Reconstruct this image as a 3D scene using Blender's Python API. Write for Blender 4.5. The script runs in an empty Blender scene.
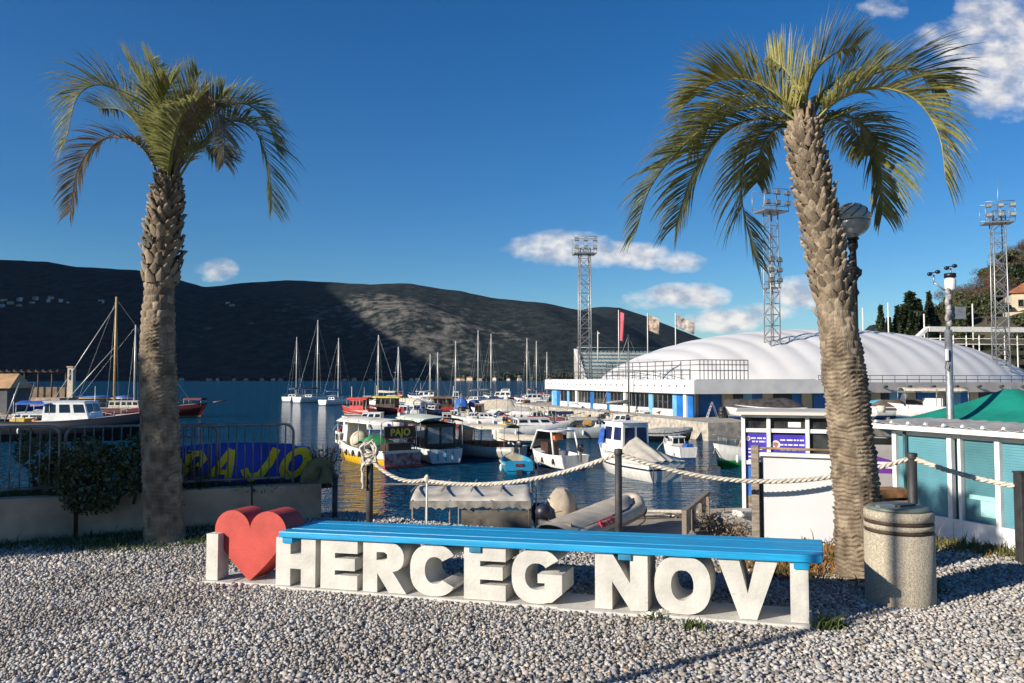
import bpy, bmesh, math, random
import numpy as np
from mathutils import Vector, Matrix
random.seed(7); rng = np.random.default_rng(7)
R_ = math.radians
scene = bpy.context.scene
COL = scene.collection

# ------------------------------------------------------------------ camera, sky, sun, exposure
F = 28/36*1024; PITCH = math.atan(37.5/F); EYE = 1.6
cam = bpy.data.cameras.new('camera'); cam.lens = 28; cam.sensor_width = 36; cam.clip_start = .05; cam.clip_end = 20000
camo = bpy.data.objects.new('camera', cam); COL.objects.link(camo)
camo.location = (0, 0, EYE); camo.rotation_euler = (math.pi/2+PITCH, 0, 0); scene.camera = camo
SUN_EL = R_(22); SUN_U = (math.cos(R_(30)), math.sin(R_(30)))       # shadows run along SUN_U on the ground
sd = bpy.data.lights.new('sun', 'SUN'); sd.energy = 4.8; sd.angle = R_(.5); sd.color = (1, .91, .78)
so = bpy.data.objects.new('sun', sd); COL.objects.link(so)
ldir = Vector((SUN_U[0]*math.cos(SUN_EL), SUN_U[1]*math.cos(SUN_EL), -math.sin(SUN_EL)))
so.rotation_euler = ldir.to_track_quat('-Z', 'Y').to_euler()
scene.view_settings.view_transform = 'Standard'; scene.view_settings.look = 'None'
scene.view_settings.exposure = 0.74; scene.view_settings.gamma = 1
try:
    scene.cycles.max_bounces = 6; scene.cycles.transparent_max_bounces = 12
    scene.cycles.sample_clamp_indirect = 4
except Exception: pass

def ray(px, py):
    a = (px-512)/F; b = (341.5-py)/F
    return Vector((a, math.cos(PITCH)-b*math.sin(PITCH), math.sin(PITCH)+b*math.cos(PITCH)))
def at(px, py, y):
    r = ray(px, py); t = y/r.y; return Vector((r.x*t, y, EYE+r.z*t))
def on(px, py, z):
    r = ray(px, py); t = (z-EYE)/r.z; return Vector((r.x*t, r.y*t, z))

class NT:
    def __init__(s, tree): s.t = tree; s.n = tree.nodes; s.l = tree.links
    def add(s, typ, **kw):
        n = s.n.new(typ)
        for k, v in kw.items():
            if k.startswith('i_'):
                key = k[2:]; key = int(key) if key.isdigit() else key
                n.inputs[key].default_value = v
            else: setattr(n, k, v)
        return n
    def link(s, a, b): s.l.new(a, b)
    def math(s, op, a, b=None, clamp=False):
        n = s.n.new('ShaderNodeMath'); n.operation = op; n.use_clamp = clamp
        for i, v in enumerate((a, b)):
            if v is None: continue
            if hasattr(v, 'links') or hasattr(v, 'is_linked'): s.l.new(v, n.inputs[i])
            else: n.inputs[i].default_value = v
        return n.outputs[0]
    def mix(s, fac, a, b, mode='MIX'):
        n = s.n.new('ShaderNodeMix'); n.data_type = 'RGBA'; n.blend_type = mode
        for idx, v in ((0, fac), (6, a), (7, b)):
            if hasattr(v, 'is_linked'): s.l.new(v, n.inputs[idx])
            else: n.inputs[idx].default_value = (*v, 1) if isinstance(v, tuple) and len(v) == 3 else v
        return n.outputs[2]
    def ramp(s, fac, stops, interp='LINEAR'):
        n = s.n.new('ShaderNodeValToRGB'); cr = n.color_ramp; cr.interpolation = interp
        while len(cr.elements) < len(stops): cr.elements.new(.5)
        for e, (p, c) in zip(cr.elements, stops):
            e.position = p; e.color = (*c, 1) if len(c) == 3 else c
        s.l.new(fac, n.inputs[0]); return n.outputs[0]
    def noise(s, vec, scale, detail=4, rough=.55):
        n = s.n.new('ShaderNodeTexNoise'); n.inputs['Scale'].default_value = scale
        n.inputs['Detail'].default_value = detail; n.inputs['Roughness'].default_value = rough
        if vec is not None: s.l.new(vec, n.inputs['Vector'])
        return n.outputs[0]

world = bpy.data.worlds.new("World"); scene.world = world; world.use_nodes = True
w = NT(world.node_tree); w.n.clear()
sky = w.add('ShaderNodeTexSky'); sky.sky_type = 'NISHITA'; sky.sun_disc = False
sky.sun_elevation = SUN_EL; sky.sun_rotation = math.atan2(-SUN_U[0], -SUN_U[1])
sky.air_density = 1.0; sky.dust_density = .25; sky.ozone_density = 2.2; sky.altitude = 200
hs = w.add('ShaderNodeHueSaturation'); hs.inputs['Saturation'].default_value = 1.42; hs.inputs['Value'].default_value = .86
w.link(sky.outputs[0], hs.inputs['Color'])
tc = w.add('ShaderNodeTexCoord'); sp = w.add('ShaderNodeSeparateXYZ'); w.link(tc.outputs['Generated'], sp.inputs[0])
yy = w.math('MAXIMUM', sp.outputs[1], .02)
cu = w.math('DIVIDE', sp.outputs[0], yy); cv = w.math('DIVIDE', sp.outputs[2], yy)
cmb = w.add('ShaderNodeCombineXYZ'); w.link(cu, cmb.inputs[0]); w.link(cv, cmb.inputs[1])
mp = w.add('ShaderNodeMapping'); mp.inputs['Scale'].default_value = (1, 1.5, 1); w.link(cmb.outputs[0], mp.inputs[0])
nz = w.noise(mp.outputs[0], 19, 6, .58); nz2 = w.noise(mp.outputs[0], 34, 4, .5)
CLOUDS = [  # px, py, rx, ry, strength
    (1000, 50, 92, 72, 1.25), (958, 42, 46, 34, 1.0), (1012, 98, 60, 28, .9), (560, 248, 64, 21, 1.2), (625, 256, 60, 17, 1.1), (682, 262, 28, 14, 1.1), (530, 243, 30, 11, .7),
    (688, 296, 52, 16, 1.5), (722, 321, 50, 15, 1.5), (797, 292, 34, 20, 1.5), (215, 270, 26, 16, 1), (640, 300, 40, 12, .6), (760, 312, 45, 13, .8), (885, 8, 40, 16, .4)]
tot = None
for (px, py, rx, ry, st) in CLOUDS:
    d = ray(px, py); uc, vc = d.x/d.y, d.z/d.y
    du = w.math('DIVIDE', w.math('SUBTRACT', cu, uc), rx/F); dv = w.math('DIVIDE', w.math('SUBTRACT', cv, vc), ry/F)
    r2 = w.math('ADD', w.math('MULTIPLY', du, du), w.math('MULTIPLY', dv, dv))
    m = w.math('MULTIPLY', w.math('SUBTRACT', 1.0, r2, True), st)
    tot = m if tot is None else w.math('MAXIMUM', tot, m)
dens = w.math('ADD', tot, w.math('MULTIPLY', w.math('SUBTRACT', nz, .5), 2.6))
dens = w.math('ADD', dens, w.math('MULTIPLY', w.math('SUBTRACT', nz2, .5), .35))
dens = w.math('SUBTRACT', dens, .20)
dens = w.math('MULTIPLY', w.math('MULTIPLY', dens, 1.0, True), w.math('MULTIPLY', tot, 4.0, True), True)
front = w.math('GREATER_THAN', sp.outputs[1], .05)
dens = w.math('MULTIPLY', w.math('MULTIPLY', dens, front), .88)
shade = w.ramp(nz2, [(.36, (3.4, 3.8, 4.6)), (.60, (7.6, 7.2, 6.8))])
tint = w.mix(1.0, hs.outputs[0], (.60, .81, 1.0), 'MULTIPLY')
skyc = w.mix(dens, tint, shade)
bg = w.add('ShaderNodeBackground'); bg.inputs[1].default_value = .078
w.link(skyc, bg.inputs[0]); wo = w.add('ShaderNodeOutputWorld'); w.link(bg.outputs[0], wo.inputs[0])

# ------------------------------------------------------------------ materials
MATS = {}
def lin(c): return tuple((x/12.92 if x <= .04045 else ((x+.055)/1.055)**2.4) for x in c)
def mat(name, col, rough=.6, var=.18, scale=6.0, bump=0.0, bscale=None, metal=0.0, spec=.5, col2=None, detail=5, coat=0, stretch=None, trans=0.0, space='Object', chips=None):
    """procedural surface: base colour broken up by noise, optional second colour, bump and roughness variation"""
    if name in MATS: return MATS[name]
    m = bpy.data.materials.new(name); m.use_nodes = True; t = NT(m.node_tree)
    b = t.n['Principled BSDF']; tc = t.add('ShaderNodeTexCoord'); vec = tc.outputs[space]
    if stretch:
        mp = t.add('ShaderNodeMapping'); mp.inputs['Scale'].default_value = stretch; t.link(vec, mp.inputs[0]); vec = mp.outputs[0]
    n = t.noise(vec, scale, detail)
    c2 = col2 or tuple(max(0, x*(1-var*1.6)) for x in col); c1 = tuple(min(1, x*(1+var*.5)) for x in col)
    cr = t.ramp(n, [(.32, c2), (.62, c1)])
    if chips:
        mp2 = t.add('ShaderNodeMapping'); mp2.inputs['Scale'].default_value = chips[2]; t.link(tc.outputs[space], mp2.inputs[0]); n3 = t.noise(mp2.outputs[0], chips[3], 7, .7)
        k3 = t.math('MULTIPLY', t.math('SUBTRACT', n3, chips[1]), 25, True); cr = t.mix(k3, cr, chips[0])
    t.link(cr, b.inputs['Base Color'])
    rr = t.math('ADD', t.math('MULTIPLY', n, .25), rough-.12, True); t.link(rr, b.inputs['Roughness'])
    b.inputs['Metallic'].default_value = metal; b.inputs['Specular IOR Level'].default_value = spec
    if coat: b.inputs['Coat Weight'].default_value = coat
    if trans: b.inputs['Transmission Weight'].default_value = trans
    if bump:
        bn = t.add('ShaderNodeBump'); bn.inputs['Strength'].default_value = min(1, bump); bn.inputs['Distance'].default_value = .02
        n2 = t.noise(vec, bscale or scale*5, 6, .6); t.link(n2, bn.inputs['Height']); t.link(bn.outputs[0], b.inputs['Normal'])
    MATS[name] = m; return m
def hullmat(name, top, bottom, zs=.35, stripe=None, rough=.35):
    """painted hull: bottom colour up to the height zs, a thin stripe, topsides above, with grime"""
    if name in MATS: return MATS[name]
    m = bpy.data.materials.new(name); m.use_nodes = True; t = NT(m.node_tree); b = t.n['Principled BSDF']
    tc = t.add('ShaderNodeTexCoord'); s = t.add('ShaderNodeSeparateXYZ'); t.link(tc.outputs['Object'], s.inputs[0])
    k = t.math('GREATER_THAN', s.outputs[2], zs); c = t.mix(k, bottom, top)
    if stripe:
        k1 = t.math('MULTIPLY', t.math('GREATER_THAN', s.outputs[2], zs-.07), t.math('LESS_THAN', s.outputs[2], zs+.03)); c = t.mix(k1, c, stripe)
    mp = t.add('ShaderNodeMapping'); mp.inputs['Scale'].default_value = (3, 3, .7); t.link(tc.outputs['Object'], mp.inputs[0])
    n = t.noise(mp.outputs[0], 2.5, 6); g = t.ramp(n, [(.34, (.70, .64, .54)), (.56, (1, 1, 1))])
    c = t.mix(.6, c, g, 'MULTIPLY'); t.link(c, b.inputs['Base Color']); b.inputs['Roughness'].default_value = rough
    MATS[name] = m; return m
def leafmat(name, c1, c2, rough=.5, sub=.0, scale=3.0):
    if name in MATS: return MATS[name]
    m = bpy.data.materials.new(name); m.use_nodes = True; t = NT(m.node_tree); b = t.n['Principled BSDF']
    tc = t.add('ShaderNodeTexCoord'); n = t.noise(tc.outputs['Object'], scale, 3); n2 = t.noise(tc.outputs['Object'], scale*9, 2)
    c = t.ramp(t.math('ADD', t.math('MULTIPLY', n, .6), t.math('MULTIPLY', n2, .4)), [(.35, c1), (.65, c2)])
    t.link(c, b.inputs['Base Color']); b.inputs['Roughness'].default_value = rough
    if sub:
        tr = t.add('ShaderNodeBsdfTranslucent'); t.link(c, tr.inputs['Color']); mx = t.add('ShaderNodeMixShader'); mx.inputs[0].default_value = sub
        out = t.n['Material Output']; t.link(b.outputs[0], mx.inputs[1]); t.link(tr.outputs[0], mx.inputs[2]); t.link(mx.outputs[0], out.inputs[0])
    MATS[name] = m; return m

WHITE = mat('white_paint', (.66, .64, .59), .45, .12, 3, .05)
GEL = mat('white_gelcoat', (.74, .73, .70), .3, .1, 2.5)
CREAM = mat('cream_canvas', (.52, .46, .36), .85, .2, 5, .3, 25)
GREYTARP = mat('grey_tarp', (.36, .35, .33), .8, .25, 5, .3, 25)
BLUETARP = mat('blue_tarp', (.02, .10, .42), .6, .25, 4, .3, 18)
NAVY = mat('navy_canvas', (.012, .02, .07), .7, .3, 5, .2)
BLACK = mat('black_paint', (.012, .012, .013), .4, .3, 8)
DGLASS = mat('dark_glass', (.012, .016, .02), .08, .3, 2, spec=.7)
WOOD = mat('varnished_wood', (.16, .07, .03), .4, .35, 6, .1, stretch=(1, 6, 6))
GREYWOOD = mat('weathered_wood', (.24, .2, .16), .85, .3, 6, .3, stretch=(1, 8, 8))
DWOOD = mat('dark_wood', (.045, .025, .016), .6, .3, 6, .2)
STEEL = mat('galvanised_steel', (.36, .37, .37), .45, .2, 8, metal=.7)
DSTEEL = mat('dark_steel', (.06, .06, .062), .5, .3, 12, metal=.3)
ALU = mat('mast_aluminium', (.62, .6, .55), .4, .12, 4, metal=.25)
GOLDWOOD = mat('spruce_mast', (.55, .36, .13), .4, .2, 4)
RED = mat('red_paint', (.50, .035, .03), .45, .2, 5)
ORANGE = mat('orange_plastic', (.62, .16, .03), .5, .25, 6)
GREENT = mat('green_tarp', (.02, .22, .08), .7, .3, 4, .3, 20)
TEALT = mat('teal_green_tarp', (.0, .20, .145), .75, .18, 1.3, .25, 6)
YELLOW = mat('yellow_paint', (.72, .42, .02), .5, .15, 4)
RUBBER = mat('black_rubber', (.02, .02, .022), .7, .3, 9)
CONC = mat('concrete', (.40, .36, .30), .9, .28, 2.2, .3, 18)
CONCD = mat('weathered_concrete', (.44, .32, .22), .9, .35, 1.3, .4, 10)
LTCONC = mat('painted_concrete', (.52, .50, .455), .8, .12, 5, .25, 40, chips=((.30, .27, .22), .66, (1, 1, 2.5), 7))

# ------------------------------------------------------------------ mesh building
class MB:
    def __init__(s): s.v = []; s.f = []; s.sm = []
    def add(s, vs, fs, smooth=False):
        o = len(s.v); s.v += [tuple(v) for v in vs]; s.f += [tuple(i+o for i in f) for f in fs]; s.sm += [smooth]*len(fs); return s
    def box(s, c, size, rz=0.0, taper=1.0, ty=None):
        hx, hy, hz = size[0]/2, size[1]/2, size[2]/2; ty = taper if ty is None else ty; vs = []
        for z, kx, ky in ((-hz, 1, 1), (hz, taper, ty)):
            for x, y in ((-hx, -hy), (hx, -hy), (hx, hy), (-hx, hy)):
                x2, y2 = x*kx, y*ky
                vs.append((c[0]+x2*math.cos(rz)-y2*math.sin(rz), c[1]+x2*math.sin(rz)+y2*math.cos(rz), c[2]+z))
        return s.add(vs, [(3, 2, 1, 0), (4, 5, 6, 7), (0, 1, 5, 4), (1, 2, 6, 5), (2, 3, 7, 6), (3, 0, 4, 7)])
    def obox(s, o, ex, ey, ez, a, b):
        """box between corners a and b given in the frame (o; ex, ey, ez)"""
        o, ex, ey, ez = map(Vector, (o, ex, ey, ez)); vs = []
        for z in (a[2], b[2]):
            for x, y in ((a[0], a[1]), (b[0], a[1]), (b[0], b[1]), (a[0], b[1])): vs.append(o+ex*x+ey*y+ez*z)
        return s.add(vs, [(3, 2, 1, 0), (4, 5, 6, 7), (0, 1, 5, 4), (1, 2, 6, 5), (2, 3, 7, 6), (3, 0, 4, 7)])
    def tube(s, pts, r, n=8, caps=True, smooth=True, flat=1.0):
        pts = [Vector(p) for p in pts]; rs = r if isinstance(r, (list, tuple)) else [r]*len(pts); vs = []; up = None
        for i, p in enumerate(pts):
            d = (pts[min(i+1, len(pts)-1)]-pts[max(i-1, 0)]); d = d.normalized() if d.length > 1e-9 else Vector((0, 0, 1))
            if up is None or abs(d.dot(up)) > .98: up = Vector((0, 0, 1)) if abs(d.z) < .9 else Vector((1, 0, 0))
            a = d.cross(up).normalized(); b = a.cross(d).normalized(); up = b
            for k in range(n):
                t = 2*math.pi*k/n; vs.append(p+a*(math.cos(t)*rs[i])+b*(math.sin(t)*rs[i]*flat))
        fs = []
        for i in range(len(pts)-1):
            for k in range(n):
                k2 = (k+1) % n; fs.append((i*n+k, i*n+k2, (i+1)*n+k2, (i+1)*n+k))
        s.add(vs, fs, smooth)
        if caps:
            o = len(s.v)-len(vs); s.f += [tuple(o+k for k in reversed(range(n))), tuple(o+(len(pts)-1)*n+k for k in range(n))]; s.sm += [False, False]
        return s
    def lathe(s, prof, n=24, c=(0, 0, 0), smooth=True):
        vs = []; fs = []
        for r, z in prof:
            for k in range(n): t = 2*math.pi*k/n; vs.append((c[0]+r*math.cos(t), c[1]+r*math.sin(t), c[2]+z))
        for i in range(len(prof)-1):
            for k in range(n): k2 = (k+1) % n; fs.append((i*n+k, i*n+k2, (i+1)*n+k2, (i+1)*n+k))
        fs.append(tuple(reversed(range(n)))); fs.append(tuple((len(prof)-1)*n+k for k in range(n)))
        return s.add(vs, fs, smooth)
    def ell(s, c, r, n=12, m=8):
        return s.add(*_ell(c, r, n, m), True)
    def loft(s, rings, closed=True, caps=True, smooth=True):
        n = len(rings[0]); vs = [p for r in rings for p in r]; fs = []
        for i in range(len(rings)-1):
            for k in range(n if closed else n-1):
                k2 = (k+1) % n; fs.append((i*n+k, i*n+k2, (i+1)*n+k2, (i+1)*n+k))
        s.add(vs, fs, smooth)
        if caps and closed:
            o = len(s.v)-len(vs); s.f += [tuple(o+k for k in reversed(range(n))), tuple(o+(len(rings)-1)*n+k for k in range(n))]; s.sm += [False, False]
        return s
    def quad(s, a, b, c, d): return s.add([a, b, c, d], [(0, 1, 2, 3)])
    def slab(s, poly, z0, z1):
        n = len(poly); vs = [(p[0], p[1], z0) for p in poly]+[(p[0], p[1], z1) for p in poly]
        fs = [tuple(reversed(range(n))), tuple(range(n, 2*n))]+[(i, (i+1) % n, (i+1) % n+n, i+n) for i in range(n)]
        return s.add(vs, fs)
    def build(s, name, m, parent=None, loc=None, fix=True, bevel=0, **props):
        me = bpy.data.meshes.new(name); me.from_pydata([tuple(v) for v in s.v], [], s.f)
        if fix:
            bm = bmesh.new(); bm.from_mesh(me); bmesh.ops.recalc_face_normals(bm, faces=bm.faces); bm.to_mesh(me); bm.free()
        me.polygons.foreach_set('use_smooth', s.sm); me.update()
        return link(name, me, m, parent, loc, bevel, **props)
def _ell(c, r, n, m):
    vs = [(c[0], c[1], c[2]-r[2])]; fs = []
    for j in range(1, m):
        p = -math.pi/2+math.pi*j/m
        for k in range(n): t = 2*math.pi*k/n; vs.append((c[0]+r[0]*math.cos(p)*math.cos(t), c[1]+r[1]*math.cos(p)*math.sin(t), c[2]+r[2]*math.sin(p)))
    vs.append((c[0], c[1], c[2]+r[2])); L = len(vs)-1
    for k in range(n):
        k2 = (k+1) % n; fs.append((0, 1+k2, 1+k)); fs.append((L, L-n+k, L-n+k2))
        for j in range(m-2): a = 1+j*n; fs.append((a+k, a+k2, a+n+k2, a+n+k))
    return vs, fs
def link(name, me, m, parent=None, loc=None, bevel=0, **props):
    o = bpy.data.objects.new(name, me); COL.objects.link(o)
    if m: me.materials.clear(); me.materials.append(m)
    if parent is not None: o.parent = parent
    if loc is not None: o.location = loc
    if bevel:
        b = o.modifiers.new('edge', 'BEVEL'); b.width = bevel; b.segments = 2; b.limit_method = 'ANGLE'
    for k, v in props.items(): o[k] = v
    return o
def thing(name, label, cat, loc=(0, 0, 0), rz=0.0, group=None):
    o = bpy.data.objects.new(name, None); COL.objects.link(o); o.location = loc; o.rotation_euler = (0, 0, rz)
    o.empty_display_size = .2; o['label'] = label; o['category'] = cat
    if group: o['group'] = group
    return o
def tag(o, label, cat, group=None):
    o['label'] = label; o['category'] = cat
    if group: o['group'] = group
    return o
def struct(o): o['kind'] = 'structure'; return o
def copy_tree(o, parent=None, label=None, loc=None, rz=None):
    c = o.copy(); COL.objects.link(c)
    if parent is not None: c.parent = parent
    if label: c['label'] = label
    if loc is not None: c.location = loc
    if rz is not None: c.rotation_euler = (0, 0, rz)
    for ch in list(o.children): copy_tree(ch, c)
    return c
def curve_mesh(loops, depth, res=1):
    """closed 2D outlines (holes allowed) extruded from z=0 to depth"""
    cu = bpy.data.curves.new('outline', 'CURVE'); cu.dimensions = '2D'; cu.fill_mode = 'BOTH'; cu.extrude = depth/2
    for lp in loops:
        sp = cu.splines.new('POLY'); sp.points.add(len(lp)-1); sp.use_cyclic_u = True
        for p, (x, y) in zip(sp.points, lp): p.co = (x, y, 0, 1)
    return _conv(cu, depth)
def text_mesh(body, size, depth, shear=0.0, offset=0.0, align='CENTER', spacing=1.0, res=4):
    cu = bpy.data.curves.new('lettering', 'FONT'); cu.body = body; cu.size = size; cu.extrude = depth/2; cu.shear = shear; cu.offset = offset
    cu.align_x = align; cu.align_y = 'CENTER'; cu.space_character = spacing; cu.resolution_u = res
    return _conv(cu, depth)
def _conv(cu, depth):
    o = bpy.data.objects.new('tmp', cu); COL.objects.link(o); bpy.context.view_layer.update()
    dg = bpy.context.evaluated_depsgraph_get(); me = bpy.data.meshes.new_from_object(o.evaluated_get(dg), depsgraph=dg)
    bpy.data.objects.remove(o); bpy.data.curves.remove(cu)
    for v in me.vertices: v.co.z += depth/2
    return me
def xform(me, fn):
    for v in me.vertices: v.co = fn(v.co)
    me.update(); return me
def vnoise(x, y, seed=0):
    def h(i, j):
        n = (i*374761393+j*668265263+seed*974711) & 0x7fffffff; n = ((n ^ (n >> 13))*1274126177) & 0x7fffffff
        return ((n ^ (n >> 16)) & 0xffff)/65535.0
    xi = np.floor(x).astype(np.int64); yi = np.floor(y).astype(np.int64); fx = x-xi; fy = y-yi
    fx = fx*fx*(3-2*fx); fy = fy*fy*(3-2*fy)
    return (h(xi, yi)*(1-fx)+h(xi+1, yi)*fx)*(1-fy)+(h(xi, yi+1)*(1-fx)+h(xi+1, yi+1)*fx)*fy
def fbm(x, y, oct=5, seed=0):
    s = 0; a = .5
    for i in range(oct): s = s+a*vnoise(x*2**i+i*17.3, y*2**i-i*9.1, seed+i); a *= .5
    return s
def np_mesh(name, v, f, m, smooth=True, parent=None, colors=None, **props):
    me = bpy.data.meshes.new(name); n = f.shape[1]
    me.vertices.add(len(v)); me.vertices.foreach_set('co', np.ascontiguousarray(v, dtype=np.float32).ravel())
    me.loops.add(f.size); me.loops.foreach_set('vertex_index', np.ascontiguousarray(f, dtype=np.int32).ravel())
    me.polygons.add(len(f)); me.polygons.foreach_set('loop_start', np.arange(0, f.size, n, dtype=np.int32))
    if colors is not None:
        at_ = me.attributes.new('tint', 'FLOAT_COLOR', 'POINT'); at_.data.foreach_set('color', np.ascontiguousarray(colors, dtype=np.float32).ravel())
    me.update(calc_edges=True); me.polygons.foreach_set('use_smooth', np.full(len(f), smooth)); me.validate()
    return link(name, me, m, parent, **props)
def grid_faces(nu, nv, wrap=False):
    i, j = np.meshgrid(np.arange(nu if wrap else nu-1), np.arange(nv-1), indexing='ij'); i2 = (i+1) % nu
    return np.stack([i*nv+j, i2*nv+j, i2*nv+j+1, i*nv+j+1], -1).reshape(-1, 4)
# ------------------------------------------------------------------ the setting: terrace, quays, water, hills
WATER = -3.5; YARD = -1.65; QUAY = -2.0
RB = Vector((1.93, 5.14, 0)); EX = Vector((.937, -.348, 0)).normalized(); EY = Vector((.348, .937, 0)).normalized()
def gz(x, y): return .0285*((x-RB.x)*EX.x+(y-RB.y)*EX.y)
EDGE = [(-25, 9.0), (-6.2, 9.1), (-2.2, 10.75), (-1.4, 9.95), (0.0, 8.95), (1.0, 8.35), (2.4, 8.15), (3.7, 8.0), (3.98, 7.6), (4.7, 6.85), (8, 3.0), (14, -4), (14, -22), (-25, -22)]

def gravelmat():
    m = bpy.data.materials.new('gravel_ground'); m.use_nodes = True; t = NT(m.node_tree); b = t.n['Principled BSDF']; tc = t.add('ShaderNodeTexCoord')
    vo = t.add('ShaderNodeTexVoronoi'); vo.inputs['Scale'].default_value = 34; t.link(tc.outputs['Object'], vo.inputs['Vector'])
    c = t.ramp(vo.outputs['Color'], [(.1, (.17, .155, .135)), (.5, (.29, .27, .24)), (.9, (.42, .395, .36))]); t.link(c, b.inputs['Base Color'])
    b.inputs['Roughness'].default_value = .9
    bn = t.add('ShaderNodeBump'); bn.invert = True; bn.inputs['Distance'].default_value = .02; t.link(vo.outputs['Distance'], bn.inputs['Height']); t.link(bn.outputs[0], b.inputs['Normal'])
    return m
mb = MB(); n = len(EDGE)
mb.v = [(x, y, gz(x, y)) for x, y in EDGE]+[(x, y, -4.2) for x, y in EDGE]
mb.f = [tuple(reversed(range(n)))]+[(i, i+n, (i+1) % n+n, (i+1) % n) for i in range(n)]; mb.sm = [False]*len(mb.f)
struct(mb.build('ground', gravelmat()))

def inside(px, py, poly):
    r = np.zeros(px.shape, bool); j = len(poly)-1
    for i in range(len(poly)):
        xi, yi = poly[i]; xj, yj = poly[j]
        c = ((yi > py) != (yj > py)) & (px < (xj-xi)*(py-yi)/(yj-yi+1e-12)+xi); r ^= c; j = i
    return r
def pebble_base(sub):
    bm = bmesh.new()
    if sub: bmesh.ops.create_icosphere(bm, subdivisions=1, radius=1)
    else: bmesh.ops.create_icosphere(bm, subdivisions=1, radius=1)
    if sub: bmesh.ops.subdivide_edges(bm, edges=bm.edges, cuts=1, use_grid_fill=True)
    for v in bm.verts: v.co.normalize()
    V = np.array([v.co for v in bm.verts]); Fc = np.array([[v.index for v in f.verts] for f in bm.faces]); bm.free(); return V, Fc
def gravel(name, y0, y1, step, size, sub, layers):
    V0, F0 = pebble_base(sub); P = []
    for L in range(layers):
        st = step*(1 if L == 0 else 1.7)
        ys = np.arange(y0, y1, st); xs = np.arange(-8.2, 8.2, st); X, Y = np.meshgrid(xs, ys)
        X = X+rng.uniform(-.5, .5, X.shape)*st; Y = Y+rng.uniform(-.5, .5, Y.shape)*st
        k = (np.abs(X) < .68*Y+1.1) & inside(X, Y, EDGE) & (Y > y0) & (Y < y1)
        X, Y = X[k], Y[k]; P.append(np.stack([X, Y, gz(X, Y)+(.004 if L == 0 else .016)+rng.uniform(-.004, .006, X.shape)], 1))
    P = np.concatenate(P); N = len(P); s = size*np.exp(rng.normal(0, .28, N))
    sc = np.stack([s*rng.uniform(.8, 1.35, N), s*rng.uniform(.7, 1.1, N), s*rng.uniform(.45, .72, N)], 1)
    a = rng.uniform(0, 2*np.pi, N); tl = rng.normal(0, .4, N); tl2 = rng.normal(0, .4, N)
    V = V0[None]*sc[:, None, :]*(1+rng.normal(0, .11, (N, len(V0), 1)))
    c, s_ = np.cos(tl)[:, None], np.sin(tl)[:, None]; x, y, z = V[..., 0], V[..., 1], V[..., 2]
    y, z = y*c-z*s_, y*s_+z*c
    c, s_ = np.cos(tl2)[:, None], np.sin(tl2)[:, None]; x, z = x*c-z*s_, x*s_+z*c
    c, s_ = np.cos(a)[:, None], np.sin(a)[:, None]; x, y = x*c-y*s_, x*s_+y*c
    V = np.stack([x, y, z], -1)+P[:, None, :]
    Fc = (F0[None]+np.arange(N)[:, None, None]*len(V0)).reshape(-1, 3)
    pt = fbm(P[:, 0]*1.1+9, P[:, 1]*1.6, 4, 77); g = np.clip(rng.normal(.345, .08, N), .09, .64); warm = rng.normal(0.065, .045, N); kind = rng.random(N); g = g*(.72+.62*pt); warm = warm+.12*np.clip(.45-pt, 0, 1)
    g = np.where(kind < .06, g*.4, g); warm = np.where(kind > .95, .22, warm)
    c = np.stack([g*(1+warm), g, g*(1-warm*1.1), np.ones(N)], 1); C = np.repeat(c[:, None, :], len(V0), 1)
    m = MATS.get('pebbles')
    if not m:
        m = bpy.data.materials.new('pebbles'); m.use_nodes = True; t = NT(m.node_tree); b = t.n['Principled BSDF']
        at_ = t.add('ShaderNodeAttribute'); at_.attribute_name = 'tint'; tc = t.add('ShaderNodeTexCoord'); nn = t.noise(tc.outputs['Object'], 90, 3)
        cc = t.mix(.5, at_.outputs['Color'], t.ramp(nn, [(.35, (.7, .7, .7)), (.65, (1.1, 1.1, 1.1))]), 'MULTIPLY'); t.link(cc, b.inputs['Base Color'])
        b.inputs['Roughness'].default_value = .75; b.inputs['Specular IOR Level'].default_value = .3; MATS['pebbles'] = m
    o = np_mesh(name, V.reshape(-1, 3), Fc, m, True, colors=C.reshape(-1, 4)); o['kind'] = 'stuff'; return o
gravel('gravel', 3.2, 4.6, .0205, .0122, True, 2)
gravel('gravel', 4.6, 6.6, .0205, .0122, False, 2)
gravel('gravel', 6.6, 10.6, .025, .0142, False, 2)

# quays
QC = Vector((17.0, 74, 0)); E1 = Vector((.955, .295, 0)); E2 = Vector((-.295, .955, 0))
struct(MB().slab([(.85, 8.6), (4.2, 7.4), (9, 1.5), (40, -10), (44, 22.5), (7.0, 20.6), (3.5, 19.8), (.85, 19.3)], -4.5, YARD).build('yard_pavement', mat('yard_concrete', (.34, .29, .23), .9, .35, .8, .3, 10, space='Object')))
q = [QC+E1*-3.2+E2*48, QC+E1*-3.2+E2*-7.5, QC+E1*110+E2*-7.5, QC+E1*110+E2*60, QC+E1*20+E2*60]
struct(MB().slab([(p.x, p.y) for p in q], -5, QUAY).build('quay', CONC))
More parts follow.
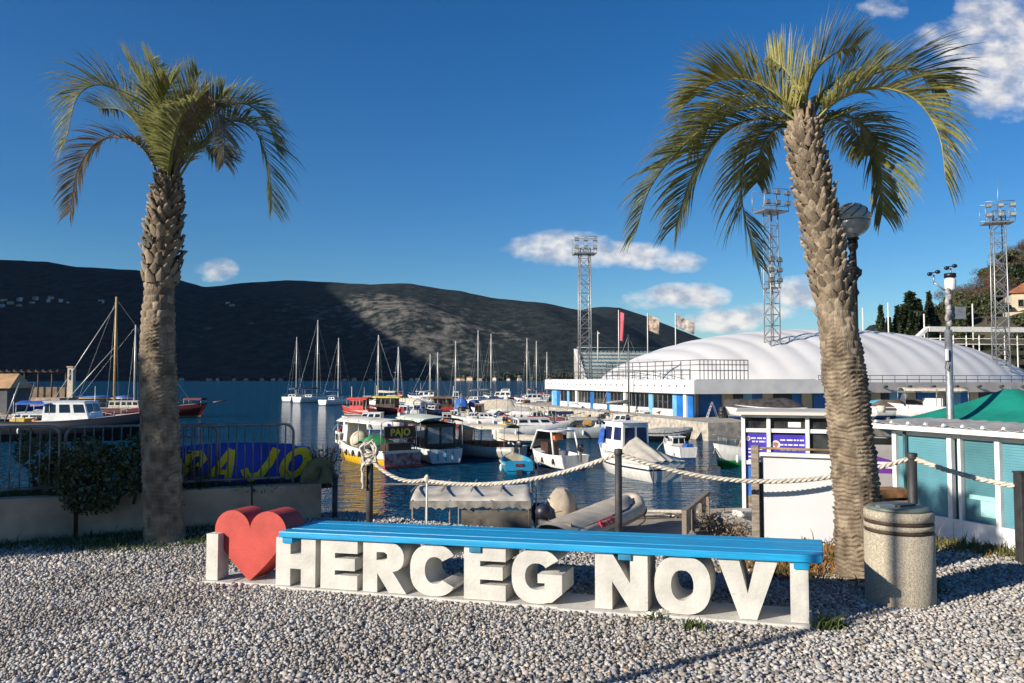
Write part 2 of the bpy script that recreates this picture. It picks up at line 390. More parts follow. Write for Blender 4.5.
# water
def watermat():
    m = bpy.data.materials.new('sea_water'); m.use_nodes = True; t = NT(m.node_tree); b = t.n['Principled BSDF']; tc = t.add('ShaderNodeTexCoord')
    b.inputs['Base Color'].default_value = (.003, .048, .10, 1); b.inputs['Roughness'].default_value = .07; b.inputs['IOR'].default_value = 1.333
    mp = t.add('ShaderNodeMapping'); mp.inputs['Scale'].default_value = (.7, 1.3, 1); mp.inputs['Rotation'].default_value = (0, 0, .25); t.link(tc.outputs['Object'], mp.inputs[0])
    n1 = t.noise(mp.outputs[0], 1.6, 3, .55); n2 = t.noise(mp.outputs[0], .28, 3, .5); n3 = t.noise(mp.outputs[0], 6.0, 2, .5)
    h = t.math('ADD', t.math('ADD', t.math('MULTIPLY', n1, .95), t.math('MULTIPLY', n2, 1.2)), t.math('MULTIPLY', n3, .16))
    bn = t.add('ShaderNodeBump'); bn.inputs['Strength'].default_value = 1.0; bn.inputs['Distance'].default_value = .85; t.link(h, bn.inputs['Height']); t.link(bn.outputs[0], b.inputs['Normal'])
    return m
mb = MB(); mb.add([(-6000, -1500, WATER), (6000, -1500, WATER), (6000, 9000, WATER), (-6000, 9000, WATER)], [(0, 1, 2, 3)])
struct(mb.build('water', watermat()))

# mountains across the bay: ridge heights follow the skyline of the far shore
def hillmat(name, dark, light, rock):
    m = bpy.data.materials.new(name); m.use_nodes = True; t = NT(m.node_tree); b = t.n['Principled BSDF']; tc = t.add('ShaderNodeTexCoord')
    n1 = t.noise(tc.outputs['Object'], .0025, 8, .6); n2 = t.noise(tc.outputs['Object'], .022, 6, .65); at_ = t.add('ShaderNodeAttribute'); at_.attribute_name = 'tint'
    c = t.mix(t.ramp(n2, [(.4, (0, 0, 0)), (.62, (1, 1, 1))]), dark, light)
    s = t.add('ShaderNodeSeparateColor'); t.link(at_.outputs['Color'], s.inputs[0])
    k = t.math('MULTIPLY', t.math('SUBTRACT', t.math('ADD', t.math('ADD', t.math('MULTIPLY', n2, 1.1), t.math('MULTIPLY', n1, .9)), s.outputs[0]), 1.19), 3.2, True)
    c = t.mix(k, c, rock); t.link(c, b.inputs['Base Color']); b.inputs['Roughness'].default_value = 1; b.inputs['Specular IOR Level'].default_value = .05
    bn = t.add('ShaderNodeBump'); bn.inputs['Distance'].default_value = 12; bn.inputs['Strength'].default_value = .8; t.link(n2, bn.inputs['Height']); t.link(bn.outputs[0], b.inputs['Normal'])
    return m
HM = hillmat('hillside_scrub', (.012, .019, .020), (.034, .042, .040), (.20, .18, .155))
def range_mesh(name, sky, ysh, yrd, seed, m, rockfn, nrow=46, step=5):
    xs = np.arange(sky[0][0], sky[-1][0]+1, step, dtype=float); top = np.interp(xs, [p[0] for p in sky], [p[1] for p in sky])
    top = top-2.2*(fbm(xs/22, xs*0+3, 4, seed)-.5)
    t = np.linspace(0, 1.35, nrow)
    X, T = np.meshgrid(xs, t, indexing='ij'); TP = np.repeat(top[:, None], nrow, 1)
    D = ysh+(yrd-ysh)*T
    zr = np.array([[at(px, py, yrd).z] for px, py in zip(xs, top)])+4
    prof = np.where(T <= 1, .3*np.sin(np.clip(T, 0, 1)*math.pi/2)**1.25+.7*np.clip(T, 0, 1)**1.15, 1-((T-1)/.35)**2*.8)
    A = (X-512)/F*D
    nz_ = fbm(A/420, D/520, 6, seed+5)-.47; rid = 1-np.abs(2*fbm(A/700+.3*D/900, D/2200, 4, seed+11)-1)*2
    Z = WATER-1+(zr-WATER)*prof+(nz_*170+rid*90)*np.clip(T, 0, 1)*np.clip(1-T, 0, 1)*2.2*(zr/500)
    V = np.stack([A, D, Z], -1).reshape(-1, 3); f = grid_faces(len(xs), nrow)
    rk = rockfn(X, T).reshape(-1); c = np.stack([rk, rk, rk, np.ones_like(rk)], 1)
    o = np_mesh(name, V, f, m, True, colors=c); return struct(o)
SK1 = [(-420, 268), (-200, 252), (-60, 256), (0, 260), (46, 262), (76, 267), (137, 270.5), (180, 281), (203, 288), (240, 283.5), (285, 280), (330, 282), (370, 284.5), (410, 284), (450, 290), (500, 299.5),
       (540, 303), (590, 312), (620, 322), (660, 345), (690, 372), (700, 381)]
SK2 = [(420, 381), (470, 345), (520, 322), (560, 313), (590, 308.5), (603, 306.7), (620, 307.6), (650, 318), (685, 332.5), (704, 340), (730, 352), (765, 366), (800, 374), (858, 337), (872, 324), (885, 327), (905, 345), (940, 350), (1100, 356), (1300, 360)]
range_mesh('hills', SK1, 2500, 3900, 3, HM, lambda X, T: .34*np.exp(-((X-430-(0.55-T)*140)/95)**2)*np.exp(-((T-.42)/.33)**2)+.12*np.exp(-((X-300)/120)**2)*np.exp(-((T-.4)/.3)**2)-.14*(X < 170)-.05)
range_mesh('hills', SK2, 3300, 5200, 9, HM, lambda X, T: 0*X-.16)
# the high ridge further along the bay, whose shadow lies over the slopes
mb = MB(); rr = []
un = Vector((-SUN_U[1], SUN_U[0], 0)); uu = Vector((SUN_U[0], SUN_U[1], 0))
for nn_, hh in ((1800, 300), (1990, 960), (2450, 1100), (3050, 1290), (3650, 1490), (4600, 1900), (5600, 2100), (7000, 1900)):
    c = uu*-1500+un*nn_; rr.append([(c.x-uu.x*1500, c.y-uu.y*1500, WATER-1), (c.x-uu.x*300, c.y-uu.y*300, hh*.86), (c.x, c.y, hh), (c.x+uu.x*120, c.y+uu.y*120, hh*.8), (c.x+uu.x*420, c.y+uu.y*420, WATER-1)])
mb.loft(rr, closed=True, smooth=True); o = mb.build('hills', mat('hill_far', (.03, .04, .025), 1, .4, .004)); struct(o)

# ------------------------------------------------------------------ far shore houses
def house_proto(w_, d_, h_, wallm, roofm, flat=False, wins=True):
    r = thing('house', '', 'house')
    MB().box((0, 0, h_/2), (w_, d_, h_)).build('wall', wallm, r)
    if flat: MB().box((0, 0, h_+.2), (w_+.6, d_+.6, .4)).build('roof', roofm, r)
    else:
        k = .32*d_; MB().add([(-w_/2-.5, -d_/2-.5, h_), (w_/2+.5, -d_/2-.5, h_), (w_/2+.5, d_/2+.5, h_), (-w_/2-.5, d_/2+.5, h_), (-w_/2+d_*.35, 0, h_+k), (w_/2-d_*.35, 0, h_+k)], [(3, 2, 1, 0), (0, 1, 5, 4), (1, 2, 5), (2, 3, 4, 5), (3, 0, 4)]).build('roof', roofm, r)
    if wins:
        fl = max(1, int(h_/3))
        for j in range(fl):
            for i in range(max(2, int(w_/4))):
                MB().box((-w_/2+(i+.5)*w_/max(2, int(w_/4)), -d_/2-.02, 1.7+j*3), (1.3, .12, 1.5)).build('window', DGLASS, r)
    return r
HW = [mat('house_white', (.6, .57, .5), .8, .1, .3), mat('house_cream', (.55, .45, .32), .8, .1, .3), mat('house_pink', (.5, .33, .25), .8, .1, .3)]
HR = mat('terracotta_tiles', (.36, .13, .06), .85, .3, .5); HRG = mat('grey_flat_roof', (.3, .29, .27), .9, .2, .5)
cols = ['white', 'cream', 'pinkish']
k = 0; rr_ = random.Random(4)
hs_ = [(185, 9, 15), (209, 10, 16), (222, 7, 12), (233, 8, 14), (246, 7, 12), (258, 7, 12), (270, 7, 12), (283, 8, 16), (300, 7, 14), (341, 7, 14), (356, 8, 20), (368, 8, 22), (383, 7, 16), (392, 9, 18), (408, 8, 16), (421, 9, 24), (433, 9, 24),
       (441, 10, 18), (456, 9, 28), (466, 8, 20), (470, 10, 26), (478, 9, 24), (497, 14, 22), (505, 8, 16), (518, 8, 16), (546, 7, 14)]
for i, (px, h_, w_) in enumerate(hs_):
    ci = rr_.choice([0, 0, 1, 2]); flat = (i % 5 == 1); p = at(px, 380, 2490-rr_.random()*25); zz = WATER+1.2
    w_ *= rr_.uniform(.5, 1.0); h_ *= rr_.uniform(.45, .8); p.x += rr_.uniform(-14, 14); r = house_proto(w_, 10, h_, HW[ci], HRG if flat else HR, flat, i % 3 == 0); r.location = (p.x, p.y, zz); r.rotation_euler.z = rr_.uniform(-.4, .4)
    MB().box((0, 0, -1.2), (w_+3, 14, 2.4)).build('footing', CONC, r)
    tops = {0: 'before the first moored sailing boat', 1: 'behind the moored masts', 2: 'below the rocky slope'}
    r['label'] = f"small {cols[ci]} {'flat' if flat else 'tile'} roofed shore house across the bay"; r['group'] = 'houses along the far shore'

# houses up on the far slope: set on the terrain by casting a ray from above
bpy.context.view_layer.update()
HILLS = [o for o in bpy.data.objects if o.name.startswith('hills')]
def terrain_z(x, y):
    best = WATER
    for o in HILLS[:2]:
        ok, loc, *_ = o.ray_cast((x, y, 3000), (0, 0, -1))
        if ok: best = max(best, loc.z)
    return best
def slope_pt(px, py):
    r = ray(px, py)
    for o in HILLS[:2]:
        ok, loc, *_ = o.ray_cast((0, 0, EYE), r)
        if ok: return loc
    return None
for i, (px, py) in enumerate([(2, 301), (9, 304), (16, 301), (23, 299), (31, 303), (39, 300), (46, 302), (53, 299), (61, 302), (68, 303), (99, 301), (106, 303), (4, 307), (18, 306), (226, 304), (230, 306)]):
    p = slope_pt(px, py)
    if p is None: continue
    ci = i % 2; r = house_proto(9+rr_.random()*15, 12, 6+rr_.random()*9, HW[ci], HR if i % 2 else HRG, i % 2 == 0, False)
    r.rotation_euler.z = rr_.uniform(-.7, .7); r.location = (p.x+rr_.uniform(-14, 14), p.y, p.z-2+rr_.uniform(-3, 6)*0); r['label'] = f"{cols[ci]} village house high on the dark wooded slope {'with tiled roof' if i % 2 else 'with flat roof'}"; r['group'] = 'village houses on the far slope'

# ------------------------------------------------------------------ dark tree belt along the far shore, one mass
def leaf_cloud(pts, size, seed, up=.0, aspect=1.0):
    r = np.random.default_rng(seed); n = len(pts); a = r.normal(size=(n, 3)); a /= np.linalg.norm(a, axis=1)[:, None]; b = r.normal(size=(n, 3)); b -= a*(a*b).sum(1)[:, None]; b /= np.linalg.norm(b, axis=1)[:, None]
    s = size*np.exp(r.normal(0, .25, n))[:, None]; a = a*s; b = b*s*aspect
    v = np.stack([pts-a, pts+b*.6, pts+a, pts-b*.6], 1).reshape(-1, 3); f = np.arange(4*n).reshape(-1, 4); return v, f
LEAF_D = leafmat('dark_foliage', (.010, .020, .008), (.035, .055, .02), .6, .15, .6)
LEAF_B = leafmat('bush_foliage', (.02, .035, .012), (.07, .095, .03), .55, .2, 4)
LEAF_BR = leafmat('bare_winter_brush', (.06, .04, .025), (.15, .10, .06), .8, .1, .5)
LEAF_OL = leafmat('olive_foliage', (.03, .045, .015), (.085, .09, .03), .6, .15, .5)
BARK = mat('tree_bark', (.09, .065, .045), .9, .3, 6, .4)
r_ = np.random.default_rng(11); N = 5200
px_ = np.concatenate([r_.uniform(150, 420, 1700), r_.uniform(420, 700, 3500)]); hgt = np.where(px_ > 500, 26, 14)*(.4+.9*vnoise(px_/9, px_*0+.5, 3))
D_ = 2500+r_.uniform(0, 90, N); z_ = WATER+1+hgt*r_.random(N)**.8; pts = np.stack([(px_-512)/F*D_, D_, z_], 1)
v, f = leaf_cloud(pts, 5.5, 5); o = np_mesh('shore_trees', v, f, LEAF_D, False); o['kind'] = 'stuff'

# ------------------------------------------------------------------ clear water's edge: the sports hall on the quay
def hall():
    root = thing('sports_hall', 'long low white pool hall with blue doors and a ribbed white air dome', 'building', (QC.x, QC.y, QUAY), math.atan2(E1.y, E1.x))
    # local frame: +x along the wing that faces us, +y along the wing that runs away
    L1, L2, hb, ht = 85, 40, 2.22, 3.5
    PW = mat('hall_white_wall', (.72, .70, .66), .6, .1, .6); PG = mat('hall_grey_fascia', (.42, .40, .38), .8, .15, .5, .2, 6); PC = mat('hall_beige_pier', (.44, .38, .28), .8, .15, .6)
    DB = mat('door_blue', (.01, .13, .42), .45, .2, 1); LB = mat('panel_light_blue', (.13, .36, .58), .45, .15, 1); DK = mat('door_dark', (.02, .035, .06), .5, .3, 1)
    MB().box((L1/2, 16, hb/2-.02), (L1-2, 29, hb)).build('wall', PC, root)
    MB().box((7, L2/2+.6, hb/2-.01), (13.4, L2-2.0, hb-.01)).build('wall', PW, root)
    # fascias
    MB().box((6.6, L2/2-.2, (hb+ht)/2), (14.2, L2+.9, ht-hb)).build('parapet', PW, root)
    MB().box((13.7+L1/2, 15.6, (hb+ht)/2-.12), (L1, 31.5, ht-hb-.25)).build('fascia', PG, root)
    MB().box((6.8, L2/2, ht+.03), (13.2, L2-.4, .08)).build('roof', PG, root)
    # wing running away: from near (y=0) to far (y=40), facing -x
    y = .5
    seq = [('b', 1.0), ('w', .5), ('b', 1.6), ('l', .8), ('g', 4.2), ('l', .9), ('g', 5.2), ('w', .6), ('g', 4.0), ('b', .9), ('g', 4.0), ('b', .9), ('g', 4.0), ('w', .6), ('g', 2.6), ('l', .7), ('g', 2.6), ('b', 1.3), ('l', .6), ('l', 1.2)]
    for kk, wd in seq:
        if kk == 'g':
            MB().box((.16, y+wd/2, 1.35), (.12, wd-.12, hb-.75)).build('window', DGLASS, root); f = MB()
            for t in np.linspace(0, wd-.12, max(2, int(wd/.9))+1): f.box((.10, y+.06+t, 1.35), (.1, .03, hb-.75))
            f.box((.10, y+wd/2, hb-.08), (.1, wd-.1, .06)); f.box((.10, y+wd/2, .64), (.1, wd-.1, .06)); f.build('window_frame', mat('window_frame_grey', (.32, .33, .33), .5, .1, 2), root); MB().box((.1, y+wd/2, .3), (.16, wd, .6)).build('sill_wall', PW, root)
        elif kk == 'w': MB().box((.0, y+wd/2, hb/2), (.3, wd, hb)).build('pillar', PW, root)
        else: MB().box((.1, y+wd/2, hb/2), (.16, wd, hb-.02)).build('door' if kk == 'b' else 'panel', DB if kk == 'b' else LB, root)
        y += wd
    for i in range(26): MB().box((-.52, 1.0+i*1.52, hb+.72), (.06, .16, .2)).build('drain_spout', DSTEEL, root)
    # wing facing us: bays of doors between piers, lamps on the fascia
    x = 1.2; i = 0
    while x < L1-6:
        for j, (mm, wd) in enumerate([(DK, 1.0), (LB if i % 2 else DK, 1.0), (DB, 1.1)] if i % 3 else [(DB, 1.2), (DB, 1.2)]):
            MB().box((x+wd/2, 1.42, hb/2), (wd-.03, .12, hb-.05)).build('door', mm, root); x += wd
        MB().box((x+.55, 1.35, hb/2), (1.1, .35, hb-.01)).build('pier', PC, root); x += 1.4; i += 1
    x = 2
    for i in range(26):
        if x > L1-8: break
        MB().box((14.2+x-13, -.3, hb+.55), (.12, .3, .12)).box((14.2+x-13, -.5, hb+.62), (.35, .22, .22)).build('wall_lamp', DSTEEL, root); x += 3.0
    # roof railings
    for (a, b, hgt, npost) in (((0, 1, ht), (0, 39, ht), 1.0, 26), ((13.6, -.0, ht-.35), (84, -.0, ht-.35), .8, 46)):
        a, b = Vector(a), Vector(b); rl = MB()
        for t in (0.5, 1.0): rl.tube([a+Vector((0, 0, hgt*t)), b+Vector((0, 0, hgt*t))], .035, 5)
        for i in range(npost+1): p = a.lerp(b, i/npost); rl.tube([p, p+Vector((0, 0, hgt))], .03, 5)
        rl.build('railing', DSTEEL, root)
    rl = MB()                                                   # taller ramp railing on the roof terrace
    for a, b in (((.8, .5), (.8, 22)), ((.8, .5), (6, .5))):
        a, b = Vector((*a, ht)), Vector((*b, ht))
        for t in (.9, 1.45, 1.9): rl.tube([a+Vector((0, 0, t)), b+Vector((0, 0, t))], .04, 5)
        for i in range(13): p = a.lerp(b, i/12); rl.tube([p, p+Vector((0, 0, 1.9))], .04, 5)
    rl.build('terrace_railing', DSTEEL, root)
    return root
hall_root = hall()
def dome():
    # air-supported roof: swollen shell with seams between inflated ribs
    a, b, h = 29.5, 16.5, 6.9; nu, nv = 260, 60
    u = np.linspace(0, 2*np.pi, nu, endpoint=False); v = np.linspace(0, 1, nv)
    U, V = np.meshgrid(u, v, indexing='ij'); rho = np.sin(V*np.pi/2)**.9
    X = a*rho*np.sign(np.cos(U))*np.abs(np.cos(U))**.86; Y = b*rho*np.sign(np.sin(U))*np.abs(np.sin(U))**.86
    Z = h*np.maximum(0, 1-rho**2.25)**.72
    ph = (X/3.1+.02*Y) % 1.0; swell = np.abs(np.sin(np.pi*ph))**.7
    Z = Z+.19*(swell-.55)*np.clip(Z/1.5, 0, 1)*1.0
    P = np.stack([X, Y, Z], -1).reshape(-1, 3)
    PV = mat('dome_membrane', (.61, .60, .59), .5, .06, .15)
    o = np_mesh('air_dome', P, grid_faces(nu, nv, True), PV, True, hall_root); o.location = (30, 21, 3.0); return o
dome()

# floodlight masts
def lattice(h, wb, wt, name, label, loc, heads, rz=0.0, aerial=0):
    root = thing(name, label, 'floodlight mast', loc, rz); mb = MB(); L = int(h/1.25)
    def cn(i):
        t = i/L; s = (wb+(wt-wb)*t)/2; z = h*t; return [Vector((-s, -s, z)), Vector((s, -s, z)), Vector((s, s, z)), Vector((-s, s, z))]
    for c in range(4): mb.tube([cn(0)[c], cn(L)[c]], .075, 5)
    for i in range(L):
        a, b = cn(i), cn(i+1)
        for c in range(4):
            d = (c+1) % 4; mb.tube([a[c], b[d]] if (i+c) % 2 else [a[d], b[c]], .042, 4, False); mb.tube([b[c], b[d]], .04, 4, False)
    mb.build('lattice', STEEL, root)
    for (z, w_, rows, nl) in heads:
        p = MB().box((0, 0, z), (w_, w_*.7, .12))
        for s in (-1, 1):
            for t in (0, rows*1.0): p.tube([(-w_/2, s*w_*.33, z+t+.5), (w_/2, s*w_*.33, z+t+.5)], .04, 4)
            for q in (-1, 0, 1): p.tube([(q*w_/2, s*w_*.33, z), (q*w_/2, s*w_*.33, z+rows*1.1+.2)], .04, 4)
        p.build('platform', STEEL, root)
        for r in range(rows):
            for i in range(nl):
                x = -w_/2+.3+(w_-.6)*i/max(1, nl-1)
                l = MB().box((x, -w_*.33-.2, z+.85+r*1.15), (.62, .3, .5), taper=.8).build('floodlight', mat('lamp_housing', (.16, .16, .16), .4, .2, 3, metal=.4), root)
                MB().box((x, -w_*.33-.37, z+.85+r*1.15), (.56, .04, .36)).build('lamp_glass', mat('lamp_glass', (.3, .3, .28), .15, .2, 3), l)
    if aerial: MB().tube([(0, 0, h), (.2, 0, h+aerial)], [.05, .02], 5).build('aerial', STEEL, root)
    return root
p = at(585, 379, 118); lattice(19.8, 1.7, 1.5, 'floodlight_mast', 'floodlight mast with six lamps standing beside the white grandstand', (p.x, p.y, 1.2), [(19.0, 3.3, 2, 3)], .1)
p = at(773, 379, 90); lattice(20.2, 1.25, 1.1, 'floodlight_mast', 'tall floodlight mast with two lamp platforms in front of the ribbed dome', (p.x, p.y, 1.3), [(19.3, 3.3, 2, 3), (10.6, 1.7, 3, 2)], .35)
p = at(1002, 379, 96); lattice(20.6, 1.5, 1.3, 'floodlight_mast', 'floodlight mast with aerial rising before the wooded hill and villa', (p.x, p.y, 1.3), [(19.2, 3.2, 2, 3)], -.25, 4)

# grandstand with flags
def grandstand():
    p = at(588, 379, 150); root = thing('grandstand', 'white grandstand of stepped seat rows under the three flagpoles', 'grandstand', (p.x, p.y, QUAY), .15)
    W = 19; mb = MB()
    mb.add([(0, 0, 0), (0, 9, 0), (0, 9, 9.2), (0, 0, 2.5)], [(0, 1, 2, 3)]); mb.add([(-.6, 0, 0), (-.6, 9, 0), (-.6, 9, 9.2), (-.6, 0, 2.5)], [(0, 1, 2, 3)])
    mb.loft([[(-.6, 0, 0), (-.6, 9, 0), (-.6, 9, 9.6), (-.6, 8.4, 9.6), (-.6, 0, 2.8)], [(0, 0, 0), (0, 9, 0), (0, 9, 9.6), (0, 8.4, 9.6), (0, 0, 2.8)]], smooth=False); mb.build('side_wall', WHITE, root)
    for i in range(9):
        MB().box((W/2, .5+i, 1.2+i*.36+.6), (W, 1.0, 2.4+i*.75)).build('step', mat('stand_step', (.48, .47, .45), .8, .15, .4), root)
        s = MB()
        for j in range(22): s.box((.8+j*.83, .75+i, 3.2+i*.735), (.5, .4, .35))
        s.build('seat_row', mat('stand_seat', (.10, .2, .22), .5, .2, 1), root)
    MB().tube([(0, 9, 9.9), (W, 9, 9.9)], .06, 5).build('handrail', STEEL, root)
grandstand()
def flagpole(px, ptop, d, label, fc, fl, fh, flip=1):
    p = at(px, 379, d); q = at(px, ptop, d); root = thing('flagpole', label, 'flagpole', (p.x, p.y, 5.0), 0, 'flagpoles above the grandstand')
    MB().tube([(0, 0, 0), (0, 0, q.z-5)], [.12, .08], 8).build('pole', WHITE, root)
    vs = []; nx, nz = 8, 7
    for i in range(nx):
        for j in range(nz): t = i/(nx-1); vs.append((flip*t*fl, .25*math.sin(t*5+j*.3)*t, q.z-5.2-fh*j/(nz-1)-t*fl*.45))
    MB().add(vs, [tuple(int(x) for x in f) for f in grid_faces(nx, nz)], True).build('flag', fc, root)
flagpole(619, 310, 152, 'tall flagpole flying a furled pinkish red flag', mat('flag_red', (.55, .10, .14), .8, .2, 1), 1.0, 5.5)
flagpole(648, 313, 152, 'white flagpole with a small pale orange and white flag', mat('flag_pale', (.55, .42, .32), .8, .5, 1.2), 2.2, 3.0)
flagpole(676, 313, 152, 'white flagpole with a drooping flag streaming over the dome', mat('flag_grey', (.48, .42, .38), .8, .5, 1.2), 3.6, 2.4)
flagpole(598, 331, 152, 'short bare white pole rising behind the stepped seating', WHITE, .3, .3)

# ------------------------------------------------------------------ wooded hill with villa, bleachers
def woodhill():
    xs = np.linspace(880, 1320, 70); nr = 24; t = np.linspace(0, 1, nr)
    sk = np.interp(xs, [880, 905, 940, 965, 990, 1010, 1030, 1060, 1120, 1320], [372, 352, 322, 296, 282, 262, 250, 238, 222, 215])
    X, T = np.meshgrid(xs, t, indexing='ij'); D = 165+120*T; zr = np.array([[at(a, b, 285).z] for a, b in zip(xs, sk)])
    A = (X-512)/F*D; Z = -2+(zr+2)*T**.8+(fbm(A/18, D/18, 4, 21)-.5)*5*T*(1-T)*3
    o = np_mesh('hills', np.stack([A, D, Z], -1).reshape(-1, 3), grid_faces(70, nr), mat('hill_brush_floor', (.055, .05, .028), 1, .5, .08, .6, .6), True); return struct(o)
WH = woodhill()
def tree_mesh(kind, seed):
    r = np.random.default_rng(seed)
    if kind == 'cypress':
        n = 1500; h = r.random(n)**1.15; rad = .85*np.sin(np.clip(h*1.02+.04, 0, 1)*np.pi)**.6*(1-h*.62)*(.75+.5*r.random(n)); a = r.uniform(0, 6.283, n)
        rad = rad*(1+.2*np.sin(a*3+h*12)); pts = np.stack([rad*np.cos(a), rad*np.sin(a), .25+h*9], 1); return leaf_cloud(pts, .30, seed, aspect=1.2)
    n = 2000; lobes = r.normal(0, .5, (9, 3))*np.array([1.3, 1.3, .7]); c = lobes[r.integers(0, 9, n)]; d = r.normal(size=(n, 3)); d /= np.linalg.norm(d, axis=1)[:, None]
    pts = c+d*(.75*r.random((n, 1))**.35); pts[:, 2] = pts[:, 2]*1.0+2.6; pts[:, :2] *= 1.15; return leaf_cloud(pts, .20 if kind != 'brush' else .13, seed, aspect=.9 if kind != 'brush' else .25)
def tree_proto(kind, m, label, seed):
    root = thing('cypress_tree' if kind == 'cypress' else ('bare_tree' if kind == 'brush' else 'broadleaf_tree'), label, 'tree')
    v, f = tree_mesh(kind, seed); np_mesh('crown', v, f, m, False, root)
    tb = MB().tube([(0, 0, -1.2), (.05, 0, 1.2), (0, .05, 2.6)], [.22, .15, .06], 6)
    for k in range(5): a = k*1.26; tb.tube([(0, 0, 1.2+k*.15), (.5*math.cos(a), .5*math.sin(a), 2.3+.1*k)], [.07, .02], 4)
    tb.build('trunk', BARK, root); return root
protos = {'cypress': tree_proto('cypress', LEAF_D, 'dark slender cypress on the hill behind the ribbed dome', 1), 'green': tree_proto('green', LEAF_OL, 'olive green bushy tree on the hill beside the villa', 2), 'brush': tree_proto('brush', LEAF_BR, 'bare brown winter tree on the hillside above the dome', 3), 'dark': tree_proto('dark', LEAF_D, 'dark green tree at the foot of the hill', 4)}
used = set(); bpy.context.view_layer.update()
def plant(kind, px, ptop, d, hgt_m, wide=1.0):
    p = at(px, 379, d); q = at(px, ptop, d); base = 9.3 if kind == 'cypress' else 4.0; s = hgt_m/base
    o = protos[kind] if kind not in used else copy_tree(protos[kind]); used.add(kind)
    o.location = (p.x, p.y, q.z-hgt_m); o.scale = (s*wide, s*wide, s); o.rotation_euler.z = rr_.uniform(0, 6); o['group'] = 'cypresses on the hill' if kind == 'cypress' else 'trees on the hill'
for a in [(882, 306, 160, 14), (899, 307, 162, 15, 1.1), (912, 293, 165, 18, 1.9), (931, 293, 170, 16), (906, 305, 172, 15, 1.6), (920, 300, 175, 15, 1.5), (935, 308, 180, 13, 1.5), (890, 318, 158, 11, 1.4), (925, 312, 160, 12, 1.7), (914, 312, 158, 12, 1.7)]: plant('cypress', *a)
for i in range(125):
    px = rr_.uniform(905, 1075); t = rr_.random()*.98; d = 168+116*t; p = at(px, 379, d); ok, loc, *_ = WH.ray_cast((p.x, p.y, 300), (0, 0, -1))
    if not ok or (996 < px < 1052 and 190 < d < 226): continue
    kind = ('brush' if (t > .55 and rr_.random() < .75) else rr_.choice(['green', 'dark', 'brush', 'green'])); s = rr_.uniform(1.3, 2.3)*(.72 if 990 < px < 1052 and d < 192 else 1)
    o = protos[kind] if kind not in used else copy_tree(protos[kind]); used.add(kind)
    o.location = (p.x, p.y, loc.z-.4*s); o.scale = (s*1.15, s*1.15, s); o.rotation_euler.z = rr_.uniform(0, 6); o['group'] = 'trees on the hill'
vp = at(1012, 330, 212); vb = at(1012, 331, 212)
villa = thing('villa', 'cream villa with orange tiled roof on the wooded hill', 'house', (vp.x+6.5, vp.y, vb.z-2.5), -.35)
MB().box((0, 0, 6.2), (13, 9, 12.4)).build('wall', HW[1], villa); MB().box((-5.2, -3, 3.6), (7, 8, 7.2)).build('annexe_wall', HW[1], villa)
MB().add([(-7.2, -5.2, 12.4), (7.2, -5.2, 12.4), (7.2, 5.2, 12.4), (-7.2, 5.2, 12.4), (-2.5, 0, 15.6), (2.5, 0, 15.6)], [(3, 2, 1, 0), (0, 1, 5, 4), (1, 2, 5), (2, 3, 4, 5), (3, 0, 4)]).build('roof', HR, villa)
for j in range(3):
    for i in range(4): f = MB().box((-4.4+i*2.9, -4.55, 2.5+j*3.6), (1.2, .14, 1.9)).build('window', DGLASS, villa); MB().box((-4.4+i*2.9, -4.6, 1.45+j*3.6), (1.6, .3, .15)).build('sill', WHITE, f)
for i in range(2): MB().box((-7.3+i*2.6, -7.06, 3.8), (1.2, .14, 1.9)).build('window', DGLASS, villa)
# covered bleachers: concrete frame with white roof beam
bp = at(940, 379, 128); bl = thing('bleachers', 'open concrete bleachers with white roof beam and thin posts below the hill', 'grandstand', (bp.x, bp.y, QUAY), .12)
MB().box((14, 0, 11.6), (32, 1.2, .8)).build('roof_beam', WHITE, bl)
mb = MB(); mb.loft([[(-2.2, -.5, 11.9), (-2.2, .5, 11.9), (-2.2, .5, 11.3), (-2.2, -.5, 11.3)], [(-8.2, -.5, 6.9), (-8.2, .5, 6.9), (-8.2, .5, 6.3), (-8.2, -.5, 6.3)]], smooth=False); mb.build('raking_beam', WHITE, bl)
for i in range(15): MB().tube([(-2+i*2.25, 0, 0), (-2+i*2.25, 0, 11.6)], .10, 6).build('post', WHITE, bl)
for j in range(3): MB().box((15, 2+j*2, 7.6-j*1.6+2), (30, 1.6, .7)).build('tier', mat('bleacher_tier', (.45, .34, .22), .8, .2, .3), bl)
rl = MB()
for z in (9.2, 10.1): rl.tube([(-2, -.4, z), (30, -.4, z)], .05, 5)
rl.build('railing', WHITE, bl)
for i in range(8): MB().tube([(-14+i*5.2, 6+i % 3, 8), (-14+i*5.2, 6+i % 3, 14.6+(i*37 % 3))], .12, 6).build('mast_post', WHITE, bl)
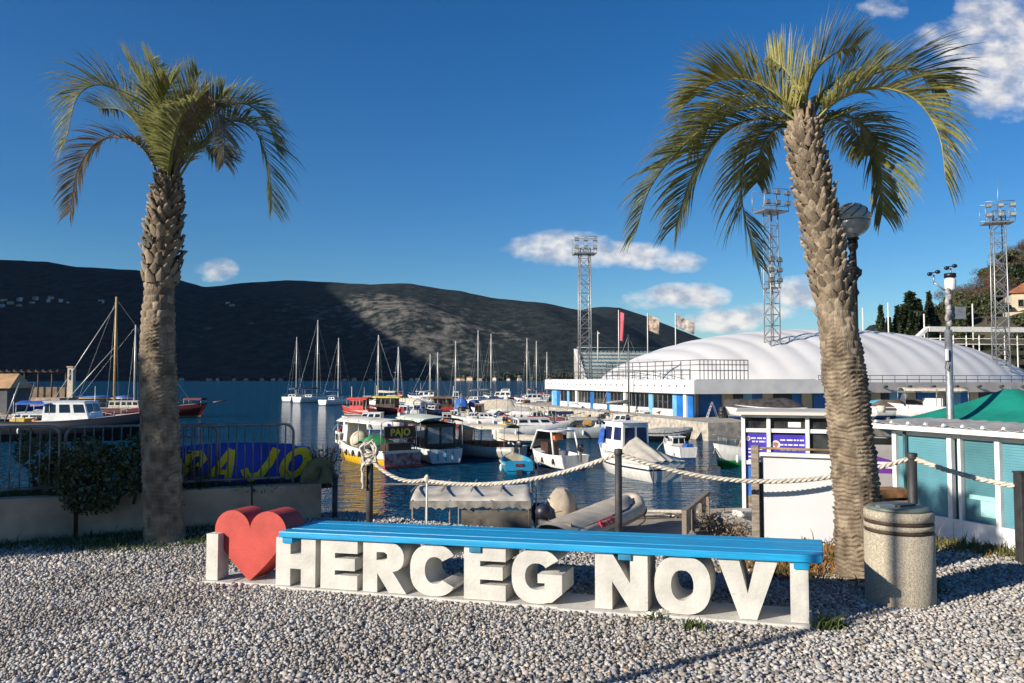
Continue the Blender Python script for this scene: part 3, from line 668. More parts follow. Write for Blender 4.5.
# ------------------------------------------------------------------ planter wall, fence, banner
WA, WB_ = Vector((-9.6, 7.25, 0)), Vector((-2.42, 10.2, 0)); wd = (WB_-WA).normalized(); wn = Vector((-wd.y, wd.x, 0)); WTOP = .27
wl = (WB_-WA).length
wall = thing('planter_wall', 'low bare concrete wall in two cast lengths below the railing', 'wall', WA, math.atan2(wd.y, wd.x))
js = wl-2.75
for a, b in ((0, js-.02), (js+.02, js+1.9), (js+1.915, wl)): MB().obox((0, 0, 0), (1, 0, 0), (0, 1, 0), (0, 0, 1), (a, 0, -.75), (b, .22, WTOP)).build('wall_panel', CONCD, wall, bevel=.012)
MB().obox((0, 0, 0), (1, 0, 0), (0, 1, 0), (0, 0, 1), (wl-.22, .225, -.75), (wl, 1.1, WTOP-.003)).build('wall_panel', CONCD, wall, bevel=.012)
MB().obox((0, 0, 0), (1, 0, 0), (0, 1, 0), (0, 0, 1), (js-.018, .02, -.6), (js+.018, .2, WTOP-.03)).build('joint', mat('rust_joint', (.05, .025, .015), .9, .3, 8), wall)
po = [WA+wn*.2, WA+wd*(wl-.2)+wn*.2, WA+wd*(wl-.2)+wn*1.5, WA+wn*1.6]
struct(MB().slab([(p.x, p.y) for p in po], -4.2, .20).build('planter_soil', mat('planter_soil', (.05, .04, .028), 1, .4, 4, .5, 20)))
def barrier(a, b, z, label, hgt=.77, nb=17):
    """crowd barrier: bent tube frame with round corners, upright bars"""
    a, b = Vector(a), Vector(b); d = (b-a); L = d.length; root = thing('metal_railing', label, 'railing', (a.x, a.y, z), math.atan2(d.y, d.x), 'railing sections on the planter wall')
    rc = .12; pts = [(0, 0, -.08), (0, 0, hgt-rc)]+[(rc-rc*math.cos(t), 0, hgt-rc+rc*math.sin(t)) for t in np.linspace(.2, 1.57, 6)]+[(L-rc+rc*math.sin(t), 0, hgt-rc+rc*math.cos(t)) for t in np.linspace(0, 1.4, 6)]+[(L, 0, hgt-rc), (L, 0, -.08)]
    m = mat('railing_galvanised', (.20, .20, .195), .55, .35, 7, .1, metal=.4)
    MB().tube(pts, .017, 8).build('frame', m, root)
    MB().tube([(0, 0, .1), (L, 0, .1)], .017, 6).build('bottom_rail', m, root)
    for i in range(1, nb): x = L*i/nb; MB().tube([(x, 0, .1), (x, 0, hgt-.01)], .0085, 6).build('bar', m, root)
    return root
F0 = WA+wn*.13; fb = lambda s: F0+wd*(wl-s)
rz_ = .26
barrier(fb(2.0), fb(.34), rz_, 'galvanised railing section with rounded corner in front of the blue banner')
barrier(fb(2.9)+wn*.06, fb(1.25)+wn*.12, rz_+.02, 'galvanised railing section overlapping behind the palm trunk', .76, 17)
barrier(fb(5.4), fb(2.95), rz_, 'galvanised railing section overgrown by the dark shrub', .80, 25)
# banner sheet hung behind the railing
def arc_(cx, cy, rx, ry): return [(cx+rx*math.cos(t), cy+ry*math.sin(t)) for t in np.linspace(0, 6.1, 28)]
def bwave(x, z): return .03*math.sin(x*5+z*3)+.02*math.sin(x*11)
B0 = fb(1.98)+wn*.42; BWm = 2.1; ban_rz = math.atan2(wd.y, wd.x)-.02
ban = thing('banner', 'blue cloth banner with slanted yellow letters hung behind the railing', 'banner', (B0.x, B0.y, .22), ban_rz)
nx, nz = 42, 14; vs = []
for i in range(nx):
    for j in range(nz):
        t = i/(nx-1); s = j/(nz-1); x = t*BWm; top = .50+.03*math.sin(t*4)-(.03 if t > .8 else 0); left = .16*s if t < .2 else 0
        x0 = .16*s+(BWm-.16*s)*t+(-.2*s*max(0, (t-.85)/.15)); vs.append((x0, bwave(x0, s), .03+top*s))
o = MB().add(vs, [tuple(int(x) for x in f) for f in grid_faces(nx, nz)], True).build('cloth', mat('banner_blue', (.018, .065, .55), .55, .25, 2, .1), ban)
sm = o.modifiers.new('thickness', 'SOLIDIFY'); sm.thickness = .006
YB = mat('banner_yellow', (1.0, .66, .02), .5, .15, 5)
def stroke(pts, w_):
    L_, R2 = [], []; pts = [Vector((*p, 0)) for p in pts]
    for i, p in enumerate(pts):
        d = (pts[min(i+1, len(pts)-1)]-pts[max(i-1, 0)]).normalized(); q = Vector((-d.y, d.x, 0))*w_*.5; L_.append(p+q); R2.append(p-q)
    return [(p.x, p.y) for p in L_+R2[::-1]]
sl = lambda pts: [(x+.38*y, y) for x, y in pts]
LET = {'P': [stroke(sl([(0, 0), (0, .40)]), .085), stroke(sl([(0, .36), (.12, .37), (.18, .30), (.14, .20), (0, .17)]), .075)],
       'A': [stroke(sl([(-.06, 0), (.02, .22), (.09, .40)]), .085), stroke(sl([(.09, .40), (.15, .20), (.19, 0)]), .085), stroke(sl([(.0, .12), (.16, .12)]), .06)],
       'J': [stroke(sl([(.20, .40), (.19, .22), (.13, .06), (.02, .03), (-.06, .09), (-.10, .15)]), .10)],
       'O': [sl(arc_(.12, .20, .19, .21)), sl(arc_(.12, .20, .085, .115))[::-1]]}
for ch, x in (('P', .30), ('A', .68), ('J', 1.12), ('O', 1.52)):
    loops = LET[ch]; parts_ = [loops] if ch == 'O' else [[l] for l in loops]; bm = bmesh.new()
    for k_, lp_ in enumerate(parts_): t_ = curve_mesh(lp_, .006); xform(t_, lambda c: Vector((c.x, c.y, c.z+.003*k_))); bm.from_mesh(t_); bpy.data.meshes.remove(t_)
    me = bpy.data.meshes.new('letter'); bm.to_mesh(me); bm.free()
    me = xform(me, lambda c: Vector((x+c.x, bwave(x+c.x, (.045+c.y)/.5)-.022-c.z, .075+c.y))); link('letter', me, YB, ban)
# olive round-topped sheet beside it
OB = at(322, 482, 10.35); ol = thing('canvas_flap', 'olive round-topped canvas flap with faded lettering at the end of the wall', 'canvas', (OB.x-.05, OB.y, .27), math.atan2(wd.y, wd.x)+.15)
lp = [(-.22, 0), (.22, 0)]+[(.22*math.cos(t)*(1 if t < 1.57 else 1.0), .10+.24*math.sin(t)) for t in np.linspace(0, math.pi, 18)]
me = xform(curve_mesh([lp], .04), lambda c: Vector((c.x+.12*max(0, .2-c.y)*(-1 if c.x < 0 else .2), -c.z+.02*math.sin(c.x*14), c.y-.02))); link('flap', me, mat('olive_canvas', (.15, .15, .075), .9, .3, 8, .4, 40), ol)
me = xform(text_mesh('JO', .17, .004, .3, .006), lambda c: Vector((c.x+.07, -.047-c.z+.02*math.sin((c.x+.07)*14), .12+c.y))); link('letter', me, mat('faded_print', (.09, .06, .03), .9, .3, 9), ol)

# ------------------------------------------------------------------ the bench on block letters
def bx(px, py=560, depth=0.0):
    r = ray(px, py); o = RB+EY*depth; t = (o.dot(EY))/(r.dot(EY)); return (Vector((r.x*t, r.y*t, 0))-RB).dot(EX)
bench = thing('letter_bench', 'blue slatted bench resting on white concrete block letters beside a red heart', 'bench', RB, math.atan2(EX.y, EX.x))
SH = .0285
def shear(me): return xform(me, lambda c: Vector((c.x, c.y, c.z+SH*c.x)))
def bpart(mb, name, m, bevel=0):
    o = mb.build(name, m, bench, bevel=bevel); shear(o.data); return o
def arc(cx, cy, rx, ry, a0, a1, n=14, p=1.0):
    out = []
    for t in np.linspace(math.radians(a0), math.radians(a1), n):
        c, s = math.cos(t), math.sin(t); out.append((cx+rx*math.copysign(abs(c)**p, c), cy+ry*math.copysign(abs(s)**p, s)))
    return out
GL = {
 'I': [[(0, 0), (1, 0), (1, 1), (0, 1)]],
 'H': [[(0, 0), (.37, 0), (.37, .36), (.64, .36), (.64, 0), (1, 0), (1, 1), (.64, 1), (.64, .66), (.37, .66), (.37, 1), (0, 1)]],
 'E': [[(0, 0), (1, 0), (1, .29), (.39, .29), (.39, .385), (.93, .385), (.93, .63), (.39, .63), (.39, .735), (1, .735), (1, 1), (0, 1)]],
 'R': [[(0, 0), (.34, 0), (.34, .38), (.62, 0), (1.02, 0), (.70, .42)]+arc(.56, .70, .40, .30, -55, 90, 10, .85)+[(0, 1)], [(.32, .64), (.32, .80), (.50, .80), (.57, .76), (.57, .68), (.50, .64)]],
 'C': [arc(.5, .5, .52, .5, 33, 327, 30, .82)+arc(.53, .5, .22, .26, 318, 42, 22, .9)],
 'G': [arc(.5, .5, .5, .5, 35, 292, 26, .82)+[(.80, .04), (1.0, .20), (1.0, .55), (.52, .55), (.52, .385), (.66, .385), (.66, .27)]+arc(.5, .5, .23, .245, 292, 40, 20, .9)],
 'N': [[(0, 0), (.33, 0), (.33, .50), (.68, 0), (1, 0), (1, 1), (.67, 1), (.67, .48), (.33, 1), (0, 1)]],
 'O': [arc(.5, .5, .5, .5, 0, 354, 40, .80), arc(.5, .5, .20, .265, 354, 0, 30, .9)],
 'V': [[(0, 1), (.37, 0), (.65, 0), (1, 1), (.64, 1), (.50, .43), (.36, 1)]],
}
LZ0, LZ1 = .035, .422
for ch, x0, x1, dep in (('I', 206, 217.5, .14), ('H', 275.8, 315.3, .30), ('E', 320.6, 357.3, .30), ('R', 363, 405.5, .30), ('C', 411, 456, .30), ('E', 464, 505.6, .30), ('G', 511.6, 562, .30), ('N', 595, 647.6, .30), ('O', 654.3, 710.5, .30), ('V', 717.4, 778, .30), ('I', 790, 808.3, .16)):
    a, b = bx(x0, 570, .03), bx(x1, 570, .03)
    me = curve_mesh(GL[ch], dep); xform(me, lambda c: Vector((a+c.x*(b-a), .03+dep-c.z, LZ0+c.y*(LZ1-LZ0)))); shear(me)
    bm = bmesh.new(); bm.from_mesh(me); bmesh.ops.recalc_face_normals(bm, faces=bm.faces); bm.to_mesh(me); bm.free()
    link('letter', me, LTCONC, bench, bevel=.006)
# heart
hp = []
for t in np.linspace(0, 1, 30):                                  # right half from notch to tip
    if t < .62:
        a = math.pi*(1.0-t/.62*1.18); hp.append((.26+.262*math.cos(a), .70+.262*math.sin(a)*1.05))
    else: s = (t-.62)/.38; e = (.26+.262*math.cos(math.pi*(-.18)), .70+.262*1.05*math.sin(math.pi*(-.18))); hp.append((e[0]*(1-s)+.0*s+.03*math.sin(s*3.1), e[1]*(1-s)))
hp[0] = (0, .72)
outline = hp+[(-x, y) for x, y in reversed(hp[1:-1])]
a, b = bx(214.8, 545, .10), bx(286, 545, .10); me = curve_mesh([outline], .26)
xform(me, lambda c: Vector((a+(c.x+.522)/1.044*(b-a), .10+.26-c.z, .03+c.y*.60))); shear(me); link('heart', me, mat('heart_red', (.43, .045, .032), .55, .14, 5, .1, 40, chips=((.26, .03, .03), .66, (1, 1, 1.6), 9)), bench, bevel=.006)
# base strips
for x0, x1, y0, y1 in ((203, 232, 0, .36), (226, 274, .04, .44), (274, 560, .0, .40), (556, 640, -.03, .40), (636, 812, -.01, .42)):
    bpart(MB().box(((bx(x0, 590)+bx(x1, 590))/2, (y0+y1)/2, .0), (bx(x1, 590)-bx(x0, 590)-.004, y1-y0, .062)), 'base_strip', LTCONC, .01)
# slats and battens
BLUE = mat('bench_blue', (.005, .285, .55), .42, .13, 4, .12, stretch=(.6, 9, 9), col2=(.004, .20, .40), chips=((.40, .44, .42), .69, (.7, 9, 9), 5))
BLUED = mat('batten_blue', (.012, .17, .30), .6, .3, 9)
xa, xb = bx(278.6, 535), bx(822.6, 556)
for i in range(5):
    wj = .112 if i else .05
for i, (y0, y1) in enumerate(((0, .132), (.141, .272), (.281, .412), (.421, .552))):
    j = rng.uniform(-.004, .004, 2); bpart(MB().box(((xa+xb)/2+j[0], (y0+y1)/2, .451+j[1]*.4), (xb-xa+j[0], y1-y0, .05)), 'slat', BLUE, .006)
for px in (286, 474, 624, 801):
    x = bx(px, 545); bpart(MB().box((x, .285, .402), (.095, .54, .046)), 'batten', BLUED if px != 286 and px != 801 else BLUE, .004)

# ------------------------------------------------------------------ litter bin
bp = Vector((2.76, 5.74, 0)); bz = gz(bp.x, bp.y)
binr = thing('litter_bin', 'round pebble-finish concrete litter bin with two dark bands beside the bench', 'litter bin', (bp.x, bp.y, bz))
AGG = mat('exposed_aggregate', (.43, .375, .285), .9, .3, 95, .6, 150, col2=(.25, .215, .16), detail=3)
r0, hb = .231, .655
MB().lathe([(r0-.006, -.04), (r0, 0), (r0, .499), (r0-.012, .502), (r0-.012, .528), (r0, .531), (r0, .560), (r0-.012, .563), (r0-.012, .589), (r0, .592), (r0, hb-.012), (r0-.012, hb), (r0-.055, hb), (r0-.06, hb-.10)], 48).build('body', AGG, binr)
for z in (.515, .576): MB().lathe([(r0-.008, z-.0125), (r0-.006, z-.0125), (r0-.006, z+.0125), (r0-.008, z+.0125)], 48).build('band', mat('band_brown', (.05, .03, .02), .7, .3, 12), binr)
lid = MB().lathe([(r0-.02, hb+.001), (r0-.02, hb+.018), (r0-.05, hb+.026), (.10, hb+.022), (.05, hb+.03)], 40).build('lid', mat('lid_green_metal', (.14, .17, .145), .5, .3, 10, .1, metal=.3), binr)
MB().box((.03, -.02, hb+.034), (.17, .07, .012), .5).build('flap', DSTEEL, lid); MB().box((-.12, -.06, hb+.03), (.12, .05, .02), .2).build('hinge', STEEL, lid)

# ------------------------------------------------------------------ rope fence
ROPE = mat('rope_fibre', (.60, .54, .45), .95, .25, 30, .5, 120)
POST = mat('post_iron', (.045, .045, .048), .6, .3, 10, .2, metal=.3)
def rpost(px, y, ztop, r, label, square=False):
    p = at(px, 400, y); z0 = gz(p.x, y)-.25
    root = thing('rope_post', label, 'post', (p.x, y, z0), 0, 'posts of the rope fence'); h = ztop-z0
    if square: MB().box((0, 0, h/2), (2*r, 2*r, h)).build('shaft', POST, root, bevel=.006); MB().box((0, 0, h+.006), (2*r+.01, 2*r+.01, .012)).build('cap', POST, root)
    else: MB().tube([(0, 0, 0), (0, 0, h)], r, 16).build('shaft', POST, root); MB().lathe([(r+.004, h-.05), (r+.006, h-.045), (r+.006, h+.004), (r, h+.01)], 16).build('cap', POST, root)
    return Vector((p.x, y, ztop))
P0 = rpost(370.5, 9.45, at(370, 449, 9.45).z, .040, 'dark iron post topped with a thick knot of rope')
P1 = rpost(618, 8.1, at(618, 450, 8.1).z, .036, 'dark round iron post behind the middle of the bench')
P2 = rpost(910.5, 7.5, at(910, 454, 7.5).z, .042, 'dark round iron post behind the concrete bin')
P3 = rpost(1020.5, 6.75, at(1020, 473, 6.75).z, .052, 'thick square iron post before the turquoise hut', True)
rpost(336, 10.15, at(336, 475, 10.15).z, .034, 'short dark post without rope at the end of the wall')
def rope_pts(a, b, sag, n):
    return [a.lerp(b, t)+Vector((0, 0, -4*sag*t*(1-t))) for t in np.linspace(0, 1, n)]
def rope(mb, pts, r=.019, twist=.055):
    pts = [Vector(p) for p in pts]; s = [0]
    for i in range(1, len(pts)): s.append(s[-1]+(pts[i]-pts[i-1]).length)
    for k in range(3):
        q = []
        for i, p in enumerate(pts):
            d = (pts[min(i+1, len(pts)-1)]-pts[max(i-1, 0)]).normalized(); a = d.cross(Vector((0, 0, 1))); a = a.normalized() if a.length > .05 else Vector((1, 0, 0)); b = a.cross(d)
            t = s[i]/twist*2*math.pi/3*1.0+k*2.0944; q.append(p+(a*math.cos(t)+b*math.sin(t))*r*.72)
        mb.tube(q, r*.72, 6)
    return mb
def ropes(a, b, sag, label, r=.0175):
    L = (b-a).length; return tag(rope(MB(), rope_pts(a, b, sag, int(L/.02)), r).build('rope', ROPE), label, 'rope', 'sagging ropes between the iron posts')
S0 = at(427, 479, 9.2)
stk = thing('stake', 'thin pale stake holding the rope above the moored canopy boat', 'stake', (S0.x, S0.y, gz(S0.x, S0.y)-.2)); MB().tube([(0, 0, 0), (0, 0, S0.z-gz(S0.x, S0.y)+.25)], .012, 6).build('rod', WHITE, stk); MB().ell((0, 0, S0.z-gz(S0.x, S0.y)+.2), (.035, .035, .05)).build('rope_lashing', ROPE, stk)
top = Vector((0, 0, -.035))
ropes(P0+top+Vector((0, -.05, -.06)), S0+Vector((0, 0, 0)), .12, 'white twisted rope hanging between the knotted post and the thin stake')
ropes(S0+Vector((0, 0, -.02)), P1+top, .145, 'white twisted rope rising from the stake to the middle post')
P15 = at(750, 476, 7.9); ropes(P1+top, P2+top, .25, 'white twisted rope sagging past the white panel and the palm trunk')
ropes(P2+top, P3+Vector((0, 0, -.12)), .03, 'white twisted rope sloping across the turquoise hut')
kn = MB()
for i in range(5):
    z = -.03-i*.033; rr2 = .062+.018*math.sin(i*2.1); rope(kn, [P0+Vector((rr2*math.cos(t), rr2*math.sin(t), z+.02*math.sin(2*t+i))) for t in np.linspace(0, 6.5, 34)], .019)
for s in (-1, 1): rope(kn, [P0+Vector((s*.05, -.06, -.1)), P0+Vector((s*.10, -.08, .02)), P0+Vector((s*.03, -.05, .10)), P0+Vector((-s*.05, -.06, .04)), P0+Vector((-s*.08, -.07, -.14)), P0+Vector((s*.02, -.08, -.16))], .02)
rope(kn, [P0+Vector((-.05, -.05, -.1)), P0+Vector((-.075, -.06, -.22)), P0+Vector((-.07, -.05, -.36)), P0+Vector((-.06, -.05, -.46))], .022)
tag(kn.build('rope_knot', ROPE), 'thick knot of white rope wound round the post top', 'rope')

# ------------------------------------------------------------------ white panel with brown posts
pa, pb = at(761, 500, 8.1), at(856, 500, 7.75); pa.z = pb.z = 0; pd = (pb-pa); PL = pd.length
pan = thing('panel_screen', 'white board screen with grey-brown posts in front of the kiosk', 'screen', (pa.x, pa.y, -.35), math.atan2(pd.y, pd.x))
zt = at(765, 452, 8.1).z+.35
MB().box((PL/2, 0, (zt-.02)/2), (PL, .05, zt-.02)).build('board', mat('panel_white', (.52, .525, .53), .5, .06, 1.2, .05), pan, bevel=.006)
MB().box((PL/2, -.03, zt-.015), (PL+.02, .075, .035)).build('cap_rail', WHITE, pan)
MB().box((-.045, -.035, zt/2+.03), (.075, .09, zt+.08)).build('post', GREYWOOD, pan, bevel=.005)
MB().box((-.0, -.0, zt/2-.05), (.05, .06, zt-.1)).build('post', DSTEEL, pan)
MB().tube([(0, -.06, zt+.045), (PL, -.06, zt+.045)], .012, 8).build('rail', mat('rail_brown', (.28, .17, .07), .6, .3, 8), pan)

# ------------------------------------------------------------------ kiosk on the lower quay
ka, kb = at(741, 400, 19.0), at(868, 400, 18.2); ka.z = kb.z = 0; kd = kb-ka; KL = kd.length
kz = lambda y: at(741, y, 19.0).z-YARD
ksk = thing('kiosk', 'white ticket kiosk with blue information boards standing on the quay', 'kiosk', (ka.x, ka.y, YARD), math.atan2(kd.y, kd.x))
KH = kz(414); px2m = 19.0/F
MB().box((KL/2, 1.1, KH+.03), (KL+.24, 2.7, .07)).build('roof', mat('kiosk_roof', (.55, .52, .46), .7, .15, 1), ksk)
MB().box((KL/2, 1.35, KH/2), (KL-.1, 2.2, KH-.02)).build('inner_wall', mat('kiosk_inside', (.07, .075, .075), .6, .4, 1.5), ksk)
cols_x = [0, 24*px2m, 60*px2m, 94*px2m, KL-.05]; rows = [kz(520), kz(462), kz(434), kz(416.5)]
for i, x in enumerate(cols_x): MB().box((x+.04, 0, KH/2), (.085, .10, KH)).build('frame_post', GEL, ksk)
for z in (KH-.03, kz(430), kz(462)+.0, .06): MB().box((KL/2, .012, z), (KL-.1, .07, .09)).build('frame_rail', GEL, ksk)
MB().box((KL/2+.35, .02, kz(462)/2), (KL-.85, .05, kz(462)-.1)).build('lower_panel', GEL, ksk)
for i in range(4): MB().box(((cols_x[i]+cols_x[i+1])/2+.04, .05, (kz(430)+KH)/2-.02), (cols_x[i+1]-cols_x[i]-.085, .02, KH-kz(430)-.1)).build('window', mat('kiosk_glass', (.05, .055, .055), .1, .5, 2), ksk)
MB().box(((cols_x[2]+cols_x[3])/2+.04, .05, (kz(462)+kz(430))/2), (cols_x[3]-cols_x[2]-.085, .02, kz(430)-kz(462)-.09)).build('window', mat('kiosk_glass', (.05,)*3), ksk)
MB().box(((cols_x[3]+cols_x[4])/2+.04, .05, (kz(462)+kz(430))/2), (cols_x[4]-cols_x[3]-.085, .02, kz(430)-kz(462)-.09)).build('window', mat('kiosk_glass', (.05,)*3), ksk)
IB = mat('board_indigo', (.055, .035, .36), .4, .12, 1.5); PRN = mat('print_white', (.68, .66, .72), .5, .1, 5)
def board(x0, x1, z0, z1, lines, seal, photo=False):
    b = MB().box(((x0+x1)/2, .030, (z0+z1)/2), (x1-x0, .02, z1-z0)).build('sign_board', IB, ksk); r = random.Random(int(x0*99)+int(z1*10)); H = z1-z0; W = x1-x0
    mb = MB()
    for (fx0, fx1, fz) in lines:
        x = x0+W*fx0
        while x < x0+W*fx1:
            wl_ = r.uniform(.05, .16); wl_ = min(wl_, x0+W*fx1-x); mb.box((x+wl_/2, .017, z0+H*fz), (wl_*.86, .006, .035)); x += wl_+.012
    mb.build('print_line', PRN, b)
    if seal:
        cx, cz = x0+W*seal[0], z0+H*seal[1]; s = seal[2]
        me = xform(curve_mesh([arc(0, 0, s, s, 0, 350, 24)], .006), lambda c: Vector((cx+c.x, .02-c.z, cz+c.y))); link('seal', me, PRN, b)
        me = xform(curve_mesh([[(-.5*s, .55*s), (.5*s, .55*s), (.5*s, -.1*s), (0, -.65*s), (-.5*s, -.1*s)]], .006), lambda c: Vector((cx+c.x, .012-c.z, cz+c.y))); link('shield', me, mat('seal_red', (.42, .16, .08), .5, .3, 30), b)
    if photo:
        MB().box(((x0+x1)/2, .018, z0+H*.42), (W*.98, .006, H*.34)).build('photo_sky', mat('photo_sky', (.05, .17, .50), .4, .3, 2), b)
        MB().box(((x0+x1)/2, .016, z0+H*.13), (W*.98, .006, H*.24)).build('photo_town', mat('photo_town', (.32, .26, .18), .4, .5, 9, col2=(.04, .045, .03)), b)
board(cols_x[1]+.09, cols_x[2]+.0, kz(461)+.02, kz(434), [(.26, .96, .80), (.26, .98, .62), (.26, .97, .44), (.15, .75, .12)], (.14, .62, .10))
board(.09, cols_x[1]-.0, kz(516), kz(432), [(.25, .95, .93), (.3, .95, .89), (.12, .8, .80), (.12, .28, .76), (.4, .9, .76), (.12, .28, .71), (.4, .9, .71), (.12, .24, .67), (.4, .86, .67)], (.12, .925, .055), True)
MB().box((kz(0)*0+cols_x[3]+.95, .035, kz(450)), (.34, .01, .30)).build('notice', GEL, ksk); MB().box((cols_x[1]+.62, .035, kz(424)), (.28, .01, .12)).build('notice', GEL, ksk); MB().box((cols_x[3]+.3, .035, kz(425)), (.12, .01, .16)).build('notice', mat('notice_blue', (.2, .4, .6), .5, .1, 5), ksk)
MB().tube([(3.1, .3, KH+.06), (3.1, .3, KH+.22)], .09, 10).build('roof_vent', CREAM, ksk); MB().tube([(2.85, .35, KH+.06), (2.85, .35, KH+.16)], .06, 8).build('roof_vent', CREAM, ksk)

# ------------------------------------------------------------------ turquoise hut and green awning
ha = at(869, 400, 18.0); hb_ = at(1040, 400, 14.4); ha.z = hb_.z = 0; hd = (hb_-ha).normalized(); HLn = 9.0
hut = thing('hut', 'white framed hut with turquoise panels and a grey sheet roof', 'hut', (ha.x, ha.y, -1.62), math.atan2(hd.y, hd.x))
he = 2.10; fx = lambda px: ((lambda r: ((ha.x*r.y-ha.y*r.x)/(hd.y*r.x-hd.x*r.y)))(ray(px, 470)))
TURQ = mat('turquoise_panel', (.10, .265, .315), .35, .1, 1.2); BLIND = mat('blind_slats', (.07, .19, .22), .3, .12, 1.2)
x_first = fx(897)
MB().box((x_first+3.6, .95, he/2-.03), (7.0, 1.7, he-.08)).build('inner_wall', mat('hut_inner', (.10, .2, .22), .6, .2, 1), hut)
MB().box((HLn/2-.1, -.34, he+.10), (HLn+.3, .04, .10)).build('fascia', GEL, hut)
rf = MB(); nn = 54
for i in range(nn+1):
    x = -.15+i*(HLn+.2)/nn; z = .022*(1 if i % 2 else -1)
    rf.v += [(x, -.36, he+.17+z), (x, 1.9, he+.20+z)]
rf.f = [(2*i, 2*i+2, 2*i+3, 2*i+1) for i in range(nn)]; rf.sm = [False]*nn
o = rf.build('roof_sheet', mat('grey_roof_sheet', (.38, .36, .33), .7, .18, 2), hut); sm = o.modifiers.new('t', 'SOLIDIFY'); sm.thickness = .01
for i in range(22): MB().box((.05+i*.42, -.30, he+.205), (.07, .07, .05), taper=.6).build('roof_clip', GEL, hut)
posts = [897, 952, 962, 1000]; xs_ = [fx(p) for p in posts]; xs_ += [xs_[-1]+1.15, xs_[-1]+2.35, xs_[-1]+3.5]
MB().box((x_first+3.5, -.02, .17), (7.0, .07, .44)).build('kick_board', GEL, hut); MB().box((x_first+3.5, .0, he+.0), (7.0, .09, .14)).build('head_rail', GEL, hut)
MB().box((x_first+3.5, -.03, .40), (7.0, .08, .08)).build('sill', GEL, hut)
for i, x in enumerate(xs_): MB().box((x, -.02, he/2), (.10 if i != 2 else .06, .11, he)).build('frame_post', GEL, hut)
pan_x = [(xs_[0], xs_[1]), (xs_[2], xs_[3]), (xs_[3], xs_[4]), (xs_[4], xs_[5]), (xs_[5], xs_[6])]
for i, (a, b) in enumerate(pan_x):
    MB().box(((a+b)/2, .035, .42+(he-.5)/2), (b-a-.09, .02, he-.50)).build('panel', BLIND if i == 1 else TURQ, hut)
    s = MB()
    for k in range(30): s.box(((a+b)/2, .017, .46+k*(he-.55)/30), (b-a-.10, .008, .018))
    s.build('blind', BLIND if i == 1 else TURQ, hut)
MB().box(((xs_[2]+xs_[3])/2+.15, .012, .72), (.34, .02, .30)).box(((xs_[2]+xs_[3])/2+.02, .012, .92), (.55, .02, .09)).build('notice', mat('notice_pale', (.3, .52, .5), .5, .1, 5), hut)
MB().tube([(x_first+.28, -.08, .3), (x_first+.28, -.08, he)], .03, 8).build('pipe', mat('pipe_green', (.05, .10, .10), .5, .2, 4), hut)
# stored boards and purple sign at the hut's side wall
ga = at(884, 445, 17.9); ps = thing('sign_panel', 'purple sign panel with white stripe leaning beside the hut', 'sign', (ga.x, ga.y, YARD), math.atan2(kd.y, kd.x))
MB().box((0, 0, 1.0), (1.9, .05, 1.9)).build('backing', mat('sign_grey', (.3, .29, .29), .6, .2, 1), ps); MB().add([(-.95, -.032, 1.75), (.45, -.032, 1.35), (.45, -.032, 1.15), (-.95, -.032, 1.15)], [(0, 1, 2, 3)]).build('purple_field', mat('purple_print', (.11, .02, .22), .5, .15, 2), ps)
MB().box((-.1, -.036, 1.38), (.5, .008, .05)).box((-.1, -.036, 1.28), (.6, .008, .04)).build('print_line', PRN, ps); MB().box((-.05, -.03, 1.86), (.8, .02, .14)).build('dark_strip', BLACK, ps)
for k in range(4):
    sp_ = at(886, 505, 17.0); b = thing('timber_stack', 'stack of rusty brown planks lying behind the palm trunk', 'planks', (sp_.x, sp_.y+.1, YARD), .15) if k == 0 else b
    MB().box((rr_.uniform(-.1, .1), 0, .12+k*.24), (1.6, .5, .17)).build('plank', mat('rust_plank_%d' % (k % 2), (.25, .12, .05) if k % 2 else (.4, .3, .2), .9, .4, 5, .3), b)
# green awning behind the hut
ta = at(1011, 386, 20.5)
tent = thing('awning', 'green tarpaulin awning stretched to a peak behind the hut roof', 'awning', (ta.x, ta.y, YARD), math.atan2(hd.y, hd.x)+.25)
pk = ta.z-YARD; nx = 26; vs = []
for i in range(nx):
    for j in range(nx):
        u, v = i/(nx-1)*2-1, j/(nx-1)*2-1; rr3 = max(abs(u), abs(v)); x, y = u*3.0, v*2.8
        z = pk-(pk-2.05)*rr3**.9-.12*math.sin(rr3*math.pi)*1.3+.03*math.sin(u*9+v*4)*rr3; vs.append((x, y, z))
o = MB().add(vs, [tuple(int(x) for x in f) for f in grid_faces(nx, nx)], True).build('canopy', TEALT, tent); sm = o.modifiers.new('t', 'SOLIDIFY'); sm.thickness = .01
for sx in (-1, 1):
    for sy in (-1, 1): MB().tube([(sx*2.95, sy*2.75, 0), (sx*2.95, sy*2.75, 2.06)], .035, 8).build('leg', STEEL, tent)
MB().tube([(0, 0, 0), (0, 0, pk-.03)], .03, 8).build('pole', STEEL, tent)

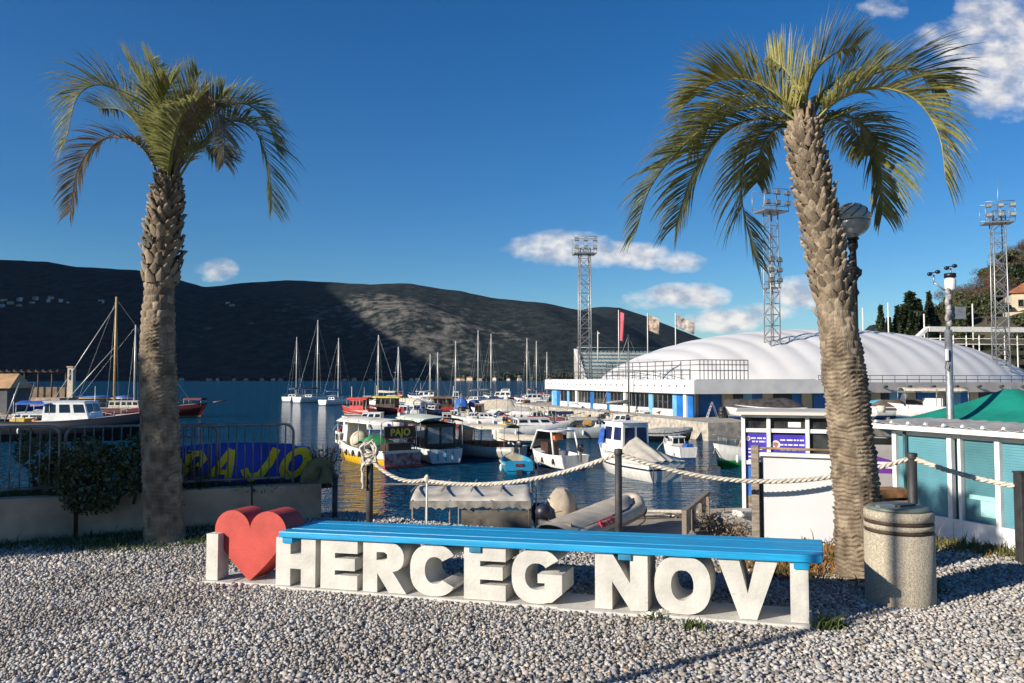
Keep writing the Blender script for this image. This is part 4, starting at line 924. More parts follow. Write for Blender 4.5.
# ------------------------------------------------------------------ weather mast
wp = at(950.5, 420, 19.5); wm = thing('weather_mast', 'grey pole carrying cup anemometers, a box and wires above the hut', 'mast', (wp.x, wp.y, YARD)); zz = lambda y: at(950, y, 19.5).z-YARD
MB().tube([(0, 0, 0), (0, 0, zz(330))], .085, 12).tube([(0, 0, zz(330)), (0, 0, zz(285))], .05, 10).build('pole', STEEL, wm)
MB().lathe([(.10, zz(291)), (.13, zz(289)), (.13, zz(280)), (.10, zz(278))], 14, (.08, 0, 0)).build('shield', GEL, wm); MB().lathe([(.135, zz(277.5)), (.135, zz(273.5))], 14, (.08, 0, 0)).build('sensor_band', BLACK, wm)
MB().box((.27, 0, zz(313)), (.24, .2, .30)).build('instrument_box', STEEL, wm)
MB().tube([(.05, 0, zz(315)), (.2, 0, zz(315))], .03, 6).tube([(0, 0, zz(291)), (-.32, 0, zz(283))], .02, 6).tube([(-.32, 0, zz(284)), (-.32, 0, zz(275))], .018, 6).tube([(.1, 0, zz(275)), (.1, 0, zz(268))], .018, 6).build('bracket', STEEL, wm)
for (x, z, s) in ((-.32, zz(273), 1), (.1, zz(267), 1)):
    for q in (-1, 1): MB().ell((x+q*.11, q*.02, z+.03*q*s), (.07, .05, .05), 8, 6).build('cup', BLACK, wm)
    MB().tube([(x-.11, 0, z), (x+.11, 0, z+.03)], .012, 5).build('cup_arm', BLACK, wm)
c = MB()
for k in range(7): c.ell((.03*math.sin(k*2.2)-.02, -.08, zz(292)-.13*k), (.07, .06, .1), 8, 6)
c.build('cable_bundle', mat('cable_mixed', (.10, .09, .09), .6, .6, 9, col2=(.45, .43, .42)), wm)
MB().box((-.10, -.1, zz(355)), (.05, .06, .28)).build('sensor', GEL, wm); MB().tube([(-.10, -.1, zz(361)), (-.16, -.1, zz(368)), (-.08, -.1, zz(371)), (-.02, -.08, zz(364))], .008, 5).build('wire', BLACK, wm)

# ------------------------------------------------------------------ street lamps
def street_lamp(x, y, label, top, rad):
    z0 = gz(x, y)-.1; r = thing('street_lamp', label, 'street lamp', (x, y, z0)); h = top-z0; gl = mat('lamp_frosted', (.52, .52, .48), .22, .2, 6, trans=.35)
    MB().lathe([(rad*1.0, h-rad), (rad*1.03, h-rad*.98), (rad*1.0, h-rad*.92)]+[(rad*math.cos(t), h-rad*.92+rad*.92*math.sin(t)) for t in np.linspace(.05, 1.5, 8)]+[(.01, h)], 32).build('hood', mat('lamp_hood', (.50, .48, .41), .35, .25, 5, .0, stretch=(1, 1, 3)), r)
    bd = MB()  # palm shadow across the hood, modelled as dark curved bands
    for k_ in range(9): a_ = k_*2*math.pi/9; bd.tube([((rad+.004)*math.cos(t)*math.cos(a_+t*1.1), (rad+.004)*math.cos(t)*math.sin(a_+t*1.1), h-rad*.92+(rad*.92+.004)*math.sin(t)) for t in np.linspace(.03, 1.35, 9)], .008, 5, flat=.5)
    bd.build('hood_shadow_bands', mat('hood_shadow_dark', (.06, .055, .045), .6, .2, 6), r)
    MB().lathe([(rad*.32, h-rad*2)]+[(rad*math.cos(t), h-rad*1.02-rad*.95*math.sin(-t)) for t in np.linspace(-1.25, -.04, 9)], 32).build('bowl', gl, r)
    MB().lathe([(rad*.30, h-rad*2.0), (rad*.36, h-rad*2.03), (rad*.34, h-rad*2.12), (rad*.2, h-rad*2.2)], 16).build('collar', BLACK, r)
    zc = h-rad*2.2; pr = [(.075, 0), (.085, .02), (.06, .1), (.045, .35), (.04, 1.0), (.035, zc-.55), (.055, zc-.52), (.035, zc-.48), (.03, zc-.35), (.065, zc-.33), (.07, zc-.29), (.035, zc-.25), (.03, zc-.1), (.05, zc-.06), (.045, zc)]
    MB().lathe(pr, 14).build('post', mat('lamp_post_iron', (.04, .03, .027), .6, .4, 14, .3), r)
    for s in (-1, 1): MB().tube([(0, 0, zc-.45), (s*.05, .02, zc-.36), (s*.085, .03, zc-.33), (s*.09, .03, zc-.28)], .012, 6).build('scroll', BLACK, r)
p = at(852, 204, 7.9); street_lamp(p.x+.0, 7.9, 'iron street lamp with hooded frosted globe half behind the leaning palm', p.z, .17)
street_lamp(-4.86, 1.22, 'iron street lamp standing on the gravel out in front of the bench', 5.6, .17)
# ------------------------------------------------------------------ palms
FR_G = leafmat('frond_green', (.10, .12, .032), (.37, .35, .13), .42, .34, 5)
FR_Y = leafmat('frond_yellowgreen', (.19, .19, .055), (.50, .45, .16), .42, .36, 5)
FR_D = leafmat('frond_dry', (.16, .12, .07), (.36, .29, .18), .7, .2, 5)
STALK = mat('frond_stalk', (.24, .21, .07), .5, .25, 5)
def catmull(P, n):
    P = [Vector(p) for p in P]; P = [P[0]*2-P[1]]+P+[P[-1]*2-P[-2]]; out = []; m = len(P)-3
    for i in range(n):
        t = i/(n-1)*m; k = min(int(t), m-1); t -= k; a, b, c, d = P[k:k+4]
        out.append(.5*((2*b)+(c-a)*t+(2*a-5*b+4*c-d)*t*t+(3*b-a-3*c+d)*t**3))
    return out
def frond(parent, origin, pts, leaf, m, seed, nleaf=108, droop=.35, start=.10, wid=.0115):
    """arching midrib with two combs of long narrow leaflets"""
    r = random.Random(seed); N = 60; C = catmull(pts, N); C = [c-origin for c in C]
    fr = MB(); fr.tube(C[::3]+[C[-1]], [.020-.016*(i/20) for i in range(len(C[::3])+1)], 6, flat=.6)
    st = fr.build('frond', m, parent)
    v = []; f = []; side_prev = None
    tang = [(C[min(i+1, N-1)]-C[max(i-1, 0)]).normalized() for i in range(N)]
    chord = (C[N//2]-C[0]); pl = chord.cross(C[-1]-C[0])
    if pl.length < 1e-4: pl = Vector((0, 1, 0))
    pl.normalize()
    for k in range(nleaf):
        t = start+(1-start)*k/(nleaf-1); x = t*(N-1); i = min(int(x), N-2); p = C[i].lerp(C[i+1], x-i); tg = tang[i]
        sd_ = pl-tg*pl.dot(tg); sd_.normalize(); up = sd_.cross(tg)
        if up.z < 0 and abs(up.z) > .0: up = -up
        env = math.sin(min(1, (t-start)/(1-start)*1.25+.22)*math.pi*.5)*(1-.55*max(0, (t-.55)/.45)**1.5)
        for s in (-1, 1):
            L = leaf*env*r.uniform((.82), 1.12); fw = .62+.55*t+r.uniform(-.12, .12)
            d = (sd_*s*r.uniform(.75, 1.0)+tg*fw+up*r.uniform(.25, .6)); d.normalize(); w_ = wid*r.uniform(.8, 1.15)
            wv = d.cross(up); wv = wv.normalized() if wv.length > .05 else tg.copy(); wv = (wv+up*r.uniform(-.5, .5)).normalized()
            o = len(v); q = p.copy(); dd = d.copy(); seg = 4
            for j in range(seg+1):
                ww = w_*(.55, 1.0, .85, .5, .06)[j]; v.append(q-wv*ww); v.append(q+wv*ww)
                q = q+dd*(L/seg); dd = (dd+Vector((0, 0, -droop*.75*r.uniform(.5, 1.3)*(j+1)*.32))).normalized()
            for j in range(seg): a = o+2*j; f.append((a, a+1, a+3, a+2))
    MB().add(v, f).build('leaflets', m, st, fix=False)
    return st
def trunk_mesh(base, mids, rad, boots_from, seed, row=.062, K=11, boot_amp=.045, ring_amp=.013):
    """leaning trunk: leaf-scar rings below, overlapping old leaf bases above"""
    N, M = 720, 132; C = catmull(mids, N); S = [0]
    for i in range(1, N): S.append(S[-1]+(C[i]-C[i-1]).length)
    T = np.array(S)/S[-1]; H = S[-1]; s = np.array(S)[:, None]; th = np.linspace(0, 2*np.pi, M, endpoint=False)[None, :]
    R0 = np.interp(T, [q[0] for q in rad], [q[1] for q in rad])[:, None]
    g = np.random.default_rng(seed)
    w1 = .35*(vnoise(np.cos(th)*1.8+s*0+5, np.sin(th)*1.8+s*1.5, seed)-.5)
    # boots
    rv = s/row+w1*.35+.4*(vnoise(th*2.6, s*5, seed+20)-.5); ri = np.floor(rv); b = rv-ri; ang = th/(2*np.pi)*K+.5*(ri % 2)+.45*(vnoise(ri*1.37+.5, ri*0+.5, seed+21)-.5)+.35*(vnoise(th*3, s*7, seed+22)-.5); ci = np.floor(ang); a = ang-ci-.5; ci = ci % K
    rnd = vnoise(ci*7.3+.5, ri*3.1+.5, seed+2); rnd2 = vnoise(ci*5.1+.5, ri*9.7+.5, seed+7)
    wall_ = np.clip(1-(2*np.abs(a))**2.6, 0, 1); prof = np.clip(np.sin(np.pi*np.clip(b*(.92+.1*rnd2), 0, 1)), 0, 1)**.6*(.45+.65*b)
    boot = .35*boot_amp*(.55+.8*rnd)*wall_*prof
    # rings
    sec = np.floor(th/(2*np.pi)*9+1.4*vnoise(th*0+1.5, s*5, seed+12)+.9*vnoise(th*4, s*6, seed+13)) % 9
    rr_v = s/(row*.55)+.75*vnoise(sec*3.7+.5, s*0+.5, seed+3)+.9*vnoise(th*5, s*8, seed+14)+.3*np.sin(th*2+s*4); rb = rr_v-np.floor(rr_v); ring = ring_amp*(np.where(rb < .8, rb/.8, (1-rb)/.2))**.8*(.25+1.5*vnoise(sec*2.3+.5, np.floor(rr_v)*1.7+.5, seed+4))
    k = np.clip((T[:, None]-boots_from+.04*np.sin(th*3+seed))/.05, 0, 1)
    disp = boot*k+ring*(1-k)+.012*(fbm(th*4, s*9, 4, seed+9)-.5)
    Rr = R0+disp; P = np.array([[c.x, c.y, c.z] for c in C])
    V = np.stack([P[:, 0:1]+Rr*np.cos(th), P[:, 1:2]+Rr*np.sin(th), np.repeat(P[:, 2:3], M, 1)], -1)
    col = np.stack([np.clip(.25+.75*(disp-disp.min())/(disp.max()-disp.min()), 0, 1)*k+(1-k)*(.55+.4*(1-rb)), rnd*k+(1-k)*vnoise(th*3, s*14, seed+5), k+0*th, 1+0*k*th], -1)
    return V.transpose(1, 0, 2).reshape(-1, 3), grid_faces(M, N, True), col.transpose(1, 0, 2).reshape(-1, 4)
def leaf_bases(mids, rad, t0, row, K, amp, seed):
    """cut leaf bases standing off the upper trunk like shingles: each a blunt, fibrous wedge"""
    r = random.Random(seed); N = 300; C = catmull(mids, N); S = [0]
    for i in range(1, N): S.append(S[-1]+(C[i]-C[i-1]).length)
    H = S[-1]; V = []; F_ = []; TC = []; s = t0*H-row*1.2; k = 0
    while s < H*.965:
        t = s/H; fade = min(1, max(.25, (t-t0+.05)/.09)); n = K if t < .93 else max(5, K-3)
        for j in range(n):
            if r.random() < .06: continue
            ss = s+r.uniform(-.3, .3)*row; tt = min(.995, max(0, ss/H)); c = C[min(N-1, int(tt*(N-1)))]; ax = (C[min(N-1, int(tt*(N-1))+4)]-C[max(0, int(tt*(N-1))-4)]).normalized()
            R0 = float(np.interp(tt, [q[0] for q in rad], [q[1] for q in rad])); a = (j+.5*(k % 2)+r.uniform(-.22, .22))*2*math.pi/n; o = Vector((math.cos(a), math.sin(a), 0)); o = (o-ax*o.dot(ax)).normalized(); sd_ = ax.cross(o); skew = r.uniform(-.25, .25)
            w_ = 2*math.pi*R0/n*r.uniform(.40, .60); L = row*r.uniform(1.25, 1.9); out = amp*r.uniform(.55, 1.35)*fade; tone = r.random(); th_ = r.uniform(.6, 1.1); b = len(V); NS = 7
            for (u, wk, ok_, dk) in ((0, 1.0, -.012, .25), (.45, .98, out*.35, .45), (.80, r.uniform(.68, .88), out*.8, .75), (1.0, r.uniform(.5, .72), out, 1.0), (1.02, .3, out*.35, .55)):
                for q in range(NS):
                    v = q/(NS-1)*2-1; bulge = (1-v*v)*.55*w_*th_
                    p = c+ax*(L*u-(.22*L*v*v if u > .7 else 0)+r.uniform(-.004, .004))+o*(R0+ok_+bulge-.010+r.uniform(-.003, .003))+sd_*(w_*wk*v+skew*w_*u); V.append((p.x, p.y, p.z)); TC.append((dk, tone*.75+.25*dk, 1, 1))
            for u in range(4):
                for q in range(NS-1): i = b+u*NS+q; F_.append((i, i+1, i+NS+1, i+NS))
        s += row; k += 1
    return np.array(V), np.array(F_), np.array(TC)
def trunkmat():
    m = bpy.data.materials.new('palm_bark'); m.use_nodes = True; t = NT(m.node_tree); b = t.n['Principled BSDF']; at_ = t.add('ShaderNodeAttribute'); at_.attribute_name = 'tint'
    s = t.add('ShaderNodeSeparateColor'); t.link(at_.outputs['Color'], s.inputs[0]); tc = t.add('ShaderNodeTexCoord'); mp = t.add('ShaderNodeMapping'); mp.inputs['Scale'].default_value = (5, 5, 1.2); t.link(tc.outputs['Object'], mp.inputs[0])
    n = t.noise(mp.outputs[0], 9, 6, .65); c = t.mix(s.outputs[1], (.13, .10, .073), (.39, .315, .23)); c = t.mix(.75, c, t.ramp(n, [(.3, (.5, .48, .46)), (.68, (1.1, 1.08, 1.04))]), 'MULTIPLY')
    t.link(c, b.inputs['Base Color']); b.inputs['Roughness'].default_value = .95; b.inputs['Specular IOR Level'].default_value = .15
    bn = t.add('ShaderNodeBump'); bn.inputs['Distance'].default_value = .012; n2 = t.noise(mp.outputs[0], 22, 5, .6); t.link(n2, bn.inputs['Height']); t.link(bn.outputs[0], b.inputs['Normal']); return m
TM = trunkmat()
def palm(label, d, axis, rad, boots, fronds, seed, leaf, wid, extra=None, **kw):
    base = at(axis[0][0], axis[0][1], d); origin = Vector((base.x, d, gz(base.x, d))); root = thing('palm_tree', label, 'palm tree', origin)
    mids = [at(px, py, d)-origin for px, py in axis]; mids[0].z = -.15
    v, f, c = trunk_mesh(origin, mids, rad, boots, seed, **kw); np_mesh('trunk', v, f, TM, True, root, colors=c); v, f, c = leaf_bases(mids, rad, boots, kw['row'], kw['K'], kw['boot_amp'], seed+50); np_mesh('leaf_base', v, f, TM, True, root, colors=c)
    r = random.Random(seed); Hc = mids[-1]; Rt = rad[-1][1]
    cap = MB()                                                   # cut leaf stems round the growing point
    for k in range(kw.get('stems', 0) or 26):
        a = k*2.4; e = r.uniform(.1, .34); L = r.uniform(.14, .36)*(1.3 if seed == 3 else .5); p0 = Hc+Vector((Rt*.75*math.cos(a), Rt*.75*math.sin(a), -.22+.012*k)); p1 = p0+Vector((math.cos(a)*L*e, math.sin(a)*L*e, L))
        cap.tube([p0, p0.lerp(p1, .5)+Vector((math.cos(a)*.01, math.sin(a)*.01, 0)), p1], [.034, .026, .014], 5, flat=.6)
    cap.build('stem_stub', mat('stub_brown', (.24, .17, .10), .9, .4, 12, .4), root)
    for i, (pp, off, m, lf, dr) in enumerate(fronds):
        n = len(pp); P = [at(px, py, d+off*(j/(n-1))**.8)for j, (px, py) in enumerate(pp)]
        frond(root, origin, P, leaf*lf, m, seed*100+i, droop=dr, wid=wid)
    return root
# palm beside the bin
fr_r = [
 ([(806, 128), (775, 108), (735, 112), (690, 140), (652, 185), (636, 232)], .35, FR_G, 1.0, .55),
 ([(803, 128), (770, 118), (728, 130), (695, 170), (676, 225)], .85, FR_G, 1.05, .6),
 ([(806, 130), (775, 122), (748, 150), (742, 200), (756, 262)], .55, FR_G, .95, .6),
 ([(804, 126), (782, 98), (748, 80), (715, 82), (686, 104)], .15, FR_Y, .95, .25),
 ([(808, 124), (806, 98), (815, 72), (834, 54), (858, 46)], .55, FR_Y, .85, .15),
 ([(811, 126), (838, 100), (875, 88), (913, 98), (938, 132), (946, 180)], -.5, FR_Y, 1.0, .5),
 ([(811, 124), (840, 92), (880, 72), (918, 70), (944, 88)], .25, FR_G, .95, .4),
 ([(813, 130), (842, 116), (868, 130), (880, 165), (882, 214)], .5, FR_G, .9, .6),
 ([(811, 127), (832, 118), (852, 128), (866, 155)], 1.0, FR_G, .8, .6),
 ([(800, 130), (778, 128), (762, 148), (757, 182)], .95, FR_G, .75, .6),
 ([(802, 126), (775, 100), (742, 96), (708, 118), (690, 150)], .95, FR_G, .9, .45),
 ([(808, 122), (800, 92), (786, 70), (768, 56)], .8, FR_Y, .7, .1),
 ([(809, 124), (826, 92), (850, 72), (882, 62)], .95, FR_Y, .8, .2),
]
palm('leaning palm with full green crown beside the concrete bin', 6.45, [(862, 584), (857, 500), (847, 400), (834, 300), (819, 215), (806, 150), (805, 126)],
     [(0, .19), (.05, .178), (.2, .160), (.45, .152), (.62, .138), (.8, .128), (.93, .105), (1, .06)], .50, fr_r, 5, .62, .0092, row=.062, K=11, boot_amp=.034, ring_amp=.021)
fr_l = [
 ([(166, 184), (150, 140), (130, 103), (103, 85), (78, 96), (66, 140)], -.5, FR_G, 1.0, .45),
 ([(162, 184), (146, 152), (124, 138), (98, 142), (78, 170), (70, 212)], .3, FR_D, .75, .55),
 ([(165, 180), (156, 130), (146, 92), (130, 66)], .5, FR_G, .95, .15),
 ([(170, 178), (176, 135), (188, 100), (198, 74)], .2, FR_G, .72, .1),
 ([(173, 182), (190, 138), (216, 112), (246, 104), (268, 124), (277, 150)], .4, FR_Y, .85, .4),
 ([(175, 184), (200, 146), (228, 122), (254, 130), (268, 165), (272, 208)], -.4, FR_G, .95, .5),
 ([(172, 180), (188, 130), (206, 106), (222, 118), (224, 162)], -.7, FR_D, .7, .5),
 ([(168, 180), (166, 140), (160, 108), (170, 84)], -.5, FR_G, .9, .25),
 ([(170, 182), (186, 146), (204, 118), (222, 96)], -.1, FR_G, .9, .2),
 ([(166, 180), (150, 128), (160, 92), (150, 60)], .9, FR_Y, .8, .1),
 ([(166, 184), (152, 152), (140, 128), (122, 110), (98, 108)], .9, FR_G, .85, .4),
 ([(172, 184), (188, 156), (206, 146), (222, 158)], .9, FR_G, .8, .5),
 ([(168, 182), (172, 148), (180, 120), (196, 102)], -.8, FR_G, .85, .3),
]
palm('upright palm with shaggy leaf bases in front of the planter wall', 8.85, [(166, 541), (161, 450), (158, 370), (159, 300), (164, 235), (167, 200), (168, 178)],
     [(0, .222), (.06, .202), (.2, .192), (.42, .188), (.56, .175), (.63, .165), (.78, .130), (.9, .10), (1, .06)], .565, fr_l, 3, .66, .0092, row=.082, K=10, boot_amp=.062, ring_amp=.015)

# ------------------------------------------------------------------ shrub, dry weed, grass
def shrub(name, label, loc, spots, n, size, m, seed, cat='shrub', stems=True):
    root = thing(name, label, cat, loc); r = np.random.default_rng(seed); P = []
    for (c, s, k) in spots:
        q = r.normal(size=(int(n*k), 3)); q /= np.linalg.norm(q, axis=1)[:, None]; q *= r.random((len(q), 1))**.4; P.append(q*np.array(s)+np.array(c))
    v, f = leaf_cloud(np.concatenate(P), size, seed, aspect=.9); np_mesh('foliage', v, f, m, False, root)
    if stems:
        mb = MB()
        for (c, s, k) in [q for q in spots if q[0][2] > .3]: mb.tube([(c[0]*.8, c[1]*.6, -.05), (c[0]*.9+.03, c[1]*.8, c[2]*.6), c], [.018, .012, .005], 5)
        mb.build('stem', BARK, root)
    return root
sp0 = fb(2.62); shrub('shrub', 'dark leafy shrub growing through the railing and over the wall', (sp0.x, sp0.y, .2), [((-.55, 0, .5), (.26, .2, .28), .3), ((-.25, .0, .28), (.42, .26, .28), 1.0), ((.0, -.1, .5), (.34, .22, .26), .4), ((.40, -.05, .36), (.42, .26, .32), .9), ((.1, -.22, .02), (.34, .10, .17), .3), ((.62, .0, .62), (.26, .18, .22), .2), ((-.85, .1, .6), (.12, .12, .2), .1)], 1700, .028, leafmat('shrub_leaf', (.03, .04, .015), (.12, .13, .05), .5, .2, 6), 31)
sp1 = fb(1.35); shrub('weed', 'scraggly weed tuft between the palm trunk and the banner', (sp1.x+.1, sp1.y, .2), [((-.25, 0, .14), (.22, .2, .16), 1), ((.3, .1, .05), (.5, .15, .06), .5), ((-.35, .1, .36), (.12, .1, .2), .3)], 150, .026, LEAF_OL, 33)
def blades(pts, hgt, seed, wd=.006, lean=.5):
    r = np.random.default_rng(seed); n = len(pts); a = r.uniform(0, 6.283, n); h = hgt*np.exp(r.normal(0, .35, n)); L = r.normal(0, lean, (n, 2))*h[:, None]
    dx = np.stack([np.cos(a), np.sin(a), 0*a], 1)*wd*r.uniform(.6, 1.5, (n, 1)); mid = pts+np.stack([L[:, 0]*.3, L[:, 1]*.3, h*.6], 1); tip = pts+np.stack([L[:, 0], L[:, 1], h], 1)
    v = np.stack([pts-dx, pts+dx, mid+dx*.7, mid-dx*.7, tip, tip], 1)[:, :5].reshape(-1, 3)
    b = np.arange(n)[:, None]*5; f4 = np.concatenate([b+np.array([[0, 1, 2, 3]])], 0); f3 = np.concatenate([b+np.array([[3, 2, 4, 4]])], 0); return v, np.concatenate([f4, f3])
def grass(name, pts, hgt, m, seed, **k):
    v, f = blades(np.array(pts), hgt, seed, **k); f = [tuple(dict.fromkeys(q)) for q in f.tolist()]; me = bpy.data.meshes.new(name); me.from_pydata(v.tolist(), [], f); o = link(name, me, m); o['kind'] = 'stuff'; return o
GR = leafmat('grass_blades', (.03, .055, .012), (.10, .13, .03), .6, .2, 2); GRY = leafmat('dry_grass', (.13, .11, .03), (.30, .24, .09), .7, .2, 2)
g = np.random.default_rng(5); P = []
for i in range(5200):                                            # strip at the foot of the wall
    s = g.random()*wl; o = abs(g.normal(0, .22)); p = WA+wd*s-wn*(o+.01)
    if vnoise(np.array(s*1.3), np.array(o*3), 2) > .42-.3*(o < .12) and p.y < 9.9: P.append((p.x, p.y, gz(p.x, p.y)))
for i in range(2400):
    a = g.random()*6.28; rr4 = .24+abs(g.normal(0, .35)); P.append((-3.85+rr4*math.cos(a)*1.5, 8.75+rr4*math.sin(a)*.7, gz(-3.85, 8.75)))
grass('grass', [p for p in P if inside(np.array([p[0]]), np.array([p[1]]), EDGE)[0] and (Vector(p)-WA).dot(wn) < -.01], .055, GR, 1)
P = [tuple(WA+wd*(g.random()*wl)+wn*(.25+g.random()*.5)+Vector((0, 0, .2))) for i in range(4500)]
grass('planter_grass', P, .10, GR, 2)
P = []
for i in range(7000):
    t = g.random(); a = Vector((3.98, 7.72, 0)).lerp(Vector((8.0, 3.0, 0)), t); o = -abs(g.normal(0, .16))+.05; nn_ = Vector((-.76, -.65, 0)); p = a-nn_*o*1.0
    if vnoise(np.array(t*22), np.array(o*4), 8) > .35: P.append((p.x-.02, p.y-.02, gz(p.x, p.y)))
grass('grass', P, .06, GRY, 3); grass('grass', P[:1800], .065, GR, 4)
P = []
for cx, cy, s, n_ in ((2.55, 6.9, .35, 900), (3.0, 7.2, .4, 700), (2.25, 6.6, .18, 300), (2.9, 6.05, .10, 240), (2.02, 5.16, .05, 160), (3.05, 5.95, .07, 160), (1.17, 5.20, .035, 70)):
    for i in range(n_): P.append((cx+g.normal(0, s), cy+g.normal(0, s*.6), gz(cx, cy)+.012))
grass('weeds', P[:1900], .05, mat('weed_rust', (.20, .085, .02), .8, .5, 3, col2=(.06, .07, .02)), 6, wd=.009); grass('weeds', P[1900:], .055, GR, 7)
wp_ = on(1170/1.0 if False else 628, 612, .0)
# yellow fallen leaf by the palm foot
lp_ = on(814, 581, .03); tag(MB().loft([[(lp_.x-.05, lp_.y, lp_.z+.02), (lp_.x-.05, lp_.y+.01, lp_.z+.025)], [(lp_.x-.02, lp_.y-.03, lp_.z+.05), (lp_.x-.01, lp_.y+.05, lp_.z+.06)], [(lp_.x+.03, lp_.y-.03, lp_.z+.045), (lp_.x+.03, lp_.y+.05, lp_.z+.05)], [(lp_.x+.06, lp_.y, lp_.z+.02), (lp_.x+.06, lp_.y+.01, lp_.z+.02)]], closed=False, caps=False).build('fallen_leaf', mat('yellow_leaf', (.62, .33, .04), .7, .2, 20)), 'yellow fallen leaf lying by the palm foot', 'leaf')
# little white flowers by the letter O
fp = on(655, 617, .0); fl = thing('flower_clump', 'small clump of white flowers at the foot of the letters', 'flowers', (fp.x, fp.y, gz(fp.x, fp.y)))
r = np.random.default_rng(3); v, f = leaf_cloud(r.normal(0, 1, (60, 3))*np.array([.045, .03, .012])+np.array([0, 0, .03]), .012, 1); np_mesh('leaf_tuft', v, f, GR, False, fl)
v, f = leaf_cloud(r.normal(0, 1, (34, 3))*np.array([.045, .03, .01])+np.array([0, 0, .055]), .010, 2); np_mesh('petals', v, f, mat('petal_white', (.7, .68, .55), .6, .1, 20), False, fl)
# dry bush at the end of the wall
dp = at(326, 470, 10.5); r = np.random.default_rng(8); root = thing('dry_bush', 'dry reddish brown bush at the end of the planter wall', 'bush', (dp.x, dp.y, .18)); mb = MB()
for k in range(110):
    a = r.uniform(0, 6.28); L = r.uniform(.25, .62); e = r.uniform(.08, .5); p1 = Vector((math.cos(a)*L*e, math.sin(a)*L*e*.6, L)); mb.tube([(r.normal(0, .05), r.normal(0, .04), 0), p1*.55+Vector((0, 0, .02)), p1], [.005, .0035, .0015], 4, False)
mb.build('twigs', mat('dry_twig', (.14, .07, .035), .9, .4, 9), root); v, f = leaf_cloud(np.stack([r.normal(0, .13, 420), r.normal(0, .09, 420), .08+.42*r.random(420)], 1), .013, 8); np_mesh('foliage', v, f, leafmat('dry_leaf', (.08, .05, .02), (.20, .12, .05), .8, .15, 8), False, root)

# ------------------------------------------------------------------ house added out of view for its shade, and trees that dapple the wall
hx = lambda u_, n_: uu*u_+un*n_
hb2 = hx(-31, 11.9); hs2 = thing('shade_house', 'narrow cream house with grey roof added out of view to shade the wall', 'building', (hb2.x, hb2.y, -.6), math.atan2(uu.y, uu.x))
MB().box((0, 0, 6.6), (10, 4.3, 13.0)).build('wall', HW[1], hs2); MB().box((0, 0, 13.1), (10.2, 4.4, .2)).build('roof', HRG, hs2)
for j in range(4):
    for i in range(2): f = MB().box((5.03, -1.1+i*2.2, 1.9+j*3.1), (.12, 1.3, 1.6)).build('window', DGLASS, hs2); MB().box((5.08, -1.1+i*2.2, 1.03+j*3.1), (.3, 1.5, .1)).build('sill', WHITE, f)
tpos = hx(-13.5, 10.9); o = copy_tree(protos['green'], label='green broadleaf tree growing beside the narrow cream house'); o.location = (tpos.x, tpos.y, 2.2); o.scale = (.7, .7, 1.25)
o2 = copy_tree(protos['green'], label='slim broadleaf tree growing nearest the road beside the narrow cream house'); q2 = hx(-13.2, 9.72); o2.location = (q2.x, q2.y, 3.4); o2.scale = (.36, .36, 1.0); MB().tube([(0, 0, -4.2), (.1, 0, -1), (0, 0, .4)], [.3, .26, .22], 8).build('trunk', BARK, o2)
tb = MB().tube([(0, 0, -2.2), (.05, 0, -.6), (0, 0, .6)], [.2, .16, .14], 8).build('trunk', BARK, o)

# leaf litter and twigs on the gravel
r = np.random.default_rng(41); Y = r.uniform(3.4, 9, 420); X = r.uniform(-1, 1, 420)*(.62*Y+.4); k = inside(X, Y, EDGE) & (vnoise(X*1.2, Y*1.2, 5) > .38); P = np.stack([X[k], Y[k], gz(X[k], Y[k])+.034], 1)
v, f = leaf_cloud(P, .014, 9, aspect=.7); c = np.repeat(P, 4, 0); v[:, 2] = c[:, 2]+(v[:, 2]-c[:, 2])*.35; o = np_mesh('leaf_litter', v, f, leafmat('litter_leaf', (.07, .04, .02), (.26, .16, .07), .9, .05, 6), False); o['kind'] = 'stuff'
